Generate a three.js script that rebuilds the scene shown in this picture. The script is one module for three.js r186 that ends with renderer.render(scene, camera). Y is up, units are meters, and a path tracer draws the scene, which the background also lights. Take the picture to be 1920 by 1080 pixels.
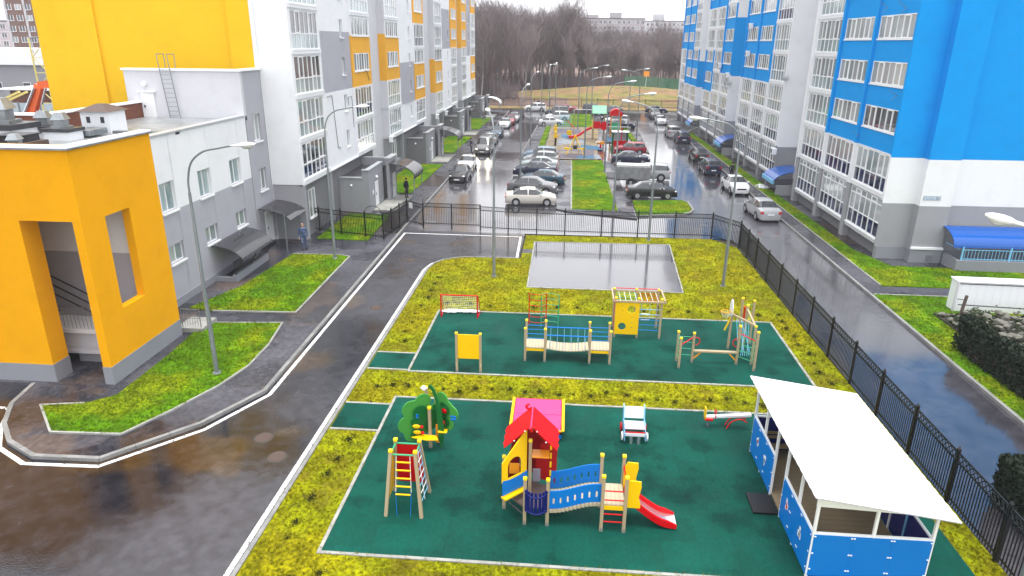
import * as THREE from 'three';
import { mergeGeometries, mergeVertices, toCreasedNormals } from 'three/addons/utils/BufferGeometryUtils.js';
import { RoundedBoxGeometry } from 'three/addons/geometries/RoundedBoxGeometry.js';
import { MarchingCubes } from 'three/addons/objects/MarchingCubes.js';

// ---------- camera, sky, light, exposure ----------
const scene = new THREE.Scene();
const camera = new THREE.PerspectiveCamera(45.59, 16 / 9, 0.3, 1500);
camera.position.set(0, 13.2, 0);
camera.rotation.order = 'YXZ';
camera.rotation.set(-0.34441, 0.07748, 0.00873);
const renderer = new THREE.WebGLRenderer({ antialias: true });
renderer.toneMapping = THREE.LinearToneMapping;
renderer.toneMappingExposure = 1.95;
renderer.shadowMap.enabled = true;
{ // overcast sky: a little brighter towards the zenith, faint soft cloud mottling
  const w = 128, h = 64, d = new Float32Array(w * h * 4);
  for (let j = 0; j < h; j++) for (let i = 0; i < w; i++) {
    const el = Math.sin((j + 0.5) / h * Math.PI - Math.PI / 2), up = Math.max(el, 0);
    const a = i / w * Math.PI * 2;
    const m = 1 + 0.035 * Math.sin(a * 3 + 6 * el) + 0.03 * Math.sin(a * 5 - 9 * el + 1.3);
    const L = (el < 0 ? 0.84 : 0.84 + 0.4 * up) * m, o = (j * w + i) * 4;
    d[o] = L * 0.985; d[o + 1] = L * 0.995; d[o + 2] = L * 1.035; d[o + 3] = 1;
  }
  const t = new THREE.DataTexture(d, w, h, THREE.RGBAFormat, THREE.FloatType);
  t.mapping = THREE.EquirectangularReflectionMapping; t.magFilter = THREE.LinearFilter; t.minFilter = THREE.LinearFilter; t.needsUpdate = true;
  scene.background = t; scene.environment = t;
}
const sun = new THREE.DirectionalLight(new THREE.Color(1, 0.97, 0.92), 1.5);
sun.position.set(8, 80, -36); sun.target.position.set(0, 0, -45);
sun.castShadow = true; sun.shadow.radius = 45; sun.shadow.mapSize.set(2048, 2048);
Object.assign(sun.shadow.camera, { left: -70, right: 70, top: 90, bottom: -90, near: 1, far: 260 });
scene.add(sun, sun.target);

// ---------- helpers ----------
const V = (x, y, z) => new THREE.Vector3(x, y, z);
function rng(s) { return () => { s = (s + 0x6d2b79f5) | 0; let t = Math.imul(s ^ (s >>> 15), 1 | s); t = (t + Math.imul(t ^ (t >>> 7), 61 | t)) ^ t; return ((t ^ (t >>> 14)) >>> 0) / 4294967296; }; }
const R = rng(7);
const clamp = (x, a = 0, b = 1) => Math.min(b, Math.max(a, x)), mix = (a, b, t) => a + (b - a) * t, sst = (a, b, x) => { const t = clamp((x - a) / (b - a)); return t * t * (3 - 2 * t); };
function lattice(n, seed) { const r = rng(seed), a = new Float32Array(n * n); for (let i = 0; i < n * n; i++) a[i] = r(); return a; }
// tileable fractal noise over a size x size grid, per cells across at the coarsest octave
function noise(size, per, oct, seed, gain = 0.5) {
  const out = new Float32Array(size * size); let amp = 1, tot = 0;
  for (let o = 0; o < oct; o++) {
    const n = Math.min(per << o, size), L = lattice(n, seed + o * 17), k = n / size;
    for (let y = 0; y < size; y++) {
      const fy = y * k, iy = Math.floor(fy), ty = fy - iy, sy = ty * ty * (3 - 2 * ty), r0 = (iy % n) * n, r1 = ((iy + 1) % n) * n;
      for (let x = 0; x < size; x++) {
        const fx = x * k, ix = Math.floor(fx), tx = fx - ix, sx = tx * tx * (3 - 2 * tx), x0 = ix % n, x1 = (ix + 1) % n;
        out[y * size + x] += amp * mix(mix(L[r0 + x0], L[r0 + x1], sx), mix(L[r1 + x0], L[r1 + x1], sx), sy);
      }
    }
    tot += amp; amp *= gain;
  }
  for (let i = 0; i < out.length; i++) out[i] /= tot;
  return out;
}
function tex(size, metres, fn, srgb = true) {
  const d = new Uint8Array(size * size * 4);
  for (let i = 0; i < size * size; i++) { const c = fn(i, i % size, (i / size) | 0); d[i * 4] = clamp(c[0], 0, 255); d[i * 4 + 1] = clamp(c[1], 0, 255); d[i * 4 + 2] = clamp(c[2], 0, 255); d[i * 4 + 3] = 255; }
  const t = new THREE.DataTexture(d, size, size); t.wrapS = t.wrapT = THREE.RepeatWrapping; t.magFilter = THREE.LinearFilter; t.minFilter = THREE.LinearMipmapLinearFilter; t.generateMipmaps = true;
  if (srgb) t.colorSpace = THREE.SRGBColorSpace;
  const m = Array.isArray(metres) ? metres : [metres, metres];
  t.repeat.set(1 / m[0], 1 / m[1]); t.needsUpdate = true; return t;
}
const lin = (r, g, b) => new THREE.Color().setRGB(r, g, b);
const std = (c, rough = 0.7, o = {}) => new THREE.MeshStandardMaterial({ color: Array.isArray(c) ? lin(...c) : c, roughness: rough, ...o });
const phy = (c, rough, o = {}) => new THREE.MeshPhysicalMaterial({ color: Array.isArray(c) ? lin(...c) : c, roughness: rough, ...o });

// geometry: everything non-indexed with position, normal, uv (uv in metres)
function plain(g) { if (g.index) g = g.toNonIndexed(); for (const k of Object.keys(g.attributes)) if (!['position', 'normal', 'uv'].includes(k)) g.deleteAttribute(k); if (!g.attributes.normal) g.computeVertexNormals(); if (!g.attributes.uv) boxUV(g); g.morphAttributes = {}; g.clearGroups(); return g; }
function boxUV(g) {
  const p = g.attributes.position, n = g.attributes.normal, u = new Float32Array(p.count * 2);
  for (let i = 0; i < p.count; i++) { const ax = Math.abs(n.getX(i)), ay = Math.abs(n.getY(i)), az = Math.abs(n.getZ(i)); if (ay >= ax && ay >= az) { u[2 * i] = p.getX(i); u[2 * i + 1] = -p.getZ(i); } else if (ax >= az) { u[2 * i] = p.getZ(i); u[2 * i + 1] = p.getY(i); } else { u[2 * i] = p.getX(i); u[2 * i + 1] = p.getY(i); } }
  g.setAttribute('uv', new THREE.BufferAttribute(u, 2)); return g;
}
function bx(x0, x1, y0, y1, z0, z1) { const g = new THREE.BoxGeometry(Math.abs(x1 - x0), Math.abs(y1 - y0), Math.abs(z1 - z0)); g.translate((x0 + x1) / 2, (y0 + y1) / 2, (z0 + z1) / 2); return boxUV(plain(g)); }
function rbx(x0, x1, y0, y1, z0, z1, r = 0.02, s = 2) { const g = new RoundedBoxGeometry(Math.abs(x1 - x0), Math.abs(y1 - y0), Math.abs(z1 - z0), s, r); g.translate((x0 + x1) / 2, (y0 + y1) / 2, (z0 + z1) / 2); return boxUV(plain(g)); }
function tube(a, b, r0, r1 = r0, n = 8, caps = true) {
  const A = Array.isArray(a) ? V(...a) : a, B = Array.isArray(b) ? V(...b) : b, d = B.clone().sub(A), L = d.length();
  const g = new THREE.CylinderGeometry(r1, r0, L, n, 1, !caps); g.translate(0, L / 2, 0);
  g.applyQuaternion(new THREE.Quaternion().setFromUnitVectors(V(0, 1, 0), d.normalize())); g.translate(A.x, A.y, A.z); return plain(g);
}
// a square bar from a to b
function bar(a, b, w, h = w) { const A = V(...a), B = V(...b), d = B.clone().sub(A), L = d.length(); const g = new THREE.BoxGeometry(w, h, L); const m = new THREE.Matrix4().lookAt(A, B, Math.abs(d.y) > 0.95 * L ? V(0, 0, 1) : V(0, 1, 0)); g.applyMatrix4(m); g.translate((A.x + B.x) / 2, (A.y + B.y) / 2, (A.z + B.z) / 2); return boxUV(plain(g)); }
function pipe(pts, r, n = 8, seg = 24, closed = false) { const c = new THREE.CatmullRomCurve3(pts.map((p) => V(...p)), closed, 'catmullrom', 0.5); return plain(new THREE.TubeGeometry(c, seg, r, n, closed)); }
const shp = (pts, holes = []) => { const s = new THREE.Shape(pts.map((p) => new THREE.Vector2(p[0], p[1]))); for (const h of holes) s.holes.push(new THREE.Path(h.map((p) => new THREE.Vector2(p[0], p[1])))); return s; };
function ext(shape, depth, bev = 0, curve = 8) { const g = new THREE.ExtrudeGeometry(shape, { depth: depth - 2 * bev, bevelEnabled: bev > 0, bevelSize: bev, bevelOffset: -bev, bevelThickness: bev, bevelSegments: 2, curveSegments: curve, steps: 1 }); g.translate(0, 0, bev); return boxUV(plain(g)); }
// slab on the ground: polygon [[x,z]...] from y0 up to y1
function slab(poly, y0, y1, holes = []) { const g = new THREE.ExtrudeGeometry(shp(poly.map(([x, z]) => [x, -z]), holes.map((h) => h.map(([x, z]) => [x, -z]))), { depth: y1 - y0, bevelEnabled: false }); g.rotateX(-Math.PI / 2); g.translate(0, y0, 0); return boxUV(plain(g)); }
function sheet(poly, y, holes = []) { const g = new THREE.ShapeGeometry(shp(poly.map(([x, z]) => [x, -z]), holes.map((h) => h.map(([x, z]) => [x, -z])))); g.rotateX(-Math.PI / 2); g.translate(0, y, 0); return boxUV(plain(g)); }
const rect = (x0, x1, z0, z1) => [[x0, z0], [x1, z0], [x1, z1], [x0, z1]];
// strip along a polyline [[x,z]...], offset off to the left of travel, width w
function offsetLine(pts, d) { return pts.map((p, i) => { const a = pts[Math.max(0, i - 1)], b = pts[Math.min(pts.length - 1, i + 1)]; const e1 = i > 0 ? [p[0] - a[0], p[1] - a[1]] : [b[0] - p[0], b[1] - p[1]], e2 = i < pts.length - 1 ? [b[0] - p[0], b[1] - p[1]] : e1; const n = ([x, z]) => { const l = Math.hypot(x, z); return [-z / l, x / l]; }; const n1 = n(e1), n2 = n(e2); let mx = n1[0] + n2[0], mz = n1[1] + n2[1]; const k = 2 / (mx * mx + mz * mz); return [p[0] + mx * k * d, p[1] + mz * k * d]; }); }
function strip(pts, d0, d1) { return [...offsetLine(pts, d0), ...offsetLine(pts, d1).reverse()]; }
const mv = (g, x, y, z, ry = 0) => { if (ry) g.rotateY(ry); g.translate(x, y, z); return g; };
const used = new Map();
function numbered(n) { const k = used.get(n) || 0; used.set(n, k + 1); return k ? n + '_' + String(k).padStart(3, '0') : n; }
function obj(name, geos, mat, parent = scene) {
  const g = Array.isArray(geos) ? (geos.length === 1 ? geos[0] : mergeGeometries(geos)) : geos;
  const m = new THREE.Mesh(g, mat); m.name = parent === scene ? numbered(name) : name; m.castShadow = m.receiveShadow = true; parent.add(m); return m;
}
function tag(o, label, category, group, kind) { o.userData.label = label; if (category) o.userData.category = category; if (group) o.userData.group = group; if (kind) o.userData.kind = kind; return o; }
function thing(name, label, category, pos = [0, 0, 0], turn = 0, group) { const o = new THREE.Group(); o.name = numbered(name); o.position.set(...pos); o.rotation.y = turn; scene.add(o); return tag(o, label, category, group); }
function struct(name, geos, mat, label) { const m = obj(name, geos, mat); m.userData.kind = 'structure'; if (label) m.userData.label = label; return m; }
function inPoly(x, z, poly) { let c = false; for (let i = 0, j = poly.length - 1; i < poly.length; j = i++) { const [a, b] = poly[i], [e, f] = poly[j]; if ((b > z) !== (f > z) && x < (e - a) * (z - b) / (f - b) + a) c = !c; } return c; }

// ---------- materials ----------
const N = { a: noise(512, 4, 6, 11), b: noise(512, 8, 5, 23), c: noise(512, 32, 4, 31), f: noise(512, 128, 2, 41), s: noise(512, 3, 4, 53) };
const grey = (k, amt, base = 255) => (i) => { const v = base - amt * (1 - k(i)); return [v, v, v]; };
const T = {};
T.plaster = tex(512, 6, (i, x, y) => { const st = N.a[i] * 0.55 + N.c[(i * 1) % N.c.length] * 0.25 + N.f[i] * 0.2; const run = N.b[(y * 512 + ((x * 1) % 512)) % N.b.length]; const v = 255 - 16 * (1 - st) - 5 * (run > 0.55 ? (run - 0.55) * 4 : 0); return [v, v, v - 1]; });
T.plasterBump = tex(512, 1.6, (i) => { const v = 255 * (0.5 * N.f[i] + 0.5 * N.c[i]); return [v, v, v]; }, false);
T.concrete = tex(512, 3, (i) => { const v = 255 - 70 * (1 - N.b[i]) - 40 * (1 - N.f[i]) * 0.8; return [v, v, v - 2]; });
T.rubber = tex(512, 8, (i, x, y) => { const px = (x / 64) | 0, py = (y / 64) | 0; const tile = ((px * 73 + py * 151 + ((px * py) % 7) * 31) % 17) / 17; const seam = (x % 64 < 1 || y % 64 < 1) ? 16 : 0; const v = 250 - 20 * tile - 34 * (1 - N.f[i]) - 80 * (1 - N.a[i]) - 26 * sst(0.55, 0.7, N.b[i]) - seam; return [v, v, v]; });
T.rubberRough = tex(512, 8, (i) => { const v = 150 + 105 * N.b[i]; return [v, v, v]; }, false);
T.chip = tex(512, 2.5, (i) => { const w = sst(0.6, 0.66, N.c[i] * 0.6 + N.f[i] * 0.4), v = 250 - 30 * (1 - N.b[i]) - 140 * w; return [v, v, v]; });
T.grain = tex(512, [1.2, 0.3], (i, x, y) => { const v = 255 - 60 * (1 - N.b[(((y * 8) % 512) * 512 + ((x / 3) | 0)) % N.b.length]) - 25 * (1 - N.f[i]); return [v, v * 0.985, v * 0.95]; });
T.brick = tex(512, 2, (i) => { const v = 235 - 60 * (1 - N.c[i]) - 40 * (1 - N.f[i]); return [v, v * 0.97, v * 0.95]; });
const plast = (c, rough = 0.92) => phy(c, rough, { specularIntensity: 0.3, map: T.plaster, bumpMap: T.plasterBump, bumpScale: 0.004 });
const M = {
  white: plast([0.82, 0.83, 0.86]), lilac: plast([0.42, 0.42, 0.47]), pale: plast([0.62, 0.62, 0.66]), grey: plast([0.2, 0.2, 0.215]), midgrey: plast([0.33, 0.335, 0.36]),
  yellow: plast([0.86, 0.52, 0.02]), yellowNear: plast([0.86, 0.39, 0.0]), orange: plast([0.83, 0.42, 0.05]), blue: plast([0.005, 0.31, 0.79]), plinth: plast([0.27, 0.28, 0.31]),
  frame: phy([0.82, 0.83, 0.84], 0.35), sill: std([0.8, 0.81, 0.82], 0.45), metalcap: std([0.62, 0.64, 0.67], 0.35, { metalness: 0.6 }), galv: std([0.5, 0.54, 0.58], 0.42, { metalness: 0.75, map: T.concrete }),
  pole: std([0.42, 0.47, 0.5], 0.45, { metalness: 0.5, map: T.concrete }), lampwhite: phy([0.84, 0.85, 0.86], 0.35), lampglass: phy([0.5, 0.52, 0.5], 0.15, { clearcoat: 1 }),
  black: std([0.008, 0.008, 0.009], 0.45, { metalness: 0.2 }), darkmetal: std([0.05, 0.05, 0.055], 0.45, { metalness: 0.4 }), greymetal: std([0.25, 0.26, 0.28], 0.45, { metalness: 0.4 }),
  kerb: std([0.34, 0.34, 0.34], 0.75, { map: T.concrete }), edging: std([0.5, 0.5, 0.47], 0.8, { map: T.concrete }), line: std([0.82, 0.82, 0.81], 0.55, { map: T.chip }),
  rubber: phy([0.0, 0.118, 0.083], 0.95, { specularIntensity: 0.25, map: T.rubber, roughnessMap: T.rubberRough }), timber: std([0.58, 0.47, 0.31], 0.6, { map: T.grain }), cap: phy([0.9, 0.66, 0.0], 0.35),
  pyel: phy([0.86, 0.53, 0.0], 0.42, { specularIntensity: 0.5 }), pred: phy([0.6, 0.0, 0.004], 0.42, { specularIntensity: 0.5 }), pbrick: phy([0.33, 0.004, 0.006], 0.5, { specularIntensity: 0.5 }), pblue: phy([0.0, 0.165, 0.56], 0.42, { specularIntensity: 0.5 }), pnavy: phy([0.003, 0.01, 0.13], 0.45, { specularIntensity: 0.5 }), pgreen: phy([0.005, 0.13, 0.025], 0.45, { specularIntensity: 0.5 }), plime: phy([0.06, 0.3, 0.05], 0.45, { specularIntensity: 0.5 }), ppink: phy([0.78, 0.03, 0.17], 0.5), porange: phy([0.8, 0.3, 0.01], 0.4), pwhite: phy([0.8, 0.82, 0.84], 0.4), psky: phy([0.2, 0.5, 0.75], 0.4),
  rgreen: phy([0.03, 0.36, 0.16], 0.35), steel: phy([0.7, 0.71, 0.73], 0.22, { metalness: 0.85 }), rope: std([0.3, 0.4, 0.6], 0.8), deck: std([0.66, 0.58, 0.43], 0.6, { map: T.grain }), floor: std([0.4, 0.31, 0.2], 0.65, { map: T.grain }),
  roofwhite: phy([0.84, 0.85, 0.87], 0.4), brick: std([0.33, 0.12, 0.07], 0.85, { map: T.brick }), brown: std([0.1, 0.07, 0.06], 0.7), bitumen: std([0.07, 0.07, 0.08], 0.35, { map: T.concrete }),
  smoke: phy([0.08, 0.08, 0.09], 0.12, { transmission: 0.55, thickness: 0, side: THREE.DoubleSide }), bluepoly: phy([0.01, 0.12, 0.5], 0.2, { transmission: 0.3, thickness: 0, side: THREE.DoubleSide }),
  earth: std([0.05, 0.042, 0.032], 0.9, { map: T.concrete }), bark: std([0.3, 0.25, 0.25], 0.95, { map: T.concrete }), bark2: std([0.42, 0.35, 0.36], 0.95, { map: T.concrete }), bark3: std([0.55, 0.52, 0.51], 0.9, { map: T.concrete }),
  rubberTyre: std([0.012, 0.012, 0.013], 0.8), rim: std([0.45, 0.46, 0.48], 0.35, { metalness: 0.7 }), carglass: phy([0.02, 0.025, 0.03], 0.05, { clearcoat: 1, clearcoatRoughness: 0.02 }), head: phy([0.75, 0.77, 0.8], 0.1, { clearcoat: 1 }), tail: phy([0.5, 0.005, 0.01], 0.2, { clearcoat: 1 }), plate: std([0.8, 0.8, 0.8], 0.5), trim: std([0.015, 0.015, 0.016], 0.6),
  puddledirt: std([0.1, 0.085, 0.07], 0.7), tarp: std([0.33, 0.34, 0.35], 0.65, { map: T.concrete }), hedge: std([0.006, 0.016, 0.005], 0.9, { side: THREE.DoubleSide }),
};
// window pane tints: net curtains, blinds and dark rooms behind the glass
const paneTone = [[0.25, 0.275, 0.285], [0.31, 0.335, 0.345], [0.19, 0.21, 0.225], [0.37, 0.4, 0.405], [0.23, 0.28, 0.285]].map((c) => phy(c, 0.1, { clearcoat: 1, clearcoatRoughness: 0.03 }));
const paneTeal = [[0.27, 0.36, 0.37], [0.34, 0.43, 0.44], [0.22, 0.3, 0.31]].map((c) => phy(c, 0.12, { clearcoat: 1, clearcoatRoughness: 0.03 }));
const paneNavy = [[0.008, 0.016, 0.08], [0.006, 0.01, 0.045], [0.014, 0.03, 0.1]].map((c) => phy(c, 0.06, { clearcoat: 1, clearcoatRoughness: 0.02 }));
const paneDark = [[0.03, 0.035, 0.04], [0.06, 0.07, 0.08]].map((c) => phy(c, 0.06, { clearcoat: 1, clearcoatRoughness: 0.02 }));
// ---------- ground textures ----------
{
  const S = 1024, big = noise(S, 5, 6, 71), fine = noise(S, 128, 3, 72), pud = noise(S, 7, 5, 73, 0.45), rust = noise(S, 9, 5, 74), str = noise(S, 16, 4, 75);
  const wet = (i) => sst(0.38, 0.66, pud[i]);
  T.road = tex(S, 34, (i, x, y) => { const w = wet(i), v = 74 - 26 * w + 34 * (fine[i] - 0.5) + 46 * (big[i] - 0.5), r = sst(0.56, 0.7, rust[i]) * 34, sp = fine[(i * 7) % (S * S)] > 0.86 ? 12 : 0; return [v + r * 0.9 + sp, v + r * 0.42 + sp, v + 5 - r * 0.2 + sp]; });
  T.roadRough = tex(S, 34, (i) => { const w = wet(i), v = 255 * clamp(0.4 - 0.28 * w + 0.14 * (fine[i] - 0.5) + 0.2 * (str[i] - 0.5), 0.05, 0.9); return [v, v, v]; }, false);
  const wet2 = (i) => sst(0.36, 0.62, pud[i] * 0.7 + big[i] * 0.3);
  T.lot = tex(S, 46, (i) => { const w = wet2(i), v = 80 - 22 * w + 24 * (fine[i] - 0.5) + 40 * (big[i] - 0.5); return [v + 1, v, v + 6]; });
  T.lotRough = tex(S, 46, (i) => { const w = wet2(i), v = 255 * clamp(0.34 - 0.27 * w + 0.1 * (fine[i] - 0.5) + 0.16 * (str[i] - 0.5), 0.03, 0.9); return [v, v, v]; }, false);
  T.grit = tex(S, 5, (i) => { const v = 255 * clamp(fine[i]); return [v, v, v]; }, false);
  T.walk = tex(S, 17, (i) => { const v = 78 + 44 * (fine[i] - 0.5) + 50 * (big[i] - 0.5) - 20 * sst(0.5, 0.65, pud[i]), r = sst(0.58, 0.72, rust[i]) * 24; return [v + r, v + r * 0.5, v + 6]; });
  T.walkRough = tex(S, 17, (i) => { const v = 255 * clamp(0.6 - 0.42 * sst(0.45, 0.62, pud[i]) + 0.2 * (str[i] - 0.5), 0.08, 0.95); return [v, v, v]; }, false);
  T.grass = tex(S, 9, (i) => { const p = big[i], f = fine[i], s = str[i]; const y = sst(0.3, 0.7, p); let r = mix(128, 138, y), g = mix(134, 132, y), b = mix(6, 6, y); const k = 0.58 + 0.62 * f + 0.5 * (s - 0.5); const bare = sst(0.64, 0.74, rust[i]) * 0.4; return [mix(r * k, 92, bare), mix(g * k, 78, bare), mix(b * k, 30, bare)]; });
  T.grassG = tex(S, 9, (i) => { const p = big[i], f = fine[i], s = str[i]; const y = sst(0.42, 0.7, p); let r = mix(78, 116, y), g = mix(118, 132, y), b = mix(6, 6, y); const k = 0.58 + 0.6 * f + 0.55 * (s - 0.5); return [r * k, g * k, b * k]; });
  T.litter = tex(S, 30, (i) => { const k = 0.6 + 0.5 * fine[i] + 0.6 * (big[i] - 0.5); return [128 * k, 104 * k, 94 * k]; });
  T.meadow = tex(S, 24, (i) => { const y = sst(0.4, 0.6, big[i]), k = 0.6 + 0.5 * fine[i] + 0.4 * (str[i] - 0.5); return [mix(132, 150, y) * k, mix(126, 118, y) * k, mix(58, 80, y) * k]; });
}
M.road = std([0.56, 0.56, 0.6], 1, { map: T.road, roughnessMap: T.roadRough, bumpMap: T.grit, bumpScale: 0.0015 });
M.lot = phy(0xffffff, 1, { map: T.lot, roughnessMap: T.lotRough, bumpMap: T.grit, bumpScale: 0.0006, clearcoat: 0.85, clearcoatRoughness: 0.11 });
M.walk = std([0.72, 0.72, 0.76], 1, { map: T.walk, roughnessMap: T.walkRough, bumpMap: T.grit, bumpScale: 0.002 });
M.grass = phy(0xffffff, 0.95, { specularIntensity: 0.2, map: T.grass, bumpMap: T.grit, bumpScale: 0.02 });
M.grassG = phy(0xffffff, 0.95, { specularIntensity: 0.2, map: T.grassG, bumpMap: T.grit, bumpScale: 0.02 });
M.litter = std(0xffffff, 0.97, { map: T.litter }); M.meadow = std(0xffffff, 0.97, { map: T.meadow });

// ---------- ground, roads, pavements, lawns ----------
struct('ground', sheet(rect(-700, 700, 60, -900), -0.06), M.earth, 'dark damp earth under and around the yard');
const kerbL = [[-21.1, -23.1], [-20.75, -21.5], [-19.9, -20.1], [-18.85, -19.05], [-17.4, -18.3], [-15.1, -18.35], [-12.9, -20.8], [-11.65, -23.4], [-11.75, -33.6], [-11.95, -48.4]];
const curve = [[-8.33, -3], [-8.33, -39.4], [-8.12, -40.6], [-7.65, -41.4], [-6.9, -41.9], [-6.2, -42.1], [-2.85, -42.2]];
struct('road', sheet([[-60, -3], ...curve, [-2.85, -48.5], [-11.95, -48.5], ...kerbL.slice().reverse(), [-60, -23.1]], 0), M.road, 'wet grey access road beside the yellow block');
struct('parking_lot', sheet(rect(-11.95, 17.15, -48.5, -144), 0.002), M.lot, 'wet asphalt car park between the two apartment buildings');
struct('road', sheet(rect(12.05, 17.15, 2, -48.5), 0.0), M.lot, 'wet road between the black fence and the right hand kerb');
struct('road', sheet([[-60, -144], [60, -144], [60, -148.5], [-60, -148.5]], 0.002), M.lot, 'cross road at the far end of the car park');
struct('pavement', slab([...kerbL, [-11.95, -143.9], [-45, -143.9], [-45, -23.1]], -0.05, 0.1), M.walk, 'dark asphalt footpath in front of the left hand buildings');
struct('pavement', slab([[17.3, -37.6], [17.3, -143.9], [45, -143.9], [45, -37.6]], -0.05, 0.1), M.walk, 'dark asphalt footpath along the blue building');
struct('verge', slab(rect(-80, 80, -148.5, -153.5), -0.05, 0.08), M.meadow, 'pale grass verge before the far fence');
const grassPolys = [];
function lawn(poly, y, mat, label, edge = true, dens = 1) {
  struct('lawn', slab(poly, -0.04, y), mat, label); grassPolys.push([poly, y, mat, dens]);
}
const mainLawn = [[-8.2, -3], [-8.2, -39.4], [-8.0, -40.7], [-7.5, -41.5], [-6.8, -42.0], [-6.1, -42.22], [-2.72, -42.3], [-2.72, -47.9], [10.5, -48.25], [11.85, -46.2], [12.02, -3]].map(([x, z]) => [x, z]);
lawn(mainLawn, 0.07, M.grass, 'yellow green lawn round the two green play surfaces', true, 1);
const lawnA = [[-19.5, -21.4], [-17.95, -21.7], [-17.15, -22.4], [-17.15, -26], [-17.4, -29.75], [-13.63, -30.1], [-13.25, -27.6], [-13.2, -25.4], [-13.6, -23.5], [-14.35, -21.6], [-15.25, -19.75], [-17.8, -19.65]];
const lawnB = [[-19.2, -31.6], [-17.8, -31.3], [-13.5, -31.5], [-13.7, -41.2], [-14.4, -41.5], [-17.5, -41.4], [-18.0, -35.2]];
lawn(lawnA, 0.15, M.grassG, 'bright green lawn in front of the yellow stair tower', true, 1);
lawn(lawnB, 0.15, M.grassG, 'green lawn beside the annex canopies', true, 1);
lawn([[-17.3, -45.2], [-13.6, -45.1], [-13.9, -52.6], [-17.3, -52.6]], 0.15, M.grassG, 'small lawn behind the corner of the black fence', true, 1);
const entZ = [-53.2, -77.4, -102.0, -127.5];
lawn([[-17.5, -61], [-14.1, -61], [-13.9, -76.8], [-17.5, -76.8]], 0.15, M.grassG, 'green lawn between the first and second entrance porch', true, 0.6);
lawn([[-17.5, -85.5], [-14.1, -85.5], [-13.9, -101.3], [-17.5, -101.3]], 0.15, M.grassG, 'green lawn between the second and third entrance porch', true, 0.4);
lawn([[-17.5, -110], [-14.1, -110], [-13.9, -126.8], [-17.5, -126.8]], 0.15, M.grassG, 'green lawn between the third and fourth entrance porch', true, 0.2);
lawn([[18.4, -38.9], [18.45, -64], [19.55, -64], [19.6, -46.5], [20.6, -42.9], [34, -42.3], [34, -38.9]], 0.15, M.grassG, 'narrow grass strip round the corner of the blue building', true, 1);
lawn([[18.45, -64], [18.45, -112], [19.4, -112], [19.55, -64]], 0.15, M.grassG, 'long grass strip along the foot of the blue building', true, 0.5);
lawn([[17.3, 2], [17.3, -37.4], [34, -37.4], [34, 2]], 0.12, M.grassG, 'green lawn beyond the right hand kerb', true, 1);
lawn([[0.6, -56.4], [0.68, -82], [4.2, -82.2], [4.25, -66], [4.4, -56.3]], 0.12, M.grassG, 'lawn strip in the middle of the car park', true, 0.8);
lawn([[5.95, -60.3], [10.3, -61], [10.65, -60.2], [10.6, -57.5], [10.2, -56.3], [9.5, -55.7], [5.85, -54.7]], 0.12, M.grassG, 'small rounded lawn island in front of a parked black saloon', true, 0.8);
lawn([[-3.9, -86], [-3.1, -86], [-2.8, -116], [-3.6, -116]], 0.14, M.grassG, 'thin grass strip left of the far playground', true, 0.4);
lawn([[-2, -116.5], [4.5, -116.5], [4.5, -138], [0.5, -138]], 0.13, M.grassG, 'lawn behind the far playground', true, 0.3);
lawn([[9.2, -96], [9.9, -96], [9.7, -118], [8.9, -118]], 0.14, M.grassG, 'thin grass strip right of the far playground', true, 0.3);
// footpaths inside the car park
struct('footpath', slab([[-0.85, -56.6], [-0.8, -82], [0.55, -82], [0.5, -56.4], [4.5, -56.1], [5.75, -54.2], [5.75, -53.7], [0.2, -55.6]], -0.04, 0.09), M.walk, 'footpath beside the middle lawn strip');
struct('footpath', slab([[4.5, -56.4], [4.35, -66], [4.3, -82], [5.4, -82], [5.5, -62], [5.8, -60.3], [5.7, -54.4]], -0.04, 0.09), M.walk, 'dark footpath right of the middle lawn strip');
struct('footpath', slab([[-5.6, -83.2], [-0.9, -82.2], [-3.0, -86], [-3.9, -86], [-3.6, -117], [-5.0, -117.5]], -0.04, 0.1), M.walk, 'footpath left of the far playground');
struct('footpath', slab([[9.2, -92], [10.3, -89.2], [11.4, -117], [9.75, -118], [9.95, -96]], -0.04, 0.1), M.walk, 'footpath right of the far playground');
// kerbs: separate stones along the near kerb, long runs further off
function kerbRun(label, pts, w, y, stone, mat = M.kerb) {
  const g = new THREE.Group(); g.name = numbered('kerb'); g.userData.kind = 'structure'; g.userData.label = label; scene.add(g);
  const a = offsetLine(pts, -w / 2), b = offsetLine(pts, w / 2);
  const r = rng(pts.length * 31 + stone * 7);
  for (let i = 0; i + 1 < pts.length; i++) {
    const L = Math.hypot(pts[i + 1][0] - pts[i][0], pts[i + 1][1] - pts[i][1]), n = Math.max(1, Math.round(L / stone));
    for (let k = 0; k < n; k++) {
      const j = 0.006 / L, t0 = k / n + j, t1 = (k + 1) / n - j, P = (q, t) => [mix(q[i][0], q[i + 1][0], t), mix(q[i][1], q[i + 1][1], t)];
      obj('kerb_stone', slab([P(a, t0), P(a, t1), P(b, t1), P(b, t0)], -0.04, y + (r() - 0.5) * 0.008), mat, g);
    }
  }
}
kerbRun('grey kerb stones curving round the left footpath', kerbL, 0.16, 0.125, 1.0);
kerbRun('grey kerb stones on the lawn side of the access road', [[-8.27, -10], ...curve.slice(1).map(([x, z]) => [x + 0.05, z - 0.04])], 0.13, 0.1, 1.0);
kerbRun('kerb stones along the right hand road', [[17.22, -12], [17.22, -60]], 0.15, 0.13, 1.0);
kerbRun('far kerb stones along the right hand road', [[17.22, -60], [17.22, -143]], 0.15, 0.13, 4);
kerbRun('kerb at the foot of the left footpath along the car park', [[-11.95, -48.5], [-11.95, -143]], 0.15, 0.13, 4);
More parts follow.
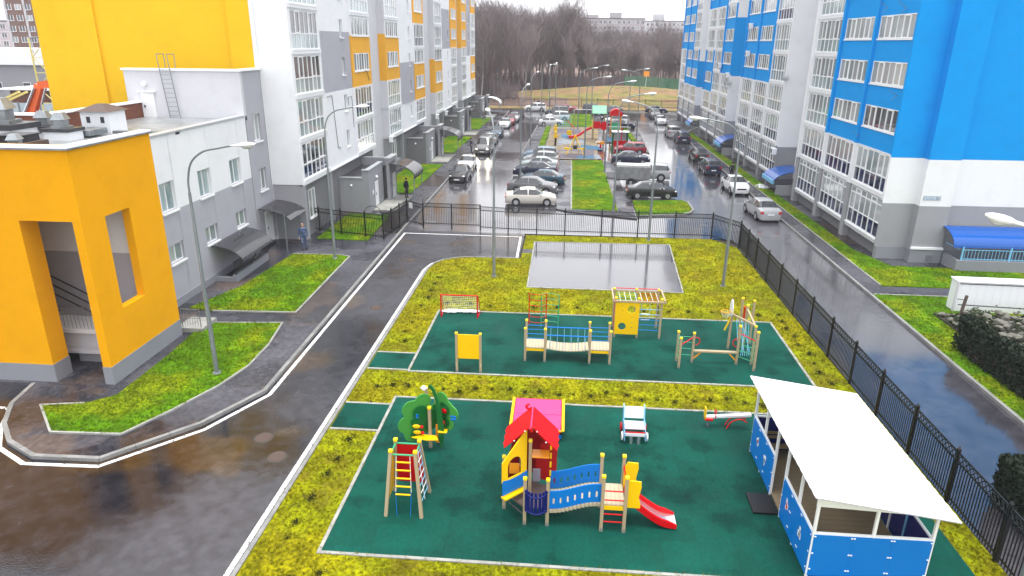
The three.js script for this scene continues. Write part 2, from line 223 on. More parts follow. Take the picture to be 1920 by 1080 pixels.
kerbRun('kerb round the left car park island', [[-3.5, -117.6], [-5.05, -117.6], [-5.7, -83.2], [-0.9, -82.1]], 0.14, 0.13, 3);
kerbRun('kerb round the right car park island', [[9.75, -118.1], [11.5, -117.2], [10.4, -89.1], [9.2, -91.8]], 0.14, 0.13, 3);
kerbRun('kerb of the middle lawn strip', [[0.55, -82], [0.52, -56.3]], 0.1, 0.14, 3, M.edging);
kerbRun('kerb of the small rounded lawn island', [[5.85, -54.6], [9.55, -55.6], [10.3, -56.25], [10.72, -57.4], [10.75, -60.4]], 0.12, 0.15, 1.5, M.edging);
for (const [l, p] of [['pale edging of the lawn in front of the stair tower', [...lawnA.slice(4), lawnA[0], lawnA[1]]], ['pale edging of the lawn beside the annex', lawnB.slice(1, 6)]]) kerbRun(l, p, 0.08, 0.17, 1.5, M.edging);
kerbRun('pale edging of the right hand footpath', [[18.38, -39], [18.38, -100]], 0.08, 0.16, 3, M.edging);
kerbRun('pale edging of the side path', [[17.35, -37.45], [34, -37.45]], 0.08, 0.14, 3, M.edging);
// painted lines
const whiteL = [[-20.84, -21.35], [-20.55, -21.1], [-19.9, -19.9], [-19.0, -18.75], [-17.5, -17.95], [-14.95, -18.02], [-12.65, -20.5], [-11.38, -23.25], [-11.48, -33.6], [-11.6, -47.75], [-3.1, -47.6], [-3.0, -42.6]];
struct('road_marking', sheet(strip(whiteL, -0.08, 0.08), 0.005), M.line, 'white line painted along the left kerb and across the road end');
struct('road_marking', sheet(strip([[-8.5, -8], [-8.5, -39.4], [-8.28, -40.65], [-7.8, -41.5]], -0.075, 0.075), 0.005), M.line, 'white line painted along the lawn kerb');
struct('road_marking', sheet(strip([[-60, -21.5], [-20.9, -21.3]], -0.07, 0.07), 0.004), M.line, 'white line running off to the left');
for (const [x, z, l] of [[-10.3, -20.2, 'round rusty manhole cover, the farther of the near pair'], [-9.36, -19.1, 'round rusty manhole cover nearest the lawn kerb'], [-9.75, -41.3, 'round manhole cover near the road end'], [-9.7, -32.9, 'round manhole cover half way up the road']]) {
  const t = thing('manhole_cover', l, 'manhole', [x, 0, z], 0, 'manhole covers in the access road'); t.scale.set(0.8, 1, 0.8);
  obj('rim', plain(new THREE.CylinderGeometry(0.4, 0.42, 0.016, 28).translate(0, 0.004, 0)), std([0.09, 0.075, 0.065], 0.7, { map: T.concrete }), t);
  const lid = obj('lid', plain(new THREE.CylinderGeometry(0.33, 0.33, 0.012, 28).translate(0, 0.011, 0)), std([0.12, 0.07, 0.05], 0.6, { map: T.concrete }), t);
  const ribs = []; for (let k = -4; k <= 4; k++) { const h = Math.sqrt(0.09 - (k * 0.06) ** 2); ribs.push(bx(-h, h, 0.017, 0.021, k * 0.06 - 0.012, k * 0.06 + 0.012)); }
  obj('rib_pattern', ribs, M.brown, lid);
}
// green rubber play surfaces with pale edging stones
const padPolys = [];
function pad(label, poly, mat = M.rubber) { padPolys.push(poly); struct('play_surface', slab(poly, 0, 0.088), mat, label); }
pad('green rubber surface of the near playground', rect(-6.3, 12.0 - 0.9, -14.75, -23.35));
pad('green rubber entrance strip of the near playground', rect(-8.15, -6.42, -20.95, -22.75));
pad('green rubber surface of the far sports playground', [[-6.3, -25.72], [10.35, -25.72], [10.4, -32.6], [-6.25, -32.6]]);
pad('green rubber entrance strip of the sports playground', rect(-8.15, -6.42, -25.8, -27.35));
for (const [l, p] of [['edging of the near playground', [[11.2, -14.68], [-6.36, -14.68], [-6.36, -23.42], [11.2, -23.42]]], ['edging of the sports playground', [[-6.36, -25.65], [10.42, -25.65], [10.46, -32.67], [-6.32, -32.67], [-6.36, -25.65]]], ['near edging of the near entrance strip', [[-8.15, -20.9], [-6.42, -20.9]]], ['far edging of the near entrance strip', [[-8.15, -22.8], [-6.42, -22.8]]], ['near edging of the sports entrance strip', [[-8.15, -25.75], [-6.42, -25.75]]], ['far edging of the sports entrance strip', [[-8.15, -27.4], [-6.42, -27.4]]]]) kerbRun(l, p, 0.1, 0.105, 1.0, M.edging);
// wet asphalt square
padPolys.push([[-1.98, -46.1], [7.25, -46.35], [6.72, -36.7], [-1.95, -36.75]]);
struct('asphalt_court', slab([[-1.98, -46.1], [7.25, -46.35], [6.72, -36.7], [-1.95, -36.75]], 0, 0.085), M.lot, 'small wet asphalt court on the lawn');
kerbRun('edging of the wet asphalt court', [[-2.02, -46.15], [7.3, -46.4], [6.76, -36.65], [-1.99, -36.7], [-2.02, -46.15]], 0.08, 0.1, 1.5, M.edging);
struct('footpath', slab(rect(-2.72, -2.05, -44.3, -43.4), 0, 0.088), M.walk, 'short path from the road end to the asphalt court');
const ORD = ['first', 'second', 'third', 'fourth', 'fifth', 'sixth', 'seventh', 'eighth', 'ninth', 'tenth', 'eleventh', 'twelfth', 'thirteenth', 'fourteenth', 'fifteenth', 'sixteenth', 'seventeenth', 'eighteenth', 'nineteenth', 'twentieth'];
// earth showing where shrubs were planted: little clumps set in rows
{
  const r = rng(5), mkClump = (seed) => { const q = rng(seed), a = []; for (let k = 0; k < 150; k++) { const an = q() * 6.283, d = Math.sqrt(q()) * 0.24 * (0.6 + 0.4 * Math.sin(an * 3 + seed)), x = Math.cos(an) * d, z = Math.sin(an) * d, y = q() * 0.1, s = 0.012 + q() * 0.022; const u = V(q() - 0.5, (q() - 0.5) * 0.6, q() - 0.5).normalize().multiplyScalar(s), v = V(q() - 0.5, q() * 0.5, q() - 0.5).normalize().multiplyScalar(s * 0.7); a.push(x - u.x, y - u.y, z - u.z, x + u.x, y + u.y, z + u.z, x + v.x, y + v.y + 0.01, z + v.z); } for (let k = 0; k < 5; k++) { const an = q() * 6.283, L = 0.1 + q() * 0.1; a.push(-0.006, 0, 0, 0.006, 0, 0, Math.cos(an) * L, 0.12, Math.sin(an) * L); } const g = new THREE.BufferGeometry(); g.setAttribute('position', new THREE.BufferAttribute(new Float32Array(a), 3)); g.computeVertexNormals(); return boxUV(g); };
  const geos = [1, 2, 3, 4].map((k) => mkClump(k * 13)), mat = phy([0.03, 0.034, 0.012], 0.95, { side: THREE.DoubleSide, specularIntensity: 0.1 });
  const rows = [];
  for (let k = 0; k < 27; k++) rows.push([-7.3 + k * 0.66 + (r() - 0.5) * 0.2, -24.2 - 0.15 * Math.sin(k) + (r() - 0.5) * 0.3, 'in the row between the two playgrounds']);
  for (let k = 0; k < 9; k++) rows.push([-7.35 + (r() - 0.5) * 0.3, -15 - k * 1.0 + (r() - 0.5) * 0.4, 'in the row left of the near playground'], [-7.3 + (r() - 0.5) * 0.3, -28.6 - k * 1.15, 'in the row left of the sports playground']);
  for (let k = 0; k < 15; k++) rows.push([-6 + k * 1.15 + (r() - 0.5) * 0.2, -33.6 + (r() - 0.5) * 0.3, 'in the row behind the sports playground']);
  for (let k = 0; k < 10; k++) rows.push([11.1 + (r() - 0.5) * 0.3, -25.2 - k * 0.95, 'in the row beside the long railing fence']);
  for (let k = 0; k < 14; k++) rows.push([-6.7 + k * 0.75 + (r() - 0.5) * 0.4, -13.75 + (r() - 0.5) * 0.5, 'in the row before the near playground']);
  const kept = rows.filter(([x, z]) => !padPolys.some((p) => inPoly(x, z, p))); kept.forEach(([x, z, row], i) => { const m = obj('shrub_stub', geos[i % 4], mat); m.position.set(x, 0.07, z); m.rotation.y = r() * 6; const s = 0.65 + r() * 0.75; m.scale.set(s, s, s); const mates = kept.filter((q) => q[2] === row), at = mates.findIndex((q) => q[0] === x && q[1] === z), end = at < mates.length / 2, deep = row.includes('left') || row.includes('fence'); tag(m, 'dark shrub clump, ' + ORD[end ? at : mates.length - 1 - at] + ' from the ' + (deep ? (end ? 'near end' : 'far end') : (end ? 'left' : 'right')) + ' ' + row, 'shrub', 'shrub clumps ' + row); });
}
// blades of grass
{
  const r = rng(99), blades = [], g0 = [];
  for (let k = 0; k < 9; k++) { const a = r() * 6.283, d = r() * 0.05, h = 0.035 + r() * 0.045, w = 0.006, dx = (r() - 0.5) * 0.07, dz = (r() - 0.5) * 0.07, x = Math.cos(a) * d, z = Math.sin(a) * d, ca = Math.cos(a * 3) * w, sa = Math.sin(a * 3) * w; g0.push(x - ca, -0.01, z - sa, x + ca, -0.01, z + sa, x + dx, h, z + dz); }
  const geo = new THREE.BufferGeometry(); geo.setAttribute('position', new THREE.BufferAttribute(new Float32Array(g0), 3)); geo.computeVertexNormals(); boxUV(geo);
  const m4 = new THREE.Matrix4(), q = new THREE.Quaternion(), col = new THREE.Color();
  for (const [list, mat, name, label] of [[grassPolys.filter((p) => p[2] === M.grass), phy([1, 1, 1], 0.9, { side: THREE.DoubleSide, specularIntensity: 0.2 }), 'grass', 'short yellowish grass blades of the playground lawn'], [grassPolys.filter((p) => p[2] === M.grassG), phy([1, 1, 1], 0.9, { side: THREE.DoubleSide, specularIntensity: 0.2 }), 'grass', 'short green grass blades of the side lawns']]) {
    const pts = [];
    for (const [poly, y, , dens] of list) {
      let a = 1e9, b = -1e9, c = 1e9, d = -1e9; for (const [x, z] of poly) { a = Math.min(a, x); b = Math.max(b, x); c = Math.min(c, z); d = Math.max(d, z); }
      d = Math.min(d, -11); b = Math.min(b, 27); const n = (b - a) * (d - c) * 85 * dens;
      for (let k = 0; k < n; k++) { const x = a + r() * (b - a), z = c + r() * (d - c); if (r() > 1.15 - (-z) / 60) continue; if (!inPoly(x, z, poly) || padPolys.some((p) => inPoly(x, z, p))) continue; pts.push([x, y, z]); }
    }
    const im = new THREE.InstancedMesh(geo, mat, pts.length); im.name = numbered(name); im.castShadow = im.receiveShadow = true;
    const yel = label.includes('yellow');
    pts.forEach(([x, y, z], i) => { const s = 0.7 + r() * 0.9; q.setFromAxisAngle(V(0, 1, 0), r() * 6.283); m4.compose(V(x, y, z), q, V(s, s * (0.6 + r() * 0.7), s)); im.setMatrixAt(i, m4); const t = r(), n = 0.5 + 0.5 * Math.sin(x * 0.7 + 2 * Math.sin(z * 0.31)) * Math.sin(z * 0.53 + x * 0.17); const k = 0.55 + 0.75 * t; if (yel) col.setRGB(mix(0.2, 0.24, n) * k, mix(0.215, 0.21, n) * k, 0.002 * k); else col.setRGB(mix(0.085, 0.16, n) * k, mix(0.18, 0.22, n) * k, 0.003 * k); im.setColorAt(i, col); });
    scene.add(im); tag(im, label, null, null, 'stuff');
  }
}
// ---------- apartment buildings ----------
const fy = (k) => 4.2 + 2.8 * (k - 1);
const geoCache = new Map();
const cached = (key, make) => { if (!geoCache.has(key)) geoCache.set(key, make()); return geoCache.get(key); };
const pick = (a) => a[(R() * a.length) | 0];
// a window in its own axes: width along x, bottom at y = 0, face towards +z. rows: heights from the bottom up
function windowPart(parent, at, ry, w, rows, cols, single, tints, name = 'window', sillOut = 0.09, sashes = true) {
  const h = rows.reduce((a, b) => a + b, 0), key = [w, rows, cols].join('/');
  const cw = w / cols;
  const fg = cached('f' + key, () => {
    const f = 0.055, g = [bx(-w / 2, w / 2, 0, f, -0.04, 0.03), bx(-w / 2, w / 2, h - f, h, -0.04, 0.03), bx(-w / 2, -w / 2 + f, f, h - f, -0.04, 0.03), bx(w / 2 - f, w / 2, f, h - f, -0.04, 0.03)];
    let y = 0; rows.forEach((rh, i) => { if (i) g.push(bx(-w / 2 + f, w / 2 - f, y - 0.035, y + 0.035, -0.04, 0.028)); y += rh; });
    for (let c = 1; c < cols; c++) { const b = c % 2 ? 0.036 : 0.06; g.push(bx(-w / 2 + c * cw - b, -w / 2 + c * cw + b, f, h - f, -0.04, 0.024)); }
    if (cols >= 4) for (const c of [1, cols - 2]) { const x0 = -w / 2 + c * cw + 0.03, x1 = x0 + cw - 0.06, y0 = h - rows[rows.length - 1] + 0.035, y1 = h - f; g.push(bx(x0, x0 + 0.05, y0, y1, -0.03, 0.04), bx(x1 - 0.05, x1, y0, y1, -0.03, 0.04), bx(x0, x1, y0, y0 + 0.05, -0.03, 0.038), bx(x0, x1, y1 - 0.05, y1, -0.03, 0.038)); }
    return mergeGeometries(g);
  });
  const o = obj(name, fg, M.frame, parent); o.position.set(...at); o.rotation.y = ry;
  if (sillOut) { obj('sill', cached('s' + w + sillOut, () => bx(-w / 2 - 0.06, w / 2 + 0.06, -0.1, -0.012, -0.02, sillOut)), M.sill, o); }
  let y = 0;
  rows.forEach((rh, i) => {
    const tn = tints[Math.min(i, tints.length - 1)];
    if (single) for (let c = 0; c < cols; c++) { const p = obj('pane', cached('p' + cw.toFixed(3) + rh, () => bx(-cw / 2, cw / 2, 0, rh, -0.03, -0.012)), pick(tn), o); p.position.set(-w / 2 + (c + 0.5) * cw, y, 0); }
    else { const p = obj('panes', cached('q' + w + rh, () => bx(-w / 2, w / 2, 0, rh, -0.03, -0.012)), pick(tn), o); p.position.y = y; }
    y += rh;
  });
  return o;
}
// the glazed bays of one facade. dir = +1: faces +x (local x runs to -z); dir = -1: faces -x
function bayColumn(root, X, dir, z0, z1, halves, colour, opt) {
  const ry = dir * Math.PI / 2, zc = (z0 + z1) / 2, w = Math.abs(z1 - z0), out = (a, b) => dir > 0 ? [X + a, X + b] : [X - b, X - a];
  const isH = (k) => halves.includes(k);
  for (let k = 1; k <= 9; k++) {
    const slabs = [], col = [], y = fy(k), half = isH(k), colAbove = half && isH(k + 1), colBelow = half && isH(k - 1);
    const push = half ? col : slabs;
    push.push(bx(...out(-0.3, half ? 0.0 : 0.07), y - 0.24, y + 0.02, z1 + 0.001, z0 - 0.001));
    if (!half) slabs.push(bx(...out(-0.3, 0.02), y + 2.46, y + 2.56, z1, z0));
    if (half) {
      col.push(bx(...out(-0.3, 0), y + 0.02, y + 1.0, z1, z0));
      (colAbove ? col : slabs).push(bx(...out(-0.3, 0), y + 2.42, y + 2.56, z1, z0));
    }
    const m = opt.margin * (half && colAbove ? 1 : 0.55);
    const side = colAbove || (half && opt.sideAlways) ? col : slabs;
    const yb = half ? y + 1.0 : y + 0.02, yt = half ? y + 2.42 : y + 2.46;
    side.push(bx(...out(-0.3, half ? 0 : 0.02), yb, yt, z1, z1 + m), bx(...out(-0.3, half ? 0 : 0.02), yb, yt, z0 - m, z0));
    if (k <= opt.top) {
      const ww = +(w - 2 * m).toFixed(2), dark = R() < 0.16;
      if (half) windowPart(root, [X - dir * 0.03, y + 1.02, zc], ry, ww, [1.4], opt.cols, opt.single && k <= 5, [dark ? paneDark : paneTone], 'window', 0.1);
      else windowPart(root, [X - dir * 0.03, y + 0.06, zc], ry, ww, [0.96, 1.42], opt.cols, opt.single && k <= 5, [k <= opt.navyTo ? paneNavy : (R() < 0.12 ? paneNavy : paneTeal), dark ? paneDark : paneTone], 'balcony_window', 0.12);
    } else slabs.push(bx(...out(-0.3, -0.05), yb, yt, z1 + m, z0 - m));
    if (slabs.length) obj('balcony_front', slabs, M.white, root);
    if (col.length) obj('coloured_panel', col, colour, root);
  }
}
function bandWall(root, x0, x1, z0, z1, bands, name = 'wall') { // stacked wall bands of different paint
  for (const [y0, y1, mat] of bands) obj(name, bx(x0, x1, y0, y1, z0, z1), mat, root);
}
const ROOF = 29.4;
// left building
{
  const t = thing('apartment_building', 'long white and orange apartment building on the left with a yellow end wall', 'building');
  const X = -17.75, S = [-44.9, -68.7, -93.9, -117.4], E = [-63.3, -87.1, -112.4, -134.2];
  const halves = [[[], [3, 4]], [[3, 4], [2, 3, 5, 6, 7]], [[2, 3], [4, 5, 6, 7]], [[4, 5, 6, 7], [2, 3, 6, 7]]];
  const greyBand = [[9.55, 13.85], [6.75, 11.05], [12.25, 17.5], [10.9, 20]];
  const nearBand = [null, [9.55, 13.85], [6.75, 11.0], [12.2, 22]];
  obj('core_wall', [bx(-34.6, X - 0.7, 0, ROOF, E[3] + 0.1, -45.5)], M.pale, t);
  S.forEach((z0, s) => {
    const z1 = E[s], L = z0 - z1, b0 = 5.5, b1 = L - 5.6, single = s < 2;
    // section body and ground floor
    obj('section_wall', bx(X - 2.2, X - 0.3, 3.95, ROOF, z1, z0), M.white, t);
    obj('ground_floor_wall', bx(X - 2.2, X - 0.32, 0, 3.94, z1, z0 - 0.02), M.grey, t);
    obj('corner_pillar', [bx(X - 0.45, X - 0.02, 0, 3.94, z0 - 0.45, z0 - 0.03), bx(X - 0.4, X - 0.02, 0, 3.94, z0 - b0 - 0.4, z0 - b0)], M.midgrey, t);
    bayColumn(t, X, 1, z0, z0 - b0, halves[s][0], M.orange, { margin: 0.62, cols: 6, single, top: 7, navyTo: 0, sideAlways: false });
    bayColumn(t, X, 1, z0 - b1, z1, halves[s][1], M.orange, { margin: 0.62, cols: 6, single, top: 7, navyTo: 0, sideAlways: false });
    obj('slab_edge', bx(X - 0.3, X + 0.03, 3.86, 3.955, z1, z0 + 0.02), M.white, t);
    // wall between the two bays
    const [g0, g1] = greyBand[s];
    const bands = [[3.95, g0, M.white], [g0, g1, M.lilac], [g1, ROOF, M.white]], zw = z0 - b1 + 2.0, hw = 0.42;
    bandWall(t, X - 0.3, X - 0.1, zw + hw, z0 - b0 - 0.002, bands, 'plain_wall'); bandWall(t, X - 0.3, X - 0.1, z0 - b1 + 0.002, zw - hw, bands, 'plain_wall');
    for (let k = 0; k <= 7; k++) { const ya = k ? fy(k) + 2.15 : 3.95, yb = k < 7 ? fy(k + 1) + 0.85 : ROOF; bandWall(t, X - 0.3, X - 0.1, zw - hw, zw + hw, bands.map(([p, q, m]) => [Math.max(p, ya), Math.min(q, yb), m]).filter(([p, q]) => q > p + 0.01), 'plain_wall'); if (k) windowPart(t, [X - 0.25, fy(k) + 0.86, zw], Math.PI / 2, 0.82, [1.28], 2, s < 2, [paneTone], 'small_window', 0.22); }
    // face of the section turned to the camera
    const nb = nearBand[s], wl = s === 0 ? M.white : M.pale;
    bandWall(t, X - 2.15, X, z0, z0 + 0.05, nb ? [[3.95, nb[0], wl], [nb[0], nb[1], M.orange], [nb[1], ROOF, wl]] : [[3.95, ROOF, wl]], 'end_wall');
    obj('ground_end_wall', bx(X - 2.15, X - 0.02, 0, 3.94, z0 - 0.02, z0 + 0.02), M.midgrey, t);
    if (s > 0) { windowPart(t, [X - 0.28, 1.1, z0 - 2.2], Math.PI / 2, 2.4, [0.9, 1.5], 3, s < 2, [paneTone], 'ground_window', 0.1); }
    if (s === 0) windowPart(t, [X - 0.28, 1.3, z0 - 2.0], Math.PI / 2, 1.3, [2.0], 2, true, [paneTone], 'ground_window', 0.12);
    if (s < 3) { obj('recess_wall', bx(X - 2.25, X - 2.1, 0, ROOF, S[s + 1], z1), M.pale, t); }
    if (s === 0) obj('ledge', bx(X - 2.1, X + 0.02, 6.94, 7.0, S[1] + 0.05, S[1] + 0.1), M.metalcap, t);
  });
  // yellow end wall with its shallow projections
  obj('yellow_end_wall', bx(-34.75, -21.7, 0, ROOF, -45.5, -45.15), M.yellow, t);
  obj('yellow_end_wall', bx(-21.7, -20.15, 0, ROOF, -45.5, -44.85), M.yellow, t);
  obj('yellow_end_wall', bx(-33.1, -30.6, 0, ROOF, -45.15, -44.98), M.yellow, t);
  obj('white_end_wall', bx(-20.15, -19.9, 0, ROOF, -45.5, -44.75), M.white, t);
  obj('window_cable', pipe([[X + 0.02, 10.7, -60.9], [X + 0.12, 10.75, -61.3], [X + 0.05, 10.4, -61.9], [X + 0.02, 9.9, -62.4]], 0.02, 6, 12), M.trim, t);
  for (const [pts] of [[[[X - 0.06, 9.3, -51.2], [X - 0.06, 9.3, -52.3], [X - 0.06, 5.4, -52.9], [X - 0.06, 5.2, -53.5]]], [[[X - 0.06, 8.3, -56.3], [X - 0.06, 8.9, -56.2], [X - 0.06, 8.9, -57.2], [X - 0.06, 6.4, -57.3]]], [[[X - 0.06, 6.7, -76.2], [X - 0.06, 6.7, -80.5]]]]) for (let k = 0; k + 1 < pts.length; k++) obj('cable_conduit', tube(pts[k], pts[k + 1], 0.025, 0.025, 6), M.greymetal, t);
  obj('roof', bx(-34.9, X + 0.1, ROOF, ROOF + 0.3, -134.3, -44.7), M.bitumen, t);
  for (const [y, z] of [[4.9, -68.4], [4.6, -93.4], [4.4, -100.5]]) { const a = obj('air_conditioner', rbx(-17.7, -17.3, y - 1.2, y - 0.6, z - 0.4, z + 0.4, 0.04), M.pwhite, t); obj('fan_grille', plain(new THREE.CylinderGeometry(0.22, 0.22, 0.03, 20).rotateZ(Math.PI / 2).translate(-17.29, y - 0.9, z)), M.darkmetal, a); }
}
// entrance porches of the left building
entZ.forEach((z, i) => {
  const words = ['nearest', 'second', 'third', 'farthest'][i];
  const t = thing('entrance_porch', words + ' grey flat roofed entrance porch of the left apartment building', 'porch', [0, 0, 0], 0, 'entrance porches of the left building');
  const x0 = -19.3, x1 = -15.65, L = 6.6, h = 3.5, w = 0.28;
  obj('front_wall', [bx(x1 - w, x1, 0, h, z - 4.3, z), bx(x1 - w + 0.6, x1 + 0.6, 0, h + 0.3, z - L, z - 4.3)], M.midgrey, t);
  obj('end_wall', [bx(x0, -18.25, 0, h, z - w, z - 0.002), bx(-18.25, -16.2, 0, h - 0.62, z - w, z - 0.002), bx(-16.2, x1 - w, 0, h, z - w, z - 0.002)], i ? M.grey : M.midgrey, t);
  obj('back_wall', bx(x0, x1 - w + 0.6, 0, h, z - L, z - L + w), M.midgrey, t);
  obj('roof', bx(-18.2, x1 - w, h - 0.75, h - 0.62, z - L + w, z - w), M.bitumen, t);
  obj('parapet_cap', [bx(x0 - 0.05, -18.25, h, h + 0.08, z - w - 0.06, z + 0.06), bx(-18.3, -16.15, h - 0.62, h - 0.55, z - w - 0.06, z + 0.06), bx(-16.2, x1 + 0.06, h, h + 0.08, z - w - 0.06, z + 0.06), bx(x1 - w - 0.06, x1 + 0.06, h, h + 0.08, z - 4.25, z - w - 0.06), bx(x1 - w + 0.5, x1 + 0.68, h + 0.3, h + 0.38, z - L - 0.04, z - 4.22), bx(x0, x1 + 0.3, h, h + 0.08, z - L - 0.05, z - L + w)], M.metalcap, t);
  const d = obj('door', rbx(x1 - 0.03, x1 + 0.03, 0.25, 2.3, z - 2.6, z - 1.7, 0.01), M.frame, t); obj('handle', rbx(x1 + 0.03, x1 + 0.07, 1.2, 1.4, z - 1.85, z - 1.8, 0.01), M.darkmetal, d);
  const d2 = obj('door', rbx(x1 + 0.57, x1 + 0.63, 0.25, 2.4, z - 6.2, z - 5.2, 0.01), M.frame, t); obj('handle', rbx(x1 + 0.63, x1 + 0.67, 1.2, 1.4, z - 5.35, z - 5.3, 0.01), M.darkmetal, d2);
  obj('wall_lamp', plain(new THREE.SphereGeometry(0.12, 12, 8).translate(x1 + 0.06, 2.65, z - 2.1)), M.lampwhite, t);
  obj('wall_lamp', plain(new THREE.SphereGeometry(0.1, 12, 8).translate(-17.1, 2.3, z + 0.04)), M.lampwhite, t);
  obj('notice', bx(x1 + 0.001, x1 + 0.02, 1.4, 1.75, z - 1.2, z - 0.9), M.plate, t);
  obj('doorstep', slab(rect(x1 + 0.05, -13.6, z - 0.6, z - L), 0.1, 0.22), M.edging, t);
  // arched canopy on thin posts
  const c = thing('door_canopy', words + ' dark arched canopy over the porch door, on thin posts', 'canopy', [0, 0, 0], 0, 'arched canopies at the porches');
  const arc = []; for (let k = 0; k <= 10; k++) { const a = -0.15 + (Math.PI * 0.5 + 0.15) * k / 10; arc.push([Math.cos(a) * 2.3, Math.sin(a) * 1.1]); }
  const inner = arc.map(([a, b]) => [a * 0.985, b * 0.97 - 0.015]);
  const g = ext(shp([...arc, ...inner.reverse()]), 3.4, 0); g.translate(x1 + 0.6, 2.35, z - 7.3);
  obj('curved_roof', g, i === 3 ? M.pwhite : M.smoke, c);
  for (const zz of [z - 7.3, z - 5.6, z - 3.9]) { const p = arc.map(([a, b]) => [x1 + 0.6 + a * 0.98, 2.34 + b * 0.97, zz]); obj('roof_rib', pipe(p, 0.03, 6, 16), M.darkmetal, c); }
  for (const zz of [z - 7.2, z - 4.0]) obj('post', tube([x1 + 2.75, 0.1, zz], [x1 + 2.75, 2.4, zz], 0.045), M.greymetal, c);
});
// right building
{
  const t = thing('apartment_building', 'long white and bright blue apartment building on the right with glazed balconies', 'building');
  const X = 20.3, S = [-44.7, -69.0, -92.4, -115.8], E = [-62.3, -86.3, -109.9, -133.4];
  const halves = [[[2, 3, 4, 5, 6, 7, 8, 9], [2, 3, 4, 5, 6, 7, 8, 9], []], [[], [3, 4, 5], [3, 4, 5]], [[3, 4, 5], [6, 7, 8], [2, 3, 6, 7, 8]], [[2, 3], [2, 3, 4, 5, 6, 7], [4, 5, 6, 7]]];
  const nearBand = [null, null, [9.4, 16.3], [6.68, 10.62]];
  S.forEach((z0, s) => {
    const z1 = E[s], bw = (z0 - z1) / 3;
    obj('section_wall', bx(X + 0.3, X + 2.6, 3.96, ROOF, z1, z0 - 0.05), M.white, t);
    obj('ground_floor_wall', bx(X + 0.35, X + 2.6, 0.0, 3.95, z1, z0 - 0.05), M.grey, t);
    for (let b = 0; b < 3; b++) {
      const a0 = z0 - b * bw, a1 = z0 - (b + 1) * bw;
      bayColumn(t, X, -1, a0 - 0.18, a1 + 0.18, halves[s][b], M.blue, { margin: 0.22, cols: 6, single: s < 1, top: 7, navyTo: s === 0 ? 1 : 1, sideAlways: true });
      // ground floor glazing on its white plinth beam, between grey pillars
      windowPart(t, [X + 0.06, 1.3, (a0 + a1) / 2], -Math.PI / 2, +(bw - 0.7).toFixed(2), [1.0, 1.15, 0.42], 6, s < 1, [paneNavy, paneTone, paneTone], 'ground_window', 0.14);
      obj('plinth_beam', bx(X - 0.02, X + 0.34, 0.98, 1.2, a1 + 0.32, a0 - 0.32), M.pale, t);
      // pilasters between the bays
      
      for (let k = 1; k <= 9; k++) { const y = fy(k); const bl = halves[s][b].includes(k) || (b + 1 < 3 && halves[s][b + 1].includes(k)); obj('pilaster', bx(X - 0.16, X + 0.3, y - 0.24, y + 2.56, a1 - 0.18, a1 + 0.18), bl ? M.blue : M.white, t); if (b === 0) obj('pilaster', bx(X - 0.16, X + 0.3, y - 0.24, y + 2.56, a0 - 0.18, a0 - 0.002), halves[s][0].includes(k) ? M.blue : M.white, t); }
      obj('pillar', bx(X - 0.1, X + 0.34, 0, 3.96, a1 - 0.3, a1 + 0.3), M.midgrey, t);
      if (b === 0) obj('pillar', bx(X - 0.02, X + 0.34, 0, 3.96, a0 - 0.3, a0 - 0.05), M.midgrey, t);
    }
    const nb = nearBand[s];
    if (s > 0) { bandWall(t, X + 0.02, X + 2.6, z0, z0 + 0.05, nb ? [[3.85, nb[0], M.white], [nb[0], nb[1], M.blue], [nb[1], ROOF, M.white]] : [[3.85, ROOF, M.white]], 'end_wall'); obj('ground_end_wall', bx(X + 0.02, X + 2.6, 0, 3.84, z0 - 0.04, z0 + 0.03), M.midgrey, t); }
    if (s < 3) obj('recess_wall', bx(X + 2.4, X + 2.65, 0, ROOF, S[s + 1], z1), M.white, t);
    // drain pipe and small fittings
    if (s > 0) obj('drain_pipe', tube([X + 1.9, 0.2, z0 + 0.12], [X + 1.9, 20, z0 + 0.12], 0.06), M.frame, t);
  });
  // end walls facing the camera, three planes
  for (const [a, b, z] of [[20.3, 22.1, -44.65], [22.1, 24.0, -44.0], [24.0, 46, -44.35]]) {
    bandWall(t, a < 21 ? 20.14 : a, b, a < 21 ? -44.695 : -46.5, z, [[0.9, 3.76, M.midgrey], [3.76, 6.64, M.white], [6.64, ROOF, M.blue]], 'gable_wall');
    obj('plinth', bx(a + (a > 21 ? -0.03 : -0.02), b + 0.03, 0, 0.9, a < 21 ? -44.697 : -46.5, z + (a > 22 && a < 24 ? 0.08 : 0.02)), M.plinth, t);
  }
  obj('ledge', bx(22.06, 24.04, 0.98, 1.12, -44.0, -43.86), M.sill, t);
  obj('vent_grille', [0, 1, 2, 3].map((k) => bx(23.1, 23.5, 0.25 + k * 0.1, 0.31 + k * 0.1, -43.92, -43.87)), M.greymetal, t);
  obj('core_wall', bx(22.8, 46, 0, ROOF, -133.4, -46.4), M.pale, t);
  obj('roof', bx(20.1, 46.2, ROOF, ROOF + 0.3, -133.6, -43.8), M.bitumen, t);
  // house number plate
  const cv = document.createElement('canvas'); cv.width = 256; cv.height = 64; const c = cv.getContext('2d');
  c.fillStyle = '#aebccb'; c.fillRect(0, 0, 256, 64); c.fillStyle = '#6a7886'; c.fillRect(30, 42, 130, 7); c.fillRect(112, 12, 40, 5); c.fillStyle = '#0a0f18'; c.font = 'bold 52px sans-serif'; c.fillText('2', 186, 52); c.font = 'bold 40px sans-serif'; c.fillText('к', 218, 52);
  const tx = new THREE.CanvasTexture(cv); tx.colorSpace = THREE.SRGBColorSpace;
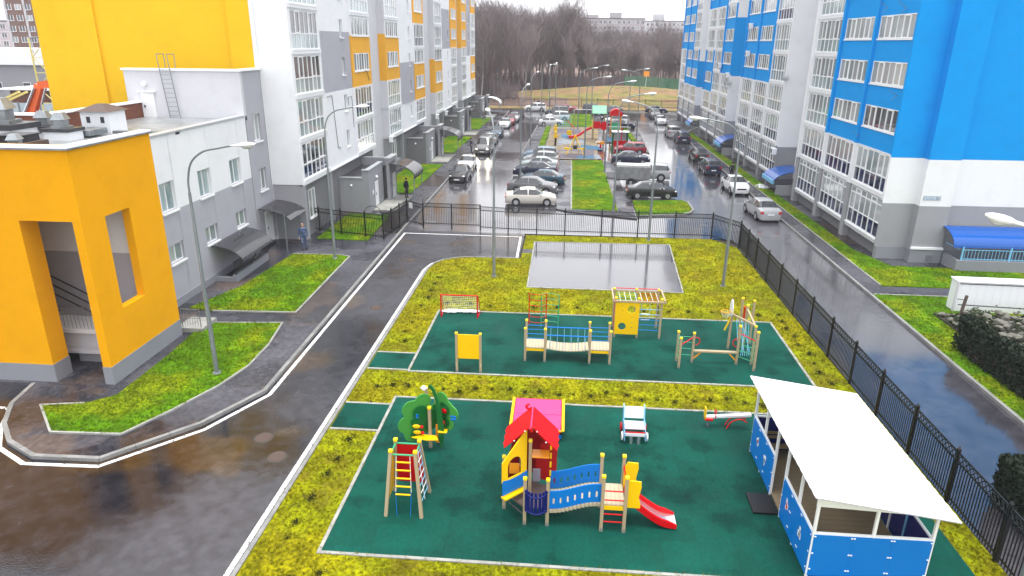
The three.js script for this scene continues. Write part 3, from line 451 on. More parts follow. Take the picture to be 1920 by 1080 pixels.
  const pg = new THREE.PlaneGeometry(1.0, 0.23); const p = obj('house_number_plate', pg, std(0xffffff, 0.5, { map: tx }), t); p.position.set(22.75, 4.28, -43.97); obj('plate_backing', bx(-0.52, 0.52, -0.13, 0.13, -0.02, -0.004), M.greymetal, p);
  // things fixed to the facade
  const dish = (x, y, z, r) => { const g = new THREE.SphereGeometry(r * 2, 20, 8, 0, 6.283, 0, 0.52); g.translate(0, -r * 2, 0); g.rotateX(Math.PI / 2); g.rotateY(-0.7); g.translate(x, y, z); const d = obj('satellite_dish', plain(g), phy([0.42, 0.43, 0.45], 0.5, { side: THREE.DoubleSide }), t); obj('dish_arm', tube([x, y, z], [x - 0.35, y - 0.1, z + 0.5], 0.015, 0.015, 6), M.greymetal, d); };
  dish(20.0, 10.3, -68.4, 0.33); dish(20.1, 8.6, -92.0, 0.32); dish(20.1, 5.0, -84.5, 0.3);
  for (const [y, z] of [[14.8, -83.6], [11.9, -83.6], [9.2, -92.8], [10.2, -98.2], [3.2, -68.7]]) { const a = obj('air_conditioner', rbx(19.75, 20.12, y, y + 0.6, z - 0.42, z + 0.42, 0.04), M.pwhite, t); obj('fan_grille', plain(new THREE.CylinderGeometry(0.22, 0.22, 0.03, 20).rotateZ(Math.PI / 2).translate(19.74, y + 0.3, z - 0.08)), M.greymetal, a); }
  for (const [y, z, d] of [[7.3, -50.2, 0.5], [10.3, -45.6, 0.5], [15.35, -46.5, 0.6], [15.5, -49.2, 0.5]]) obj('antenna_rod', [tube([20.2, y, z], [19.6, y + d * 0.6, z + 0.1], 0.018, 0.012, 6), tube([20.15, y - 0.3, z - 0.6], [20.2, y, z], 0.014, 0.014, 6)], M.greymetal, t);
}
// basement entrances with blue arched roofs, right building
{
  const t = thing('basement_entrance', 'basement entrance with blue arched roof by the end of the blue building', 'entrance');
  obj('low_wall', [bx(24.35, 34, 0, 0.8, -42.5, -42.25), bx(24.1, 24.35, 0, 0.8, -44.2, -42.26)], M.plinth, t);
  const arc = []; for (let k = 0; k <= 10; k++) { const a = Math.PI / 2 * k / 10; arc.push([-Math.sin(a) * 1.75, Math.cos(a) * 0.95]); }
  const g = ext(shp([...arc, ...arc.map(([a, b]) => [a * 0.98, b * 0.97 - 0.02]).reverse()]), 10.2, 0); g.rotateY(Math.PI / 2); g.translate(23.8, 1.6, -44.1); g.scale(1, 1, 1);
  obj('arched_roof', g, M.bluepoly, t);
  for (let k = 0; k <= 8; k++) { const x = 24 + k * 1.24; obj('roof_rib', pipe(arc.map(([a, b]) => [x, 1.58 + b * 0.98, -44.1 - a * 0.98]), 0.025, 6, 14), M.psky, t); }
  for (const x of [24.4, 27.2, 30, 32.8]) obj('post', bx(x - 0.04, x + 0.04, 0.8, 1.66, -42.42, -42.34), M.psky, t);
  for (let k = 0; k < 46; k++) { const x = 24.55 + k * 0.2; obj('railing_bar', cached('rb', () => bx(-0.011, 0.011, 0.82, 1.45, -0.011, 0.011)), M.psky, t).position.set(x, 0, -42.38); }
  obj('rail', [bx(24.4, 34, 1.44, 1.48, -42.4, -42.36), bx(24.4, 34, 0.86, 0.9, -42.4, -42.36), bx(24.2, 24.24, 1.44, 1.48, -44.1, -42.4)], M.psky, t);
}
for (const [z, l] of [[-66.0, 'blue arched basement canopy in the first recess of the blue building'], [-90.0, 'blue arched canopy in the second recess of the blue building'], [-113.2, 'blue and white canopy over the far steps of the blue building']]) {
  const t = thing('basement_canopy', l, 'canopy', [0, 0, 0], 0, 'blue canopies along the blue building');
  const arc = []; for (let k = 0; k <= 10; k++) { const a = Math.PI / 2 * k / 10; arc.push([-Math.sin(a) * 2.6, Math.cos(a) * 1.0]); }
  const g = ext(shp([...arc, ...arc.map(([a, b]) => [a * 0.98, b * 0.97 - 0.02]).reverse()]), 3.6, 0); g.translate(21.6, 1.3, z - 1.9); obj('arched_roof', g, M.bluepoly, t);
  for (const zz of [z - 1.85, z, z + 1.65]) obj('roof_rib', pipe(arc.map(([a, b]) => [21.6 + a * 0.98, 1.28 + b * 0.98, zz]), 0.03, 6, 14), M.psky, t);
  for (const q of [z - 2.0, z + 1.6]) obj('side_wall', bx(19.3, 22.6, 0, 1.0, q, q + 0.2), M.midgrey, t);
  obj('glazed_lip', bx(18.9, 19.1, 1.1, 1.45, z - 1.9, z + 1.7), M.psky, t);
}
{ // far steps with railing
  const t = thing('entrance_steps', 'grey steps with pale railings below the far blue canopy', 'steps');
  for (let k = 0; k < 5; k++) obj('step', bx(18.6 + k * 0.3, 20.2, 0.1 + k * 0.17, 0.27 + k * 0.17, -112.4, -110.4), M.kerb, t);
  for (const z of [-112.5, -110.3]) { obj('handrail', pipe([[18.5, 1.0, z], [18.9, 1.15, z], [20.1, 1.85, z]], 0.03, 6, 12), M.galv, t); for (let k = 0; k < 8; k++) obj('railing_bar', cached('rb2', () => bx(-0.012, 0.012, 0, 0.9, -0.012, 0.012)), M.galv, t).position.set(18.6 + k * 0.2, 0.2 + k * 0.11, z); }
}
// ---------- yellow stair tower and annex ----------
{
  const t = thing('stair_tower', 'bright yellow stair tower with tall openings in the left foreground', 'building');
  const Y = M.yellowNear, top = 9.5, xr = -17.8, zf = -23.3, zb = -28.4;
  // front wall pieces round the tall doorway, then the side wall round its window
  obj('front_wall', [bx(-36, -20.25, 0.86, top, zf - 0.9, zf), bx(-20.25, -18.15, 6.8, top, zf - 0.9, zf)], Y, t);
  obj('side_wall', [bx(-18.15, xr, 0.86, top, -24.65, zf), bx(-18.15, xr, 0.86, 2.87, -26.2, -24.65), bx(-18.15, xr, 6.7, top, -26.2, -24.65), bx(-18.15, xr, 0.86, top, zb, -26.2)], Y, t);
  obj('plinth', [bx(-36, -20.22, 0, 0.858, zf - 0.9, zf + 0.02), bx(-18.17, xr + 0.02, 0, 0.858, -24.65, zf + 0.02), bx(-18.17, xr + 0.02, 0, 0.858, zb, -24.65)], M.plinth, t);
  obj('parapet_cap', [bx(-36, xr + 0.08, top, top + 0.06, zf - 0.42, zf + 0.08), bx(xr - 0.42, xr + 0.08, top, top + 0.06, zb - 0.05, zf - 0.42)], M.roofwhite, t);
  obj('parapet_flashing', [bx(-36, xr + 0.1, top - 0.06, top - 0.002, zf + 0.001, zf + 0.1), bx(xr + 0.001, xr + 0.1, top - 0.06, top - 0.002, zb - 0.05, zf)], M.galv, t);
  obj('back_wall', bx(-36, -18.15, 0.0, 8.8, zb - 0.3, zb), M.pale, t);
  obj('inner_wall', bx(-25, -18.15, 0, 4.6, -26.75, -26.6), M.lilac, t); obj('inner_wall', bx(-25, -18.15, 4.6, 8.7, -26.75, -26.6), M.white, t);
  obj('inner_side_wall', bx(-25.2, -25.0, 0, 8.8, zb, zf - 0.9), M.pale, t);
  obj('roof', bx(-36, -18.15, 8.72, 8.85, zb, zf - 0.9), M.bitumen, t);
  obj('brick_parapet', [bx(-36, xr - 0.5, 8.85, 9.45, zf - 0.9, zf - 0.42), bx(xr - 0.9, xr - 0.42, 8.85, 9.45, zb, zf - 0.9)], M.brick, t);
  // stair inside
  obj('landing', bx(-22.1, -18.2, 1.5, 1.68, -26.6, -25.0), M.white, t);
  obj('landing_front', bx(-21.9, -18.18, 0.78, 1.5, -25.4, -25.2), M.pale, t); obj('lower_wall', bx(-20.6, -18.18, 0, 0.62, -25.4, -25.2), M.midgrey, t); obj('lower_landing', bx(-22.5, -18.2, 0.62, 0.78, -26.6, -24.9), M.pale, t);
  for (let k = 0; k < 9; k++) obj('step', bx(-24.6 + k * 0.28, -24.3 + k * 0.28 + 0.03, 1.68 + (8 - k) * 0.17, 1.85 + (8 - k) * 0.17, -26.58, -25.4), k % 2 ? M.pale : M.edging, t);
  obj('stair_beam', bar([-24.7, 2.85, -25.45], [-22.0, 1.55, -25.45], 0.06, 0.3), M.midgrey, t);
  for (const dy of [0, -0.42, -0.84]) obj('wall_handrail', tube([-24.2, 4.55 + dy, -26.5], [-20.5, 2.62 + dy, -26.5], 0.03), M.darkmetal, t);
  for (const dy of [0.95, 0.6]) obj('stair_rail', [tube([-24.5, 3.05 + dy, -25.3], [-22.0, 1.7 + dy, -25.15], 0.022), tube([-22.0, 1.7 + dy, -25.15], [-18.25, 1.68 + dy, -25.1], 0.022)], M.galv, t);
  for (let k = 0; k < 22; k++) obj('railing_bar', cached('rb3', () => tube([0, 0, 0], [0, 0.95, 0], 0.011, 0.011, 6)), M.galv, t).position.set(-21.9 + k * 0.17, 1.68, -25.12);
  obj('exit_landing', bx(xr - 0.4, -16.9, 0.1, 0.32, -30.0, -28.6), M.edging, t);
  obj('exit_railing', [tube([-17.9, 0.3, -28.7], [-17.9, 1.25, -28.7], 0.02), tube([-17.0, 0.3, -28.7], [-17.0, 1.25, -28.7], 0.02), tube([-17.9, 1.25, -28.7], [-17.0, 1.25, -28.7], 0.02), tube([-17.9, 0.8, -28.7], [-17.0, 0.8, -28.7], 0.015), ...[1, 2, 3, 4, 5, 6].map((k) => tube([-17.9 + k * 0.13, 0.4, -28.7], [-17.9 + k * 0.13, 1.22, -28.7], 0.009, 0.009, 5))], M.galv, t);
}
{
  const t = thing('annex', 'white and grey two storey annex between the yellow tower and the apartment building', 'building');
  const X = -19.9, zs = [-31.84, -35.52, -39.2];
  // facade with real openings: piers, spandrels
  const up = [], lo = [];
  const cut = [[-28.5, -31.84], [-33.18, -35.52], [-36.9, -39.2], [-40.6, -41.9]];
  for (const [a, b] of cut) { up.push(bx(X - 0.35, X, 4.98, 8.75, b, a)); lo.push(bx(X - 0.35, X, 0.5, 4.98, b, a)); }
  for (const z of zs) { up.push(bx(X - 0.35, X, 6.48, 8.75, z - 1.36, z)); lo.push(bx(X - 0.35, X, 3.3, 4.98, z - 1.36, z), bx(X - 0.35, X, 0.5, 2.32, z - 1.36, z)); }
  obj('upper_wall', up, M.white, t); obj('lower_wall', lo, M.lilac, t); obj('plinth', bx(X - 0.35, X + 0.04, 0, 0.5, -41.9, -28.5), M.plinth, t);
  for (const z of zs) { windowPart(t, [X - 0.16, 4.99, z - 0.68], Math.PI / 2, 1.34, [1.48], 2, true, [paneTeal], 'window', 0.24); windowPart(t, [X - 0.16, 2.33, z - 0.68], Math.PI / 2, 1.34, [0.95], 2, true, [paneTone], 'window', 0.24); }
  obj('roof', bx(-36, X - 0.1, 8.5, 8.62, -41.9, -28.5), std([0.6, 0.63, 0.66], 0.35, { metalness: 0.5, map: T.concrete }), t);
  obj('parapet_cap', bx(X - 0.45, X + 0.06, 8.75, 8.84, -41.9, -28.4), M.metalcap, t);
  obj('core_wall', bx(-36, X - 0.36, 0, 8.5, -41.9, -28.75), M.pale, t);
  // brick parapets and low yellow cap on the roof
  obj('brick_parapet', [bx(-40, -26.4, 8.6, 9.5, -33.9, -33.6), bx(-26.7, -26.4, 8.6, 9.5, -45, -33.9)], M.brick, t);
  obj('parapet_cap', [bx(-40, -26.3, 9.5, 9.6, -34.0, -33.5), bx(-26.8, -26.3, 9.5, 9.6, -45, -34.0), bx(-27.2, -22.6, 8.62, 8.9, -45.0, -44.4)], M.roofwhite, t);
  obj('roof_flashing', bx(-24.8, -19.9, 8.62, 8.75, -34.4, -34.0), M.galv, t);
}
{
  const t = thing('plant_room', 'tall pale grey plant room with a white door and a roof ladder', 'building');
  obj('front_wall', bx(-27.25, -19.9, 8.5, 11.4, -42.2, -41.9), M.pale, t);
  obj('side_wall', [bx(-20.2, -19.9, 8.75, 11.4, -44.8, -42.2), bx(-20.2, -19.9, 5.3, 7.05, -44.8, -42.0), bx(-20.2, -19.9, 0.4, 3.85, -44.8, -42.0), bx(-20.2, -19.9, 3.85, 5.3, -42.95, -42.0), bx(-20.2, -19.9, 3.85, 5.3, -44.8, -44.1), bx(-20.2, -19.9, 7.05, 8.75, -42.9, -42.0), bx(-20.2, -19.9, 7.05, 8.75, -44.8, -44.07)], M.lilac, t);
  obj('rear_wall', bx(-27.25, -20.2, 0, 11.2, -44.9, -44.6), M.pale, t);
  obj('roof', bx(-27.2, -19.95, 11.2, 11.32, -44.8, -42), M.bitumen, t);
  obj('parapet_cap', [bx(-27.35, -19.8, 11.4, 11.52, -42.4, -41.8), bx(-20.35, -19.8, 11.4, 11.52, -44.8, -42.4)], M.roofwhite, t);
  windowPart(t, [-20.06, 7.06, -43.48], Math.PI / 2, 1.14, [1.65], 2, true, [paneTone], 'window', 0.24);
  windowPart(t, [-20.06, 3.86, -43.52], Math.PI / 2, 1.12, [1.42], 2, true, [paneTone], 'window', 0.24);
  const d = obj('door', [rbx(-26.35, -25.5, 8.6, 10.1, -41.9, -41.85, 0.01), bx(-26.5, -25.35, 10.12, 10.2, -41.9, -41.7)], M.frame, t); obj('handle', rbx(-26.2, -26.12, 9.2, 9.35, -41.85, -41.8, 0.01), M.darkmetal, d);
  obj('wall_lamp', plain(new THREE.SphereGeometry(0.16, 14, 10).translate(-26.0, 10.6, -41.8)), M.lampwhite, t);
  const lx = [-24.8, -24.15]; for (const x of lx) obj('ladder_stile', [tube([x + 0.25, 8.6, -41.7], [x, 11.6, -41.7], 0.03), tube([x, 11.6, -41.7], [x - 0.05, 12.35, -41.7], 0.025), tube([x - 0.05, 12.35, -41.7], [x - 0.05, 12.35, -42.5], 0.025), tube([x - 0.05, 12.35, -42.5], [x - 0.05, 11.5, -42.5], 0.025)], M.greymetal, t);
  for (let k = 0; k < 11; k++) { const f = k / 11; obj('ladder_rung', tube([lx[0] + 0.25 - 0.25 * f, 8.75 + k * 0.27, -41.7], [lx[1] + 0.25 - 0.25 * f, 8.75 + k * 0.27, -41.7], 0.016, 0.016, 6), M.greymetal, t); }
}
// roof ventilators
for (const [x, y, z, s, l] of [[-25.9, 8.85, -30.2, 1.35, 'large metal roof ventilator with a pyramid cap, leftmost on the roof'], [-25.5, 8.75, -32.3, 0.85, 'small metal roof ventilator on a dark box behind the large one'], [-24.1, 8.75, -31.6, 0.85, 'small metal roof ventilator beside the flat duct'], [-21.6, 8.85, -25.6, 0.62, 'lowest metal roof ventilator just behind the yellow parapet']]) {
  const t = thing('roof_ventilator', l, 'ventilator', [x, y, z], 0, 'ventilators on the yellow tower roof');
  obj('base_box', bx(-0.75 * s, 0.75 * s, -0.3, 0.32 * s, -0.6 * s, 0.6 * s), M.white, t);
  obj('base_cap', bx(-0.85 * s, 0.85 * s, 0.32 * s, 0.5 * s, -0.7 * s, 0.7 * s), M.bitumen, t);
  const c = (r0, r1, h, y0, m, n) => { const g = new THREE.CylinderGeometry(r1, r0, h, 4, 1).rotateY(Math.PI / 4 + 0.25).translate(0, y0 + h / 2, 0).toNonIndexed(); g.computeVertexNormals(); obj(n, boxUV(plain(g)), m, t); };
  c(0.62 * s, 0.62 * s, 0.1 * s, 0.5 * s, M.galv, 'collar'); c(0.42 * s, 0.42 * s, 0.36 * s, 0.6 * s, M.galv, 'neck'); c(0.55 * s, 0.3 * s, 0.36 * s, 0.96 * s, M.galv, 'hood');
  if (s > 1) obj('mast', [tube([0, 1.3 * s, 0], [0, 2.0 * s, 0], 0.02), tube([0, 1.85 * s, 0], [-0.15, 1.3 * s, 0], 0.01)], M.darkmetal, t);
}
{
  const t = thing('flat_duct', 'flat silver metal duct lying on the annex roof', 'duct'); obj('duct_body', rbx(-25.2, -23.2, 8.7, 9.0, -33.6, -32.2, 0.05), M.galv, t); obj('duct_seam', [bx(-24.6, -24.56, 9.0, 9.015, -33.6, -32.2), bx(-23.9, -23.86, 9.0, 9.015, -33.6, -32.2)], M.greymetal, t);
  const h = thing('roof_hatch_house', 'little white roof hut with a brown hipped roof', 'hut', [-24.0, 8.6, -34.6]);
  obj('wall', bx(-0.75, 0.75, 0, 1.1, -0.7, 0.7), M.white, h); const rf = new THREE.CylinderGeometry(0.25, 1.28, 0.34, 4).rotateY(Math.PI / 4).translate(0, 1.28, 0).toNonIndexed(); rf.computeVertexNormals(); obj('roof', boxUV(plain(rf)), M.brown, h);
  for (const x of [-0.35, 0.4]) obj('window', bx(x - 0.1, x + 0.1, 0.55, 0.85, 0.69, 0.71), M.darkmetal, h);
  const b = thing('roof_duct_box', 'stack of dark roof boxes behind the yellow parapet', 'boxes', [-22.6, 8.85, -27.2]); obj('lower_box', bx(-1, 0.6, 0, 0.3, -0.7, 0.7), M.brown, b); obj('upper_box', bx(-0.8, 0.3, 0.3, 0.55, -0.6, 0.5), M.bitumen, b); obj('lid', bx(-0.9, 0.4, 0.55, 0.6, -0.66, 0.56), M.darkmetal, b);
}
// canopies and ramp along the annex
{
  const t = thing('ramp_canopy', 'dark arched canopy over the railed basement steps beside the annex', 'canopy');
  const arc = []; for (let k = 0; k <= 10; k++) { const a = 0.05 + 1.35 * k / 10; arc.push([Math.sin(a) * 1.9, Math.cos(a) * 1.0]); }
  const g = ext(shp([...arc, ...arc.map(([a, b]) => [a * 0.985, b * 0.98 - 0.02]).reverse()]), 4.2, 0); g.translate(-19.9, 1.25, -39.9); obj('curved_roof', g, M.smoke, t);
  for (const z of [-39.85, -37.8, -35.75]) obj('roof_rib', pipe(arc.map(([a, b]) => [-19.9 + a * 0.98, 1.23 + b * 0.98, z]), 0.03, 6, 14), M.darkmetal, t);
  obj('low_wall', [bx(-18.85, -18.6, 0, 0.5, -40.2, -35.8), bx(-19.9, -18.85, 0, 0.35, -36.05, -35.8)], M.plinth, t);
  for (const z of [-40.1, -37.9, -35.9]) obj('post', tube([-18.7, 0.5, z], [-18.2, 1.45, z], 0.03), M.darkmetal, t);
  for (let k = 0; k < 26; k++) obj('railing_bar', cached('rb4', () => bx(-0.012, 0.012, 0, 0.75, -0.012, 0.012)), M.darkmetal, t).position.set(-18.72, 0.5, -40.05 + k * 0.165);
  obj('rail', [bx(-18.75, -18.69, 1.22, 1.26, -40.1, -35.85), bx(-18.75, -18.69, 0.6, 0.64, -40.1, -35.85)], M.darkmetal, t);
  const c = thing('door_canopy', 'dark arched canopy on two posts over the annex side door', 'canopy');
  const a2 = []; for (let k = 0; k <= 10; k++) { const a = 0.05 + 1.2 * k / 10; a2.push([Math.sin(a) * 2.3, Math.cos(a) * 1.0]); }
  const g2 = ext(shp([...a2, ...a2.map(([a, b]) => [a * 0.985, b * 0.98 - 0.02]).reverse()]), 3.0, 0); g2.translate(-19.9, 1.9, -45.0); obj('curved_roof', g2, M.smoke, c);
  for (const z of [-44.95, -43.5, -42.05]) obj('roof_rib', pipe(a2.map(([a, b]) => [-19.9 + a * 0.98, 1.88 + b * 0.98, z]), 0.03, 6, 14), M.darkmetal, c);
  for (const z of [-44.6, -42.0]) obj('post', tube([-18.1, 0.1, z], [-18.1, 2.55, z], 0.05), M.galv, c);
  const d = obj('door', rbx(-19.9, -19.84, 0.3, 2.4, -44.2, -43.1, 0.01), M.frame, c); obj('handle', rbx(-19.84, -19.8, 1.2, 1.4, -43.3, -43.25, 0.01), M.darkmetal, d);
}
// ---------- cars ----------
// stations: [x, top, belt, half width, roof-edge half width]; glass bands by station interval
const carKinds = {
  sedan: { r: 0.31, ax: [-1.3, 1.35], st: [[-2.22, 0.62, 0.55, 0.66, 0.6], [-2.17, 0.9, 0.84, 0.8, 0.66], [-2.05, 1.0, 0.93, 0.84, 0.7], [-1.55, 1.05, 0.96, 0.86, 0.72], [-0.95, 1.4, 0.97, 0.87, 0.6], [-0.3, 1.47, 0.96, 0.88, 0.6], [-0.22, 1.47, 0.96, 0.88, 0.6], [0.35, 1.43, 0.95, 0.88, 0.6], [1.0, 1.02, 0.94, 0.86, 0.74], [1.7, 0.92, 0.84, 0.84, 0.68], [2.1, 0.76, 0.7, 0.76, 0.6], [2.22, 0.6, 0.54, 0.64, 0.52]], rear: [3, 4], front: [7, 8], side: [[3, 4], [4, 5], [6, 7], [7, 8]] },
  hatch: { r: 0.31, ax: [-1.25, 1.3], st: [[-2.05, 0.62, 0.55, 0.68, 0.6], [-2.02, 0.95, 0.88, 0.82, 0.7], [-1.9, 1.08, 0.98, 0.85, 0.72], [-1.45, 1.44, 0.98, 0.87, 0.6], [-0.4, 1.52, 0.97, 0.88, 0.62], [-0.3, 1.52, 0.97, 0.88, 0.62], [0.35, 1.48, 0.95, 0.88, 0.6], [1.05, 1.03, 0.94, 0.86, 0.74], [1.6, 0.93, 0.85, 0.84, 0.68], [1.98, 0.78, 0.7, 0.76, 0.6], [2.1, 0.6, 0.54, 0.64, 0.52]], rear: [2, 3], front: [6, 7], side: [[2, 3], [3, 4], [5, 6], [6, 7]] },
  suv: { r: 0.36, ax: [-1.3, 1.35], st: [[-2.2, 0.7, 0.6, 0.74, 0.66], [-2.18, 1.1, 1.0, 0.86, 0.74], [-2.05, 1.18, 1.08, 0.88, 0.74], [-1.85, 1.6, 1.1, 0.9, 0.66], [-0.45, 1.7, 1.08, 0.91, 0.67], [-0.35, 1.7, 1.08, 0.91, 0.67], [0.4, 1.66, 1.06, 0.91, 0.66], [1.0, 1.18, 1.06, 0.89, 0.78], [1.75, 1.08, 0.98, 0.87, 0.72], [2.1, 0.92, 0.82, 0.8, 0.66], [2.2, 0.7, 0.62, 0.7, 0.58]], rear: [2, 3], front: [6, 7], side: [[2, 3], [3, 4], [5, 6], [6, 7]] },
  van: { r: 0.33, ax: [-1.45, 1.5], st: [[-2.4, 0.7, 0.6, 0.8, 0.72], [-2.38, 1.2, 1.1, 0.88, 0.8], [-2.3, 1.9, 1.12, 0.9, 0.74], [-1.1, 1.98, 1.1, 0.92, 0.76], [-1.0, 1.98, 1.1, 0.92, 0.76], [0.2, 1.98, 1.1, 0.92, 0.76], [0.3, 1.98, 1.1, 0.92, 0.76], [0.9, 1.9, 1.08, 0.92, 0.74], [1.65, 1.2, 1.06, 0.9, 0.78], [2.15, 1.0, 0.9, 0.86, 0.72], [2.38, 0.8, 0.7, 0.78, 0.6], [2.45, 0.62, 0.56, 0.68, 0.5]], rear: [1, 2], front: [7, 8], side: [[2, 3], [4, 5], [6, 7], [7, 8]] },
};
function carParts(kind) {
  const K = carKinds[kind], st = K.st, rows = st.map(([x, T, B, w, rw]) => [[w * 0.86, 0.2], [w * 0.97, 0.3], [w, Math.min(0.52, B * 0.7)], [w, B - 0.12], [w * 0.96, B], [rw, T - (T - B) * 0.12 - 0.005], [rw * 0.86, T - 0.012], [rw * 0.45, T], [0, T + 0.004]].map(([z, y]) => V(x, y, z)));
  const body = [], front = [], rear = [], sl = [], sr = [];
  const quad = (arr, a, b, c, d) => arr.push(a.x, a.y, a.z, b.x, b.y, b.z, c.x, c.y, c.z, a.x, a.y, a.z, c.x, c.y, c.z, d.x, d.y, d.z);
  const fl = (v) => V(v.x, v.y, -v.z);
  const lerp = (a, b, t) => a.clone().lerp(b, t);
  for (let i = 0; i + 1 < st.length; i++) for (let j = 0; j + 1 < rows[i].length; j++) {
    const a = rows[i][j], b = rows[i + 1][j], c = rows[i + 1][j + 1], d = rows[i][j + 1];
    let arr = body, arr2 = body;
    const isSide = j === 4 && K.side.some(([p]) => p === i), isF = j >= 5 && K.front[0] === i, isR = j >= 5 && K.rear[0] === i;
    if (isF) arr = arr2 = front; else if (isR) arr = arr2 = rear; else if (isSide) { arr = sl; arr2 = sr; }
    quad(arr, a, b, c, d); quad(arr2, fl(d), fl(c), fl(b), fl(a));
  }
  // close the ends and the floor
  for (const [i, s] of [[0, 1], [st.length - 1, -1]]) for (let j = 0; j + 1 < rows[i].length; j++) { const a = rows[i][j], d = rows[i][j + 1]; if (s > 0) quad(body, fl(a), a, d, fl(d)); else quad(body, a, fl(a), fl(d), d); }
  for (let i = 0; i + 1 < st.length; i++) quad(body, rows[i][0], fl(rows[i][0]), fl(rows[i + 1][0]), rows[i + 1][0]);
  const mk = (arr, crease) => { let g = new THREE.BufferGeometry(); g.setAttribute('position', new THREE.BufferAttribute(new Float32Array(arr), 3)); g = mergeVertices(g, 1e-4); g = toCreasedNormals(g, crease); return boxUV(plain(g)); };
  const y0 = st[0], yN = st[st.length - 1], w = st[4][3];
  return {
    body: mk(body, 0.75), windscreen: mk(front, 0.6), rear_window: mk(rear, 0.6), side_window: [mk(sl, 0.4), mk(sr, 0.4)],
    tyre: plain(new THREE.CylinderGeometry(K.r, K.r, 0.21, 22).rotateX(Math.PI / 2)), rim: mergeGeometries([plain(new THREE.CylinderGeometry(K.r * 0.64, K.r * 0.64, 0.225, 16).rotateX(Math.PI / 2)), ...[0, 1, 2, 3, 4].map((k) => { const g = bx(-0.02, 0.02, 0, K.r * 0.6, -0.118, 0.118); g.rotateZ(k * 1.2566); return g; })]),
    arch: plain(new THREE.CylinderGeometry(K.r * 1.18, K.r * 1.18, 0.06, 22).rotateX(Math.PI / 2)),
    headlight: (() => { const g = new THREE.SphereGeometry(0.16, 10, 8); g.scale(0.55, 0.5, 1); return plain(g); })(), tail: rbx(-0.06, 0.06, -0.1, 0.1, -0.13, 0.13, 0.03),
    mirror: rbx(-0.08, 0.08, -0.06, 0.06, -0.1, 0.1, 0.03), plate: bx(-0.008, 0.008, -0.06, 0.06, -0.26, 0.26), grille: rbx(-0.03, 0.03, -0.07, 0.07, -0.42, 0.42, 0.02), K,
  };
}
const carGeo = {}; for (const k of Object.keys(carKinds)) carGeo[k] = carParts(k);
const paint = new Map();
const carPaint = (c) => { const k = c.join(); if (!paint.has(k)) paint.set(k, phy(c, 0.5, { clearcoat: 0.7, clearcoatRoughness: 0.05, metalness: 0.1 })); return paint.get(k); };
function car(kind, x, z, turn, colour, label, opt = {}) {
  const g = carGeo[kind], K = g.K, st = K.st, t = thing('parked_car', label, opt.cat || 'car', [x, 0.004, z], turn, opt.group || 'cars parked in the car park');
  const s = opt.s || 1; t.scale.set(s, s, s);
  const p = carPaint(colour), put = (n, geo, m, px, py, pz) => { const o = obj(n, geo, m, t); o.position.set(px, py, pz); return o; };
  obj('body', g.body, p, t); obj('windscreen', g.windscreen, M.carglass, t); obj('rear_window', g.rear_window, M.carglass, t); for (const q of g.side_window) obj('side_window', q, M.carglass, t);
  const w = st[4][3];
  for (const ax of K.ax) for (const sz of [-1, 1]) { const wh = put('wheel', g.tyre, M.rubberTyre, ax, K.r, sz * (w - 0.1)); obj('rim', g.rim, M.rim, wh); obj('wheel_arch', g.arch, M.trim, wh).position.set(0, 0.02, -sz * 0.0); wh.children[1].position.z = sz * 0.08 - sz * 0.0; }
  const n = st.length, fx = st[n - 2][0], rx = st[1][0];
  for (const sz of [-1, 1]) { const hl = put('headlight', g.headlight, opt.lit ? M.litHead : M.head, fx - 0.06, st[n - 2][2] + 0.0, sz * st[n - 2][3] * 0.86); hl.rotation.y = -sz * 0.5; put('tail_light', g.tail, M.tail, rx - 0.0, st[1][2] - 0.08, sz * st[1][3] * 0.84); put('mirror', g.mirror, p, st[K.front[1]][0] - 0.18, st[K.front[1]][2] + 0.08, sz * (w + 0.07)); }
  put('number_plate', g.plate, M.plate, st[n - 1][0] + 0.02, 0.4, 0); put('number_plate', g.plate, M.plate, st[0][0] - 0.012, 0.62, 0); put('grille', g.grille, M.trim, st[n - 1][0] - 0.02, st[n - 1][2] + 0.04, 0);
  obj('bumper', [rbx(st[n - 1][0] - 0.1, st[n - 1][0] + 0.01, 0.22, 0.36, -0.66, 0.66, 0.04), rbx(st[0][0] - 0.01, st[0][0] + 0.1, 0.24, 0.42, -0.68, 0.68, 0.04)], opt.trim ? M.trim : p, t);
  return t;
}
M.litHead = new THREE.MeshPhysicalMaterial({ color: lin(0.9, 0.88, 0.8), roughness: 0.2, emissive: lin(1, 0.86, 0.6), emissiveIntensity: 2.2 });
const C = { white: [0.75, 0.76, 0.77], silver: [0.36, 0.37, 0.38], grey: [0.15, 0.15, 0.155], black: [0.006, 0.006, 0.008], navy: [0.008, 0.014, 0.045], teal: [0.015, 0.06, 0.1], red: [0.28, 0.006, 0.02], maroon: [0.3, 0.03, 0.05], pale: [0.4, 0.46, 0.46], beige: [0.6, 0.56, 0.5], bluegrey: [0.18, 0.26, 0.33] };
const E = 0, W = Math.PI, NN = Math.PI / 2, SS = -Math.PI / 2; // front towards +x, -x, -z (away), +z (camera)
const rowL = 'cars parked nose to kerb left of the middle lawn', rowR = 'vehicles parked right of the middle lawn', alongR = 'cars parked along the right hand kerb', alongL = 'cars parked along the left hand kerb', farG = 'cars at the far end of the car park';
car('sedan', -2.95, -58.4, E + 0.06, C.beige, 'muddy cream saloon nearest the gate, nose towards the lawn strip', { group: rowL });
car('sedan', -3.05, -63.2, E - 0.14, C.grey, 'grey saloon parked right behind the muddy cream one', { group: rowL, s: 1.04 });
car('sedan', -2.3, -67.4, W - 0.1, C.teal, 'dark teal blue saloon with its tail to the lawn strip', { group: rowL });
car('sedan', -3.25, -71.8, W + 0.02, C.navy, 'dark grey blue saloon between the teal saloon and the boxy pale one', { group: rowL, s: 1.04 });
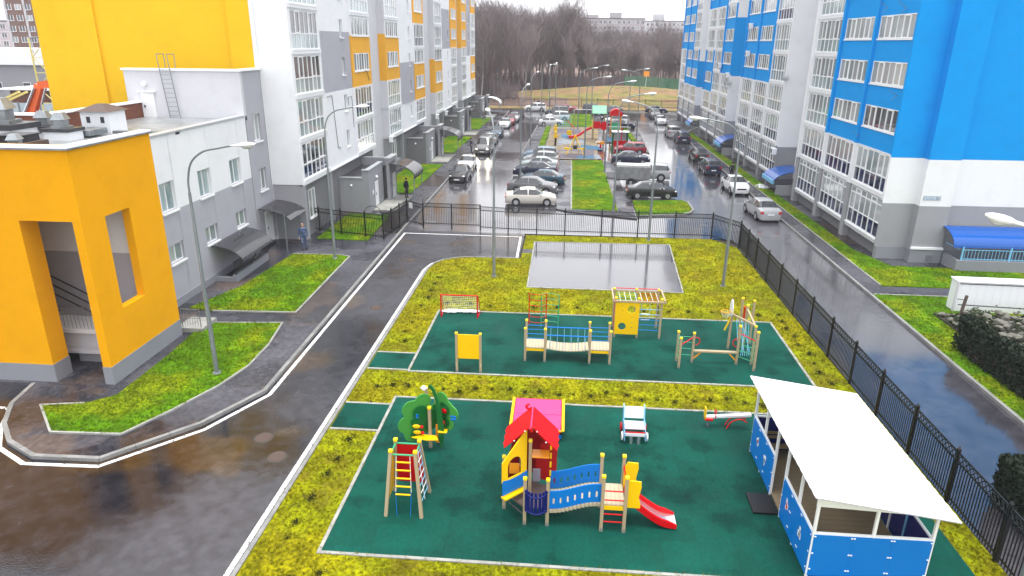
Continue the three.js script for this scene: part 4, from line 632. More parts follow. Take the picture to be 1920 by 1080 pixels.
car('sedan', -3.0, -76.0, W - 0.06, C.pale, 'boxy pale green saloon in the row left of the lawn', { group: rowL, s: 0.95 });
car('hatch', -2.9, -79.3, W - 0.05, C.silver, 'silver estate car with a red tail light beside the boxy pale saloon', { group: rowL });
car('suv', -3.1, -82.6, W, C.bluegrey, 'pale blue car at the far end of the row left of the lawn', { group: rowL, s: 0.92 });
car('sedan', 7.75, -62.3, E + 0.02, C.black, 'shiny black saloon beside the small rounded lawn island', { group: rowR, s: 1.02 });
car('suv', 8.4, -71.2, W - 0.1, C.silver, 'silver off road car half hidden by the grey trailer', { group: rowR });
car('sedan', 7.4, -80.9, E - 0.02, C.navy, 'dark blue saloon with a pale roof behind the trailer', { group: rowR });
car('suv', 7.9, -88.2, W + 0.03, C.red, 'red off road car with a spare wheel beside the far playground', { group: rowR, s: 0.9 });
car('sedan', 16.1, -66.3, SS + 0.05, C.white, 'white saloon facing the camera along the right kerb', { group: alongR });
car('sedan', 15.95, -56.1, NN + 0.06, C.silver, 'silver saloon seen from behind, nearest on the right kerb', { group: alongR, s: 1.04 });
car('suv', 15.5, -76.0, NN + 0.03, C.navy, 'dark blue hatchback with a dirty tail behind the white saloon', { group: alongR, s: 0.95 });
car('sedan', 15.85, -84.9, NN + 0.02, C.black, 'black saloon seen from behind with a white number plate', { group: alongR });
car('suv', 16.2, -100.2, NN, C.navy, 'dark off road car seen from behind along the right kerb', { group: alongR });
car('suv', 15.7, -106.5, NN, C.silver, 'silver off road car ahead of the dark one on the right kerb', { group: alongR });
car('sedan', 16.1, -124.2, SS, C.white, 'white boxy saloon facing the camera far down the right kerb', { group: alongR, s: 0.95 });
car('suv', 16.2, -134, SS, C.grey, 'grey square off road car far down the right kerb', { group: alongR });
car('sedan', -10.65, -68.7, SS - 0.03, C.black, 'black saloon facing the camera, nearest on the left kerb', { group: alongL, s: 1.02 });
car('sedan', -10.9, -75.2, SS, C.white, 'white saloon right behind the black one on the left kerb', { group: alongL });
car('van', -10.4, -87.4, SS - 0.04, C.grey, 'dark grey people carrier with lit headlights on the left', { group: alongL, lit: true, cat: 'van' });
car('sedan', -10.5, -95.5, NN, C.silver, 'silver saloon hidden behind the dark people carrier', { group: alongL });
car('hatch', -10.45, -103, SS, C.teal, 'teal blue hatchback facing the camera on the left', { group: alongL });
car('sedan', -10.3, -115, SS, C.white, 'white saloon farther back on the left kerb', { group: alongL });
car('hatch', -9.9, -120, SS, C.maroon, 'dark red car peeking out behind the white saloon on the left', { group: alongL });
car('hatch', -9.5, -124.8, SS, C.silver, 'silver hatchback farthest back on the left kerb', { group: alongL });
car('suv', -6.7, -143.6, W, C.white, 'white off road car at the far left before the fence', { group: farG });
car('sedan', -0.3, -143.6, E, C.maroon, 'dark red saloon before the far fence', { group: farG });
car('van', 4.9, -143.4, E, C.navy, 'dark blue estate car before the far fence', { group: farG, s: 0.85 });
car('sedan', 17.6, -143.6, E, C.navy, 'dark blue saloon before the far fence on the right', { group: farG });
car('sedan', -2.8, -118.6, E, C.white, 'white hatch backed saloon left of the far playground', { group: farG, s: 0.96 });
car('suv', -1.9, -126.3, W, C.white, 'white off road car behind the far playground', { group: farG });
car('suv', -2.2, -136.2, W, C.grey, 'grey off road car behind the white one at the far end', { group: farG, s: 1.05 });
car('sedan', 8.7, -142.6, W, C.grey, 'grey saloon at the back of the far right row', { group: farG });
car('sedan', 8.3, -134.6, W, C.navy, 'dark saloon in the middle of the far right row', { group: farG });
car('sedan', 8.1, -127, W, C.black, 'black saloon in the far right row', { group: farG });
car('suv', 8.2, -121.2, W, C.white, 'white off road car behind the red play roof', { group: farG });
car('sedan', 8.7, -115.5, E, C.navy, 'dark blue saloon beside the far playground', { group: farG });
{ // real headlight beams of the people carrier
  for (const sx of [-0.66, 0.66]) { const l = new THREE.SpotLight(lin(1, 0.86, 0.62), 22, 30, 0.5, 0.6, 2); l.position.set(-10.4 + sx, 0.85, -84.98); l.target.position.set(-10.4 + sx, 0.2, -60); l.castShadow = true; scene.add(l, l.target); }
}
{ // covered trailer
  const t = thing('cargo_trailer', 'low two wheeled trailer under a grey tarpaulin cover', 'trailer', [6.6, 0, -68.6], -0.06, rowR); t.scale.set(0.87, 0.95, 0.95);
  obj('chassis', [bx(-1.95, 1.85, 0.5, 0.62, -0.85, 0.85), bar([-1.9, 0.55, 0], [-3.1, 0.5, 0], 0.1)], M.darkmetal, t);
  const g = ext(shp([[-0.88, 0], [0.88, 0], [0.86, 1.25], [0.74, 1.42], [-0.74, 1.42], [-0.86, 1.25]]), 3.9, 0.04); g.rotateY(Math.PI / 2); g.translate(-2.0, 0.62, 0); obj('tarpaulin_cover', g, M.tarp, t);
  obj('cover_top', bx(-1.95, 1.85, 2.045, 2.06, -0.72, 0.72), M.pwhite, t);
  for (const k of [-1.2, -0.2, 0.8]) obj('cover_crease', [bx(k, k + 0.02, 0.7, 1.85, 0.876, 0.888)], M.greymetal, t);
  for (const z of [-0.92, 0.92]) { const w = obj('wheel', plain(new THREE.CylinderGeometry(0.31, 0.31, 0.2, 20).rotateX(Math.PI / 2)), M.rubberTyre, t); w.position.set(-0.2, 0.31, z); obj('rim', plain(new THREE.CylinderGeometry(0.19, 0.19, 0.22, 14).rotateX(Math.PI / 2)), M.rim, w); obj('mudguard', pipe([[-0.6, 0.35, z], [-0.5, 0.62, z], [-0.2, 0.74, z], [0.1, 0.62, z], [0.2, 0.35, z]], 0.05, 6, 14), M.darkmetal, t); }
  obj('jockey_wheel', [tube([-2.9, 0.1, 0], [-2.9, 0.7, 0], 0.03), plain(new THREE.CylinderGeometry(0.1, 0.1, 0.06, 12).rotateX(Math.PI / 2).translate(-2.9, 0.1, 0))], M.darkmetal, t);
}
// ---------- street lamps ----------
function lamp(x, z, dir, label, o = {}) {
  const H = 7.6, t = thing('street_lamp', label, 'street lamp', [x, o.y || 0.05, z], dir, 'grey street lamps with white heads'); const s = o.s || 1; t.scale.setScalar(s);
  obj('pole', [tube([0, 0, 0], [0, 3.5, 0], 0.095, 0.085, 12), tube([0, 3.5, 0], [0, H, 0], 0.07, 0.055, 12), plain(new THREE.CylinderGeometry(0.16, 0.18, 0.05, 12).translate(0, 0.03, 0))], M.pole, t);
  obj('arm', pipe([[0, H - 0.1, 0], [0.03, H + 0.5, 0], [0.25, H + 1.15, 0], [0.75, H + 1.55, 0], [1.4, H + 1.7, 0], [2.0, H + 1.82, 0]], 0.04, 8, 24), M.pole, t);
  const prof = [[0, 0.045], [0.12, 0.06], [0.3, 0.07], [0.42, 0.13], [0.6, 0.155], [0.8, 0.13], [0.93, 0.06], [0.96, 0.005]].map(([a, r]) => new THREE.Vector2(r, a));
  const g = new THREE.LatheGeometry(prof, 14); g.scale(1, 1, 0.62); g.rotateZ(-Math.PI / 2); g.rotateX(Math.PI / 2); g.rotateZ(0.08); const gg = plain(g);
  const h = obj('lamp_head', gg, M.lampwhite, t); h.position.set(1.85, H + 1.79, 0);
  const gl = new THREE.SphereGeometry(0.15, 14, 8, 0, 6.283, Math.PI / 2, Math.PI / 2); gl.scale(1.5, 0.75, 0.8); obj('glass_bowl', plain(gl), M.lampglass, h).position.set(0.62, 0.0, 0);
  return t;
}
lamp(-14.2, -24.6, 0, 'street lamp standing in the lawn before the yellow stair tower', { y: 0.14 });
lamp(-14.5, -40.75, 0, 'street lamp at the far tip of the lawn beside the annex', { y: 0.14 });
lamp(-4.07, -38.45, Math.PI / 2 + 0.25, 'street lamp on the yellow green lawn left of the asphalt court');
lamp(9.24, -38.1, Math.PI, 'street lamp on the lawn right of the asphalt court');
lamp(6.0, -47.5, Math.PI * 0.82, 'street lamp just inside the black fence behind the asphalt court');
lamp(4.0, -55.9, 0, 'street lamp at the near corner of the middle lawn strip', { y: 0.1 });
lamp(4.1, -74.1, 0, 'street lamp half way along the middle lawn strip', { y: 0.1 });
lamp(2.1, -83.4, 0, 'street lamp at the near edge of the far playground', { y: 0.1 });
lamp(-4.3, -64.4, Math.PI / 2 - 0.2, 'street lamp between the parked cars left of the lawn strip');
lamp(-4.9, -92.7, Math.PI / 2 - 0.3, 'street lamp on the path left of the far playground', { y: 0.1 });
lamp(1.6, -112.5, 0, 'street lamp behind the far playground', { y: 0.1 });
lamp(10.3, -105.3, Math.PI, 'street lamp on the island right of the far playground, arm to the left', { y: 0.1 });
lamp(9.4, -111, 0, 'street lamp on the island right of the far playground, arm to the right', { y: 0.1 });
lamp(-5.0, -132, 0, 'street lamp with a curved arm far down the left lane');
lamp(-3.4, -126, Math.PI / 2, 'thin street lamp beside the far white cars');
lamp(-2.6, -139.6, Math.PI / 2, 'thin street lamp near the far end of the car park');
lamp(4.1, -126.5, 0, 'street lamp on the lawn behind the far playground', { y: 0.1 });
lamp(11.35, -14.15, Math.PI * 0.69, 'street lamp whose white head reaches in at the right edge of the view', { y: 0.05 });
// ---------- black railing fence ----------
const F = { h: 1.8, post: mergeGeometries([bx(-0.045, 0.045, 0, 1.92, -0.045, 0.045), plain(new THREE.ConeGeometry(0.06, 0.1, 4).rotateY(Math.PI / 4).translate(0, 1.97, 0))]), bar: bx(-0.0125, 0.0125, 0.1, 1.5, -0.0125, 0.0125) };
function fencePanel(L) { // rails and the cross pattern, along +x from 0
  return cached('fp' + L.toFixed(2), () => { const g = [bx(0, L, 0.23, 0.28, -0.018, 0.018), bx(0, L, 1.47, 1.52, -0.018, 0.018), bx(0, L, 1.755, 1.8, -0.018, 0.018)]; const n = Math.round(L / 0.2), w = L / n; for (let k = 0; k < n; k++) { g.push(bar([k * w, 1.52, 0], [(k + 1) * w, 1.76, 0], 0.024), bar([k * w, 1.76, 0], [(k + 1) * w, 1.52, 0], 0.024)); } return mergeGeometries(g); });
}
function fence(name, label, pts, opt = {}) {
  const t = thing(name, label, opt.cat || 'fence', [0, 0, 0], 0, opt.group);
  pts.forEach(([x, z], i) => {
    if (!opt.noPosts) { const p = obj('post', F.post, M.black, t); p.position.set(x, 0.02, z); }
    if (i + 1 < pts.length) {
      const dx = pts[i + 1][0] - x, dz = pts[i + 1][1] - z, L = Math.hypot(dx, dz), ry = Math.atan2(-dz, dx);
      const pn = obj('railing_panel', fencePanel(L), M.black, t); pn.position.set(x, 0.05 + (opt.lift || 0), z); pn.rotation.y = ry;
      const n = Math.round(L / 0.13);
      if (opt.merge) obj('bars', cached('fbm' + L.toFixed(2), () => mergeGeometries(Array.from({ length: n - 1 }, (_, k) => F.bar.clone().translate((k + 1) * L / n, 0, 0)))), M.black, pn);
      else for (let k = 1; k < n; k++) obj('bar', F.bar, M.black, pn).position.x = k * L / n;
    }
  });
  return t;
}
const fr = []; for (let k = 0; k < 12; k++) fr.push([11.93, -13.4 - k * 2.58]);
fence('railing_fence', 'long black railing fence between the playground lawn and the right hand road', fr.concat([[11.95, -44.0], [11.95, -46.2]]), { group: 'black railing fences' });
fence('railing_fence', 'black railing fence along the car park behind the asphalt court', [[0.05, -48.45], [2.68, -48.45], [5.28, -48.45], [7.9, -48.45], [10.5, -48.45], [11.95, -46.2]].slice(0, 6), { group: 'black railing fences', merge: true });
fence('railing_fence', 'black railing panel right of the double gate', [[-6.2, -49.0], [-4.1, -48.7], [-2.0, -48.6], [0.05, -48.45]], { group: 'black railing fences', merge: true });
fence('railing_gate', 'closed black double leaf railing gate across the access road', [[-10.5, -49.2], [-8.35, -49.1], [-6.2, -49.0]], { group: 'black railing gates', cat: 'gate', merge: true, lift: 0.12 });
fence('railing_fence', 'short black railing panel left of the double gate with a white notice', [[-12.0, -50.4], [-10.5, -49.2]], { group: 'black railing fences', merge: true });
fence('railing_fence', 'black railing fence running back from the wicket gate along the kerb', [[-12.6, -45.6], [-12.4, -47.2], [-12.2, -48.8], [-12.0, -50.4]], { group: 'black railing fences', merge: true });
fence('railing_gate', 'black wicket gate with an arched top beside the footpath', [[-14.0, -46.0], [-12.6, -45.6]], { group: 'black railing gates', cat: 'gate', merge: true });
fence('railing_fence', 'black railing fence across the small lawn at the apartment corner', [[-19.6, -47.6], [-17.7, -47.1], [-15.9, -46.5], [-14.0, -46.0]], { group: 'black railing fences', merge: true });
tag(obj('gate_arch', pipe([[-14.0, 1.95, -46.0], [-13.7, 2.3, -45.9], [-13.3, 2.42, -45.8], [-12.9, 2.3, -45.7], [-12.6, 1.95, -45.6]], 0.02, 6, 16), M.black), 'thin black arch over the wicket gate', 'arch');
{ const n = thing('notice_board', 'small white notice on the fence left of the double gate', 'notice', [-11.6, 1.35, -49.95], -0.67); obj('panel', rbx(-0.2, 0.2, 0, 0.42, -0.01, 0.01, 0.005), M.plate, n); obj('bracket', bx(-0.02, 0.02, -0.1, 0.5, -0.03, -0.011), M.darkmetal, n); }
{ const n = thing('gate_bolt', 'pair of pale steel bolts low on the double gate', 'bolt'); for (const [x, z] of [[-9.9, -49.1], [-6.7, -48.98]]) obj('bolt_bar', rbx(x - 0.4, x + 0.4, 0.52, 0.58, z - 0.02, z + 0.02, 0.01), M.galv, n); }
{ const far = []; for (let k = 0; k < 15; k++) far.push([-21 + k * 3.4, -153.6]); fence('railing_fence', 'distant dark railing fence at the edge of the wood', far, { group: 'black railing fences', merge: true }); }
// ---------- playground ----------
const PY = 0.088;
const P = (parent, x, z, h, y0 = 0) => { const p = obj('post', cached('post' + h, () => rbx(-0.048, 0.048, 0, h, -0.048, 0.048, 0.012)), M.timber, parent); p.position.set(x, y0, z); obj('post_cap', cached('pcap', () => rbx(-0.058, 0.058, 0, 0.085, -0.058, 0.058, 0.02)), M.cap, p).position.y = h; obj('post_foot', cached('pfoot', () => bx(-0.03, 0.03, 0, 0.12, -0.052, 0.052)), M.greymetal, p); return p; };
const rung = (n, parent, a, b, r, m) => obj(n, tube(a, b, r, r, 8), m, parent);
{ // yellow notice panel on two posts
  const t = thing('play_sign', 'plain yellow board between two timber posts', 'play panel', [-3.8, PY, -25.8]); P(t, -0.5, 0, 1.72); P(t, 0.5, 0, 1.72); obj('board', rbx(-0.45, 0.45, 0.62, 1.72, -0.015, 0.02, 0.01), M.pyel, t); obj('bolts', [-0.5, 0.5].flatMap((x) => [0.3, 0.36, 0.42].map((y) => tube([x * 1.04, y, 0.05], [x * 1.04, y, 0.062], 0.012))), M.pwhite, t);
}
{ // suspension bridge between two decks
  const t = thing('rope_bridge', 'timber bridge with blue handrails between two low platforms', 'climbing frame', [0.32, PY, -27.1]);
  const xs = [-1.83, -0.97, 0.96, 1.83];
  for (const x of xs) { P(t, x, 0, 1.5); P(t, x, -0.95, 1.5); }
  for (const [a, b] of [[xs[0], xs[1]], [xs[2], xs[3]]]) { for (let k = 0; k < 6; k++) obj('plank', cached('plk', () => rbx(-0.07, 0.07, 0, 0.04, -0.46, 0.46, 0.008)), M.deck, t).position.set(a + 0.07 + k * (b - a - 0.14) / 5, 0.62, -0.47); obj('deck_edge', [bx(a, b, 0.5, 0.6, -0.03, 0.0), bx(a, b, 0.5, 0.6, -0.95, -0.92)], M.pyel, t); for (const z of [0, -0.95]) for (const y of [1.1, 1.3]) rung('handrail', t, [a, y, z], [b, y, z], 0.018, M.pblue); }
  for (let k = 0; k < 13; k++) { const u = (k - 6) / 6.5; obj('bridge_plank', cached('blk', () => rbx(-0.066, 0.066, 0, 0.045, -0.43, 0.43, 0.008)), M.deck, t).position.set(u * 0.92, 0.5 + 0.09 * u * u, -0.47); }
  for (const z of [-0.02, -0.93]) { rung('handrail', t, [xs[1], 1.25, z], [xs[2], 1.25, z], 0.028, M.pblue); for (let k = 0; k < 6; k++) rung('hanger', t, [-0.75 + k * 0.3, 1.24, z], [-0.75 + k * 0.3, 0.6, z], 0.011, M.psky); }
}
{ // yellow climbing wall cube
  const t = thing('climbing_cube', 'climbing cube with a yellow wall of round holes and a net roof', 'climbing frame', [3.58, PY, -30.2]);
  for (const x of [-1.05, 0, 1.05]) for (const z of [0.12, -1.15]) P(t, x, z, z > 0 ? 1.95 : 1.95);
  const circ = (cx, cy, r) => Array.from({ length: 20 }, (_, k) => [cx + r * Math.cos(k / 20 * 6.283), cy + r * Math.sin(k / 20 * 6.283)]), sl = (cx, cy) => [[cx - 0.04, cy - 0.016], [cx + 0.04, cy - 0.016], [cx + 0.04, cy + 0.016], [cx - 0.04, cy + 0.016]];
  const g = ext(shp([[-1.07, 0.2], [0.03, 0.2], [0.03, 1.78], [-1.07, 1.78]], [circ(-0.32, 1.47, 0.19), circ(-0.72, 0.6, 0.18), ...[1.62, 1.38, 1.13].map((y) => sl(-0.75, y)), ...[1.05, 0.8, 0.55].map((y) => sl(-0.28, y))]), 0.03, 0.005); g.translate(0, 0, 0.17); obj('climbing_wall', g, M.pyel, t);
  obj('roof_beam', [rbx(-1.25, 1.25, 1.82, 1.9, 0.17, 0.25, 0.01), rbx(-1.25, 1.25, 1.82, 1.9, -1.28, -1.2, 0.01)], M.timber, t); obj('roof_beam', [rbx(-1.22, -1.14, 1.9, 1.97, -1.28, 0.25, 0.01), rbx(1.14, 1.22, 1.9, 1.97, -1.28, 0.25, 0.01)], M.timber, t);
  rung('top_rail', t, [-1.05, 2.0, -1.22], [1.05, 2.0, -1.22], 0.022, M.pred);
  for (let k = 0; k < 4; k++) { rung('roof_net_rope', t, [-1.0, 1.84, -0.95 + k * 0.3], [0, 1.84, -0.95 + k * 0.3], 0.012, M.rgreen); rung('roof_net_rope', t, [0.05, 1.84, -0.95 + k * 0.3], [1.0, 1.84, -0.95 + k * 0.3], 0.012, M.pred); }
  for (let k = 0; k < 8; k++) rung('roof_net_rope', t, [-0.85 + k * 0.25, 1.85, -1.15], [-0.85 + k * 0.25, 1.85, 0.12], 0.012, M.pwhite);
  for (const y of [0.42, 0.68, 0.93, 1.2, 1.46]) rung('ladder_bar', t, [0.05, y, 0.12], [1.02, y, 0.12], 0.018, y < 1 ? M.pblue : M.psky);
  rung('trapeze', t, [0.2, 0.72, -0.4], [0.6, 0.72, -0.4], 0.03, M.pwhite); rung('trapeze', t, [0.2, 0.98, -0.5], [0.6, 0.98, -0.5], 0.03, M.pwhite);
  for (const [x, y] of [[0.2, 0.72], [0.6, 0.72]]) rung('trapeze_rope', t, [x, y, -0.4], [x, 1.84, -0.4], 0.008, M.psky);
  for (const y of [1.35, 1.2, 1.05]) obj('ring', plain(new THREE.TorusGeometry(0.08, 0.014, 6, 16).rotateY(Math.PI / 2).translate(1.0, y, -0.5)), M.black, t);
  rung('pole', t, [-1.05, 0.1, -0.5], [-1.05, 1.7, -0.5], 0.03, M.pred);
}
{ // red and green curved ladders
  const t = thing('arc_climber', 'pair of curved ladder climbers, one red and one green', 'climbing frame', [-0.9, PY, -30.9]);
  for (const [n, m, x0, a0] of [['red_ladder', M.pred, -0.25, Math.PI], ['green_ladder', M.rgreen, 0.35, 0]]) {
    const pt = (u, y, r = 0.42) => { const a = a0 === 0 ? Math.PI + u * Math.PI : u * Math.PI; return [x0 + r * Math.cos(a), y, -0.1 + r * 0.55 * Math.sin(a) + (a0 === 0 ? 0.1 : -0.1)]; };
    for (const u of [0, 1]) rung(n.replace('ladder', 'stile'), t, [pt(u, 0)[0], 0, pt(u, 0)[2]], pt(u, 1.72), 0.024, m);
    for (let k = 0; k < 6; k++) obj(n.replace('ladder', 'rung'), pipe([0, 0.25, 0.5, 0.75, 1].map((u) => pt(u, 0.25 + k * 0.29)), 0.016, 6, 14), m, t);
  }
}
{ // ladder, bench and net climber with basketball hoop
  const t = thing('exercise_frame', 'timber exercise frame with green rungs, low bench and basketball hoop', 'climbing frame', [0, PY, 0]);
  P(t, 5.1, -27.05, 1.35); P(t, 5.1, -27.75, 1.35); P(t, 5.75, -27.65, 1.35);
  for (const y of [0.35, 0.65, 0.95, 1.2]) { rung('green_rung', t, [5.1, y, -27.05], [5.1, y, -27.75], 0.014, M.rgreen); rung('green_rung', t, [5.1, y, -27.7], [5.75, y, -27.65], 0.014, M.rgreen); }
  rung('red_bar', t, [5.12, 1.08, -27.05], [5.75, 1.22, -27.65], 0.022, M.pred); obj('red_grip', pipe([[5.8, 1.2, -27.65], [5.98, 1.15, -27.65], [6.0, 0.95, -27.65], [5.85, 0.82, -27.65]], 0.02, 6, 14), M.pred, t); obj('red_grip', pipe([[7.6, 1.2, -27.65], [7.45, 1.15, -27.65], [7.42, 0.95, -27.65], [7.56, 0.82, -27.65]], 0.02, 6, 14), M.pred, t);
  obj('bench_beam', [rbx(5.75, 7.65, 0.52, 0.6, -27.74, -27.57, 0.01)], M.timber, t); obj('brace', [bar([5.8, 0.2, -27.65], [6.1, 0.5, -27.65], 0.06), bar([7.6, 0.2, -27.65], [7.3, 0.5, -27.65], 0.06)], M.porange, t);
  for (const [x, z, h] of [[7.65, -27.65, 1.75], [8.25, -27.05, 1.75], [8.3, -27.7, 1.75], [7.65, -29.3, 1.75], [8.3, -29.3, 2.1], [8.3, -30.2, 2.1], [8.75, -29.9, 2.1]]) P(t, x, z, h);
  for (const y of [0.4, 0.7, 1.0, 1.3]) { rung('green_rung', t, [7.65, y, -27.65], [8.25, y, -27.05], 0.014, M.rgreen); rung('green_rung', t, [8.25, y, -27.05], [8.3, y, -27.7], 0.012, M.rgreen); rung('green_rung', t, [8.3, y + 0.6, -30.2], [8.75, y + 0.6, -29.9], 0.012, M.rgreen); }
  rung('red_bar', t, [7.68, 1.45, -27.65], [8.25, 1.35, -27.05], 0.022, M.pred);
  for (let k = 0; k < 7; k++) { rung('net_rope', t, [7.75 + k * 0.09, 1.65, -28.8], [7.75 + ((k * 3) % 7) * 0.09, 0.35, -27.8], 0.01, M.psky); rung('net_rope', t, [7.72, 0.5 + k * 0.17, -27.9 - k * 0.13], [8.34, 0.5 + k * 0.17, -27.9 - k * 0.13], 0.01, M.rgreen); }
  obj('ramp_beam', [bar([7.65, 1.7, -29.3], [8.3, 1.8, -27.7], 0.08), bar([8.3, 1.95, -29.3], [8.32, 1.7, -27.7], 0.08)], M.timber, t); obj('red_panel', rbx(8.28, 8.32, 1.2, 1.9, -29.85, -29.6, 0.01), M.pred, t); obj('yellow_brace', bar([7.4, 0.9, -29.3], [7.65, 1.6, -29.3], 0.06), M.pyel, t);
  obj('backboard', plain(new THREE.CylinderGeometry(0.36, 0.36, 0.03, 28).scale(1.2, 1, 0.75).rotateZ(Math.PI / 2).translate(7.62, 1.95, -29.35)), M.pwhite, t);
  const hp = obj('hoop', plain(new THREE.TorusGeometry(0.2, 0.016, 8, 24).rotateX(Math.PI / 2).translate(7.38, 1.8, -29.35)), M.porange, t); const nets = []; for (let k = 0; k < 12; k++) { const a = k / 12 * 6.283; nets.push(tube([7.38 + 0.2 * Math.cos(a), 1.8, -29.35 + 0.2 * Math.sin(a)], [7.38 + 0.12 * Math.cos(a + 0.5), 1.5, -29.35 + 0.12 * Math.sin(a + 0.5)], 0.006, 0.006, 4)); } obj('hoop_net', nets, M.pwhite, hp);
}
{ // hockey goal
  const t = thing('sports_goal', 'small red framed goal with a white net at the back edge of the sports playground', 'goal', [-5.12, PY, -31.75]);
  obj('frame', [tube([-0.92, 0, 0], [-0.92, 1.2, 0], 0.035), tube([0.92, 0, 0], [0.92, 1.2, 0], 0.035), tube([-0.95, 1.2, 0], [0.95, 1.2, 0], 0.035), tube([-0.92, 0.02, 0], [-0.95, 0.02, -0.85], 0.025), tube([0.92, 0.02, 0], [0.95, 0.02, -0.85], 0.025), tube([-0.95, 0.02, -0.85], [0.95, 0.02, -0.85], 0.025), pipe([[-0.92, 1.2, 0], [-0.92, 1.05, -0.3], [-0.95, 0.02, -0.85]], 0.02, 6, 10), pipe([[0.92, 1.2, 0], [0.92, 1.05, -0.3], [0.95, 0.02, -0.85]], 0.02, 6, 10)], M.pred, t);
  const net = []; for (let k = 0; k <= 18; k++) { const x = -0.92 + k * 0.102; net.push(tube([x, 1.15, -0.08], [x, 0.4, -0.55], 0.005, 0.005, 4), tube([x, 0.4, -0.55], [x, 0.03, -0.85], 0.005, 0.005, 4)); } for (let k = 0; k < 9; k++) { const f = k / 8; net.push(tube([-0.92, 1.1 - 1.05 * f, -0.1 - 0.72 * f], [0.92, 1.1 - 1.05 * f, -0.1 - 0.72 * f], 0.005, 0.005, 4)); }
  obj('net', net, M.pwhite, t); const g = []; const r = rng(3); for (let k = 0; k < 26; k++) { const q = new THREE.IcosahedronGeometry(0.08 + r() * 0.06, 1); q.scale(1.4, 0.55, 0.8); q.translate(-0.85 + k * 0.068, 0.06 + r() * 0.05, -0.55 - r() * 0.25); g.push(plain(q)); } obj('gathered_net', g, std([0.78, 0.76, 0.77], 0.9), t);
}
{ // ladder tower
  const t = thing('climbing_tower', 'leaning timber climbing tower with yellow ladder, red sheet and rope net', 'climbing frame', [-4.4, PY, -16.95]);
  const lean = (n, a, b) => { const p = obj(n, bar(a, b, 0.095), M.timber, t); const c = obj('post_cap', rbx(b[0] - 0.06, b[0] + 0.06, b[1] - 0.01, b[1] + 0.08, b[2] - 0.06, b[2] + 0.06, 0.02), M.cap, p); };
  lean('post', [-0.52, 0, 0.62], [-0.36, 1.98, 0.3]); lean('post', [0.54, 0, 0.62], [0.36, 1.98, 0.3]); lean('post', [-0.54, 0, -0.6], [-0.36, 1.98, -0.3]); lean('post', [0.54, 0, -0.6], [0.36, 1.98, -0.3]);
  for (const z of [0.3, -0.3]) rung('top_bar', t, [-0.36, 1.9, z], [0.36, 1.9, z], 0.026, M.rgreen); for (const x of [-0.36, 0.36]) rung('top_bar', t, [x, 1.9, -0.3], [x, 1.9, 0.3], 0.026, M.rgreen);
  const rg = bx(-0.4, 0.4, 0, 1.5, -0.012, 0.012); rg.rotateX(0.16); rg.translate(0, 0.4, -0.56); obj('red_sheet', rg, M.pred, t);
  for (let k = 0; k < 5; k++) { const y = 0.7 + k * 0.24, z = 0.32 + 0.05 * (4 - k); rung('ladder_rung', t, [-0.22, y, z], [0.22, y, z], 0.026, M.pyel); }
  for (const x of [-0.2, 0.2]) { rung('ladder_rope', t, [x, 1.88, 0.3], [x * 1.15, 0.75, 0.46], 0.01, M.pwhite); rung('ladder_rope', t, [x * 1.15, 0.75, 0.46], [x * 1.0, 0, 0.58], 0.01, M.pblue); }
  const sp = [[-0.36, 1.7], [0.3, 1.7], [0.6, 0.25], [0.45, 0.1], [-0.6, 0.1]].map(([z, y]) => [z, y]); const sy = ext(shp([[-0.28, 1.7], [0.28, 1.7], [0.36, 1.2], [0.26, 0.9], [0.4, 0.6], [0.55, 0.2], [-0.5, 0.2]]), 0.03, 0.006); sy.rotateY(-Math.PI / 2); sy.rotateZ(-0.08); sy.translate(-0.55, 0.05, 0); obj('yellow_side_panel', sy, M.pyel, t);
  const fx = (y) => 0.54 - 0.18 * y / 1.98, fz = (y) => 0.6 - 0.3 * y / 1.98;
  for (let k = 0; k < 7; k++) { const y = 0.3 + k * 0.24; rung('net_rope', t, [fx(y), y, -fz(y)], [fx(y + 0.1), y + 0.1, fz(y + 0.1)], 0.011, k % 2 ? M.pwhite : M.psky); }
  for (let k = 0; k < 3; k++) { const z = (k - 1) * 0.25; rung('net_rope', t, [fx(0.2), 0.2, z * 1.8], [fx(1.85), 1.85, z], 0.011, k === 1 ? M.pwhite : M.rope); }
}
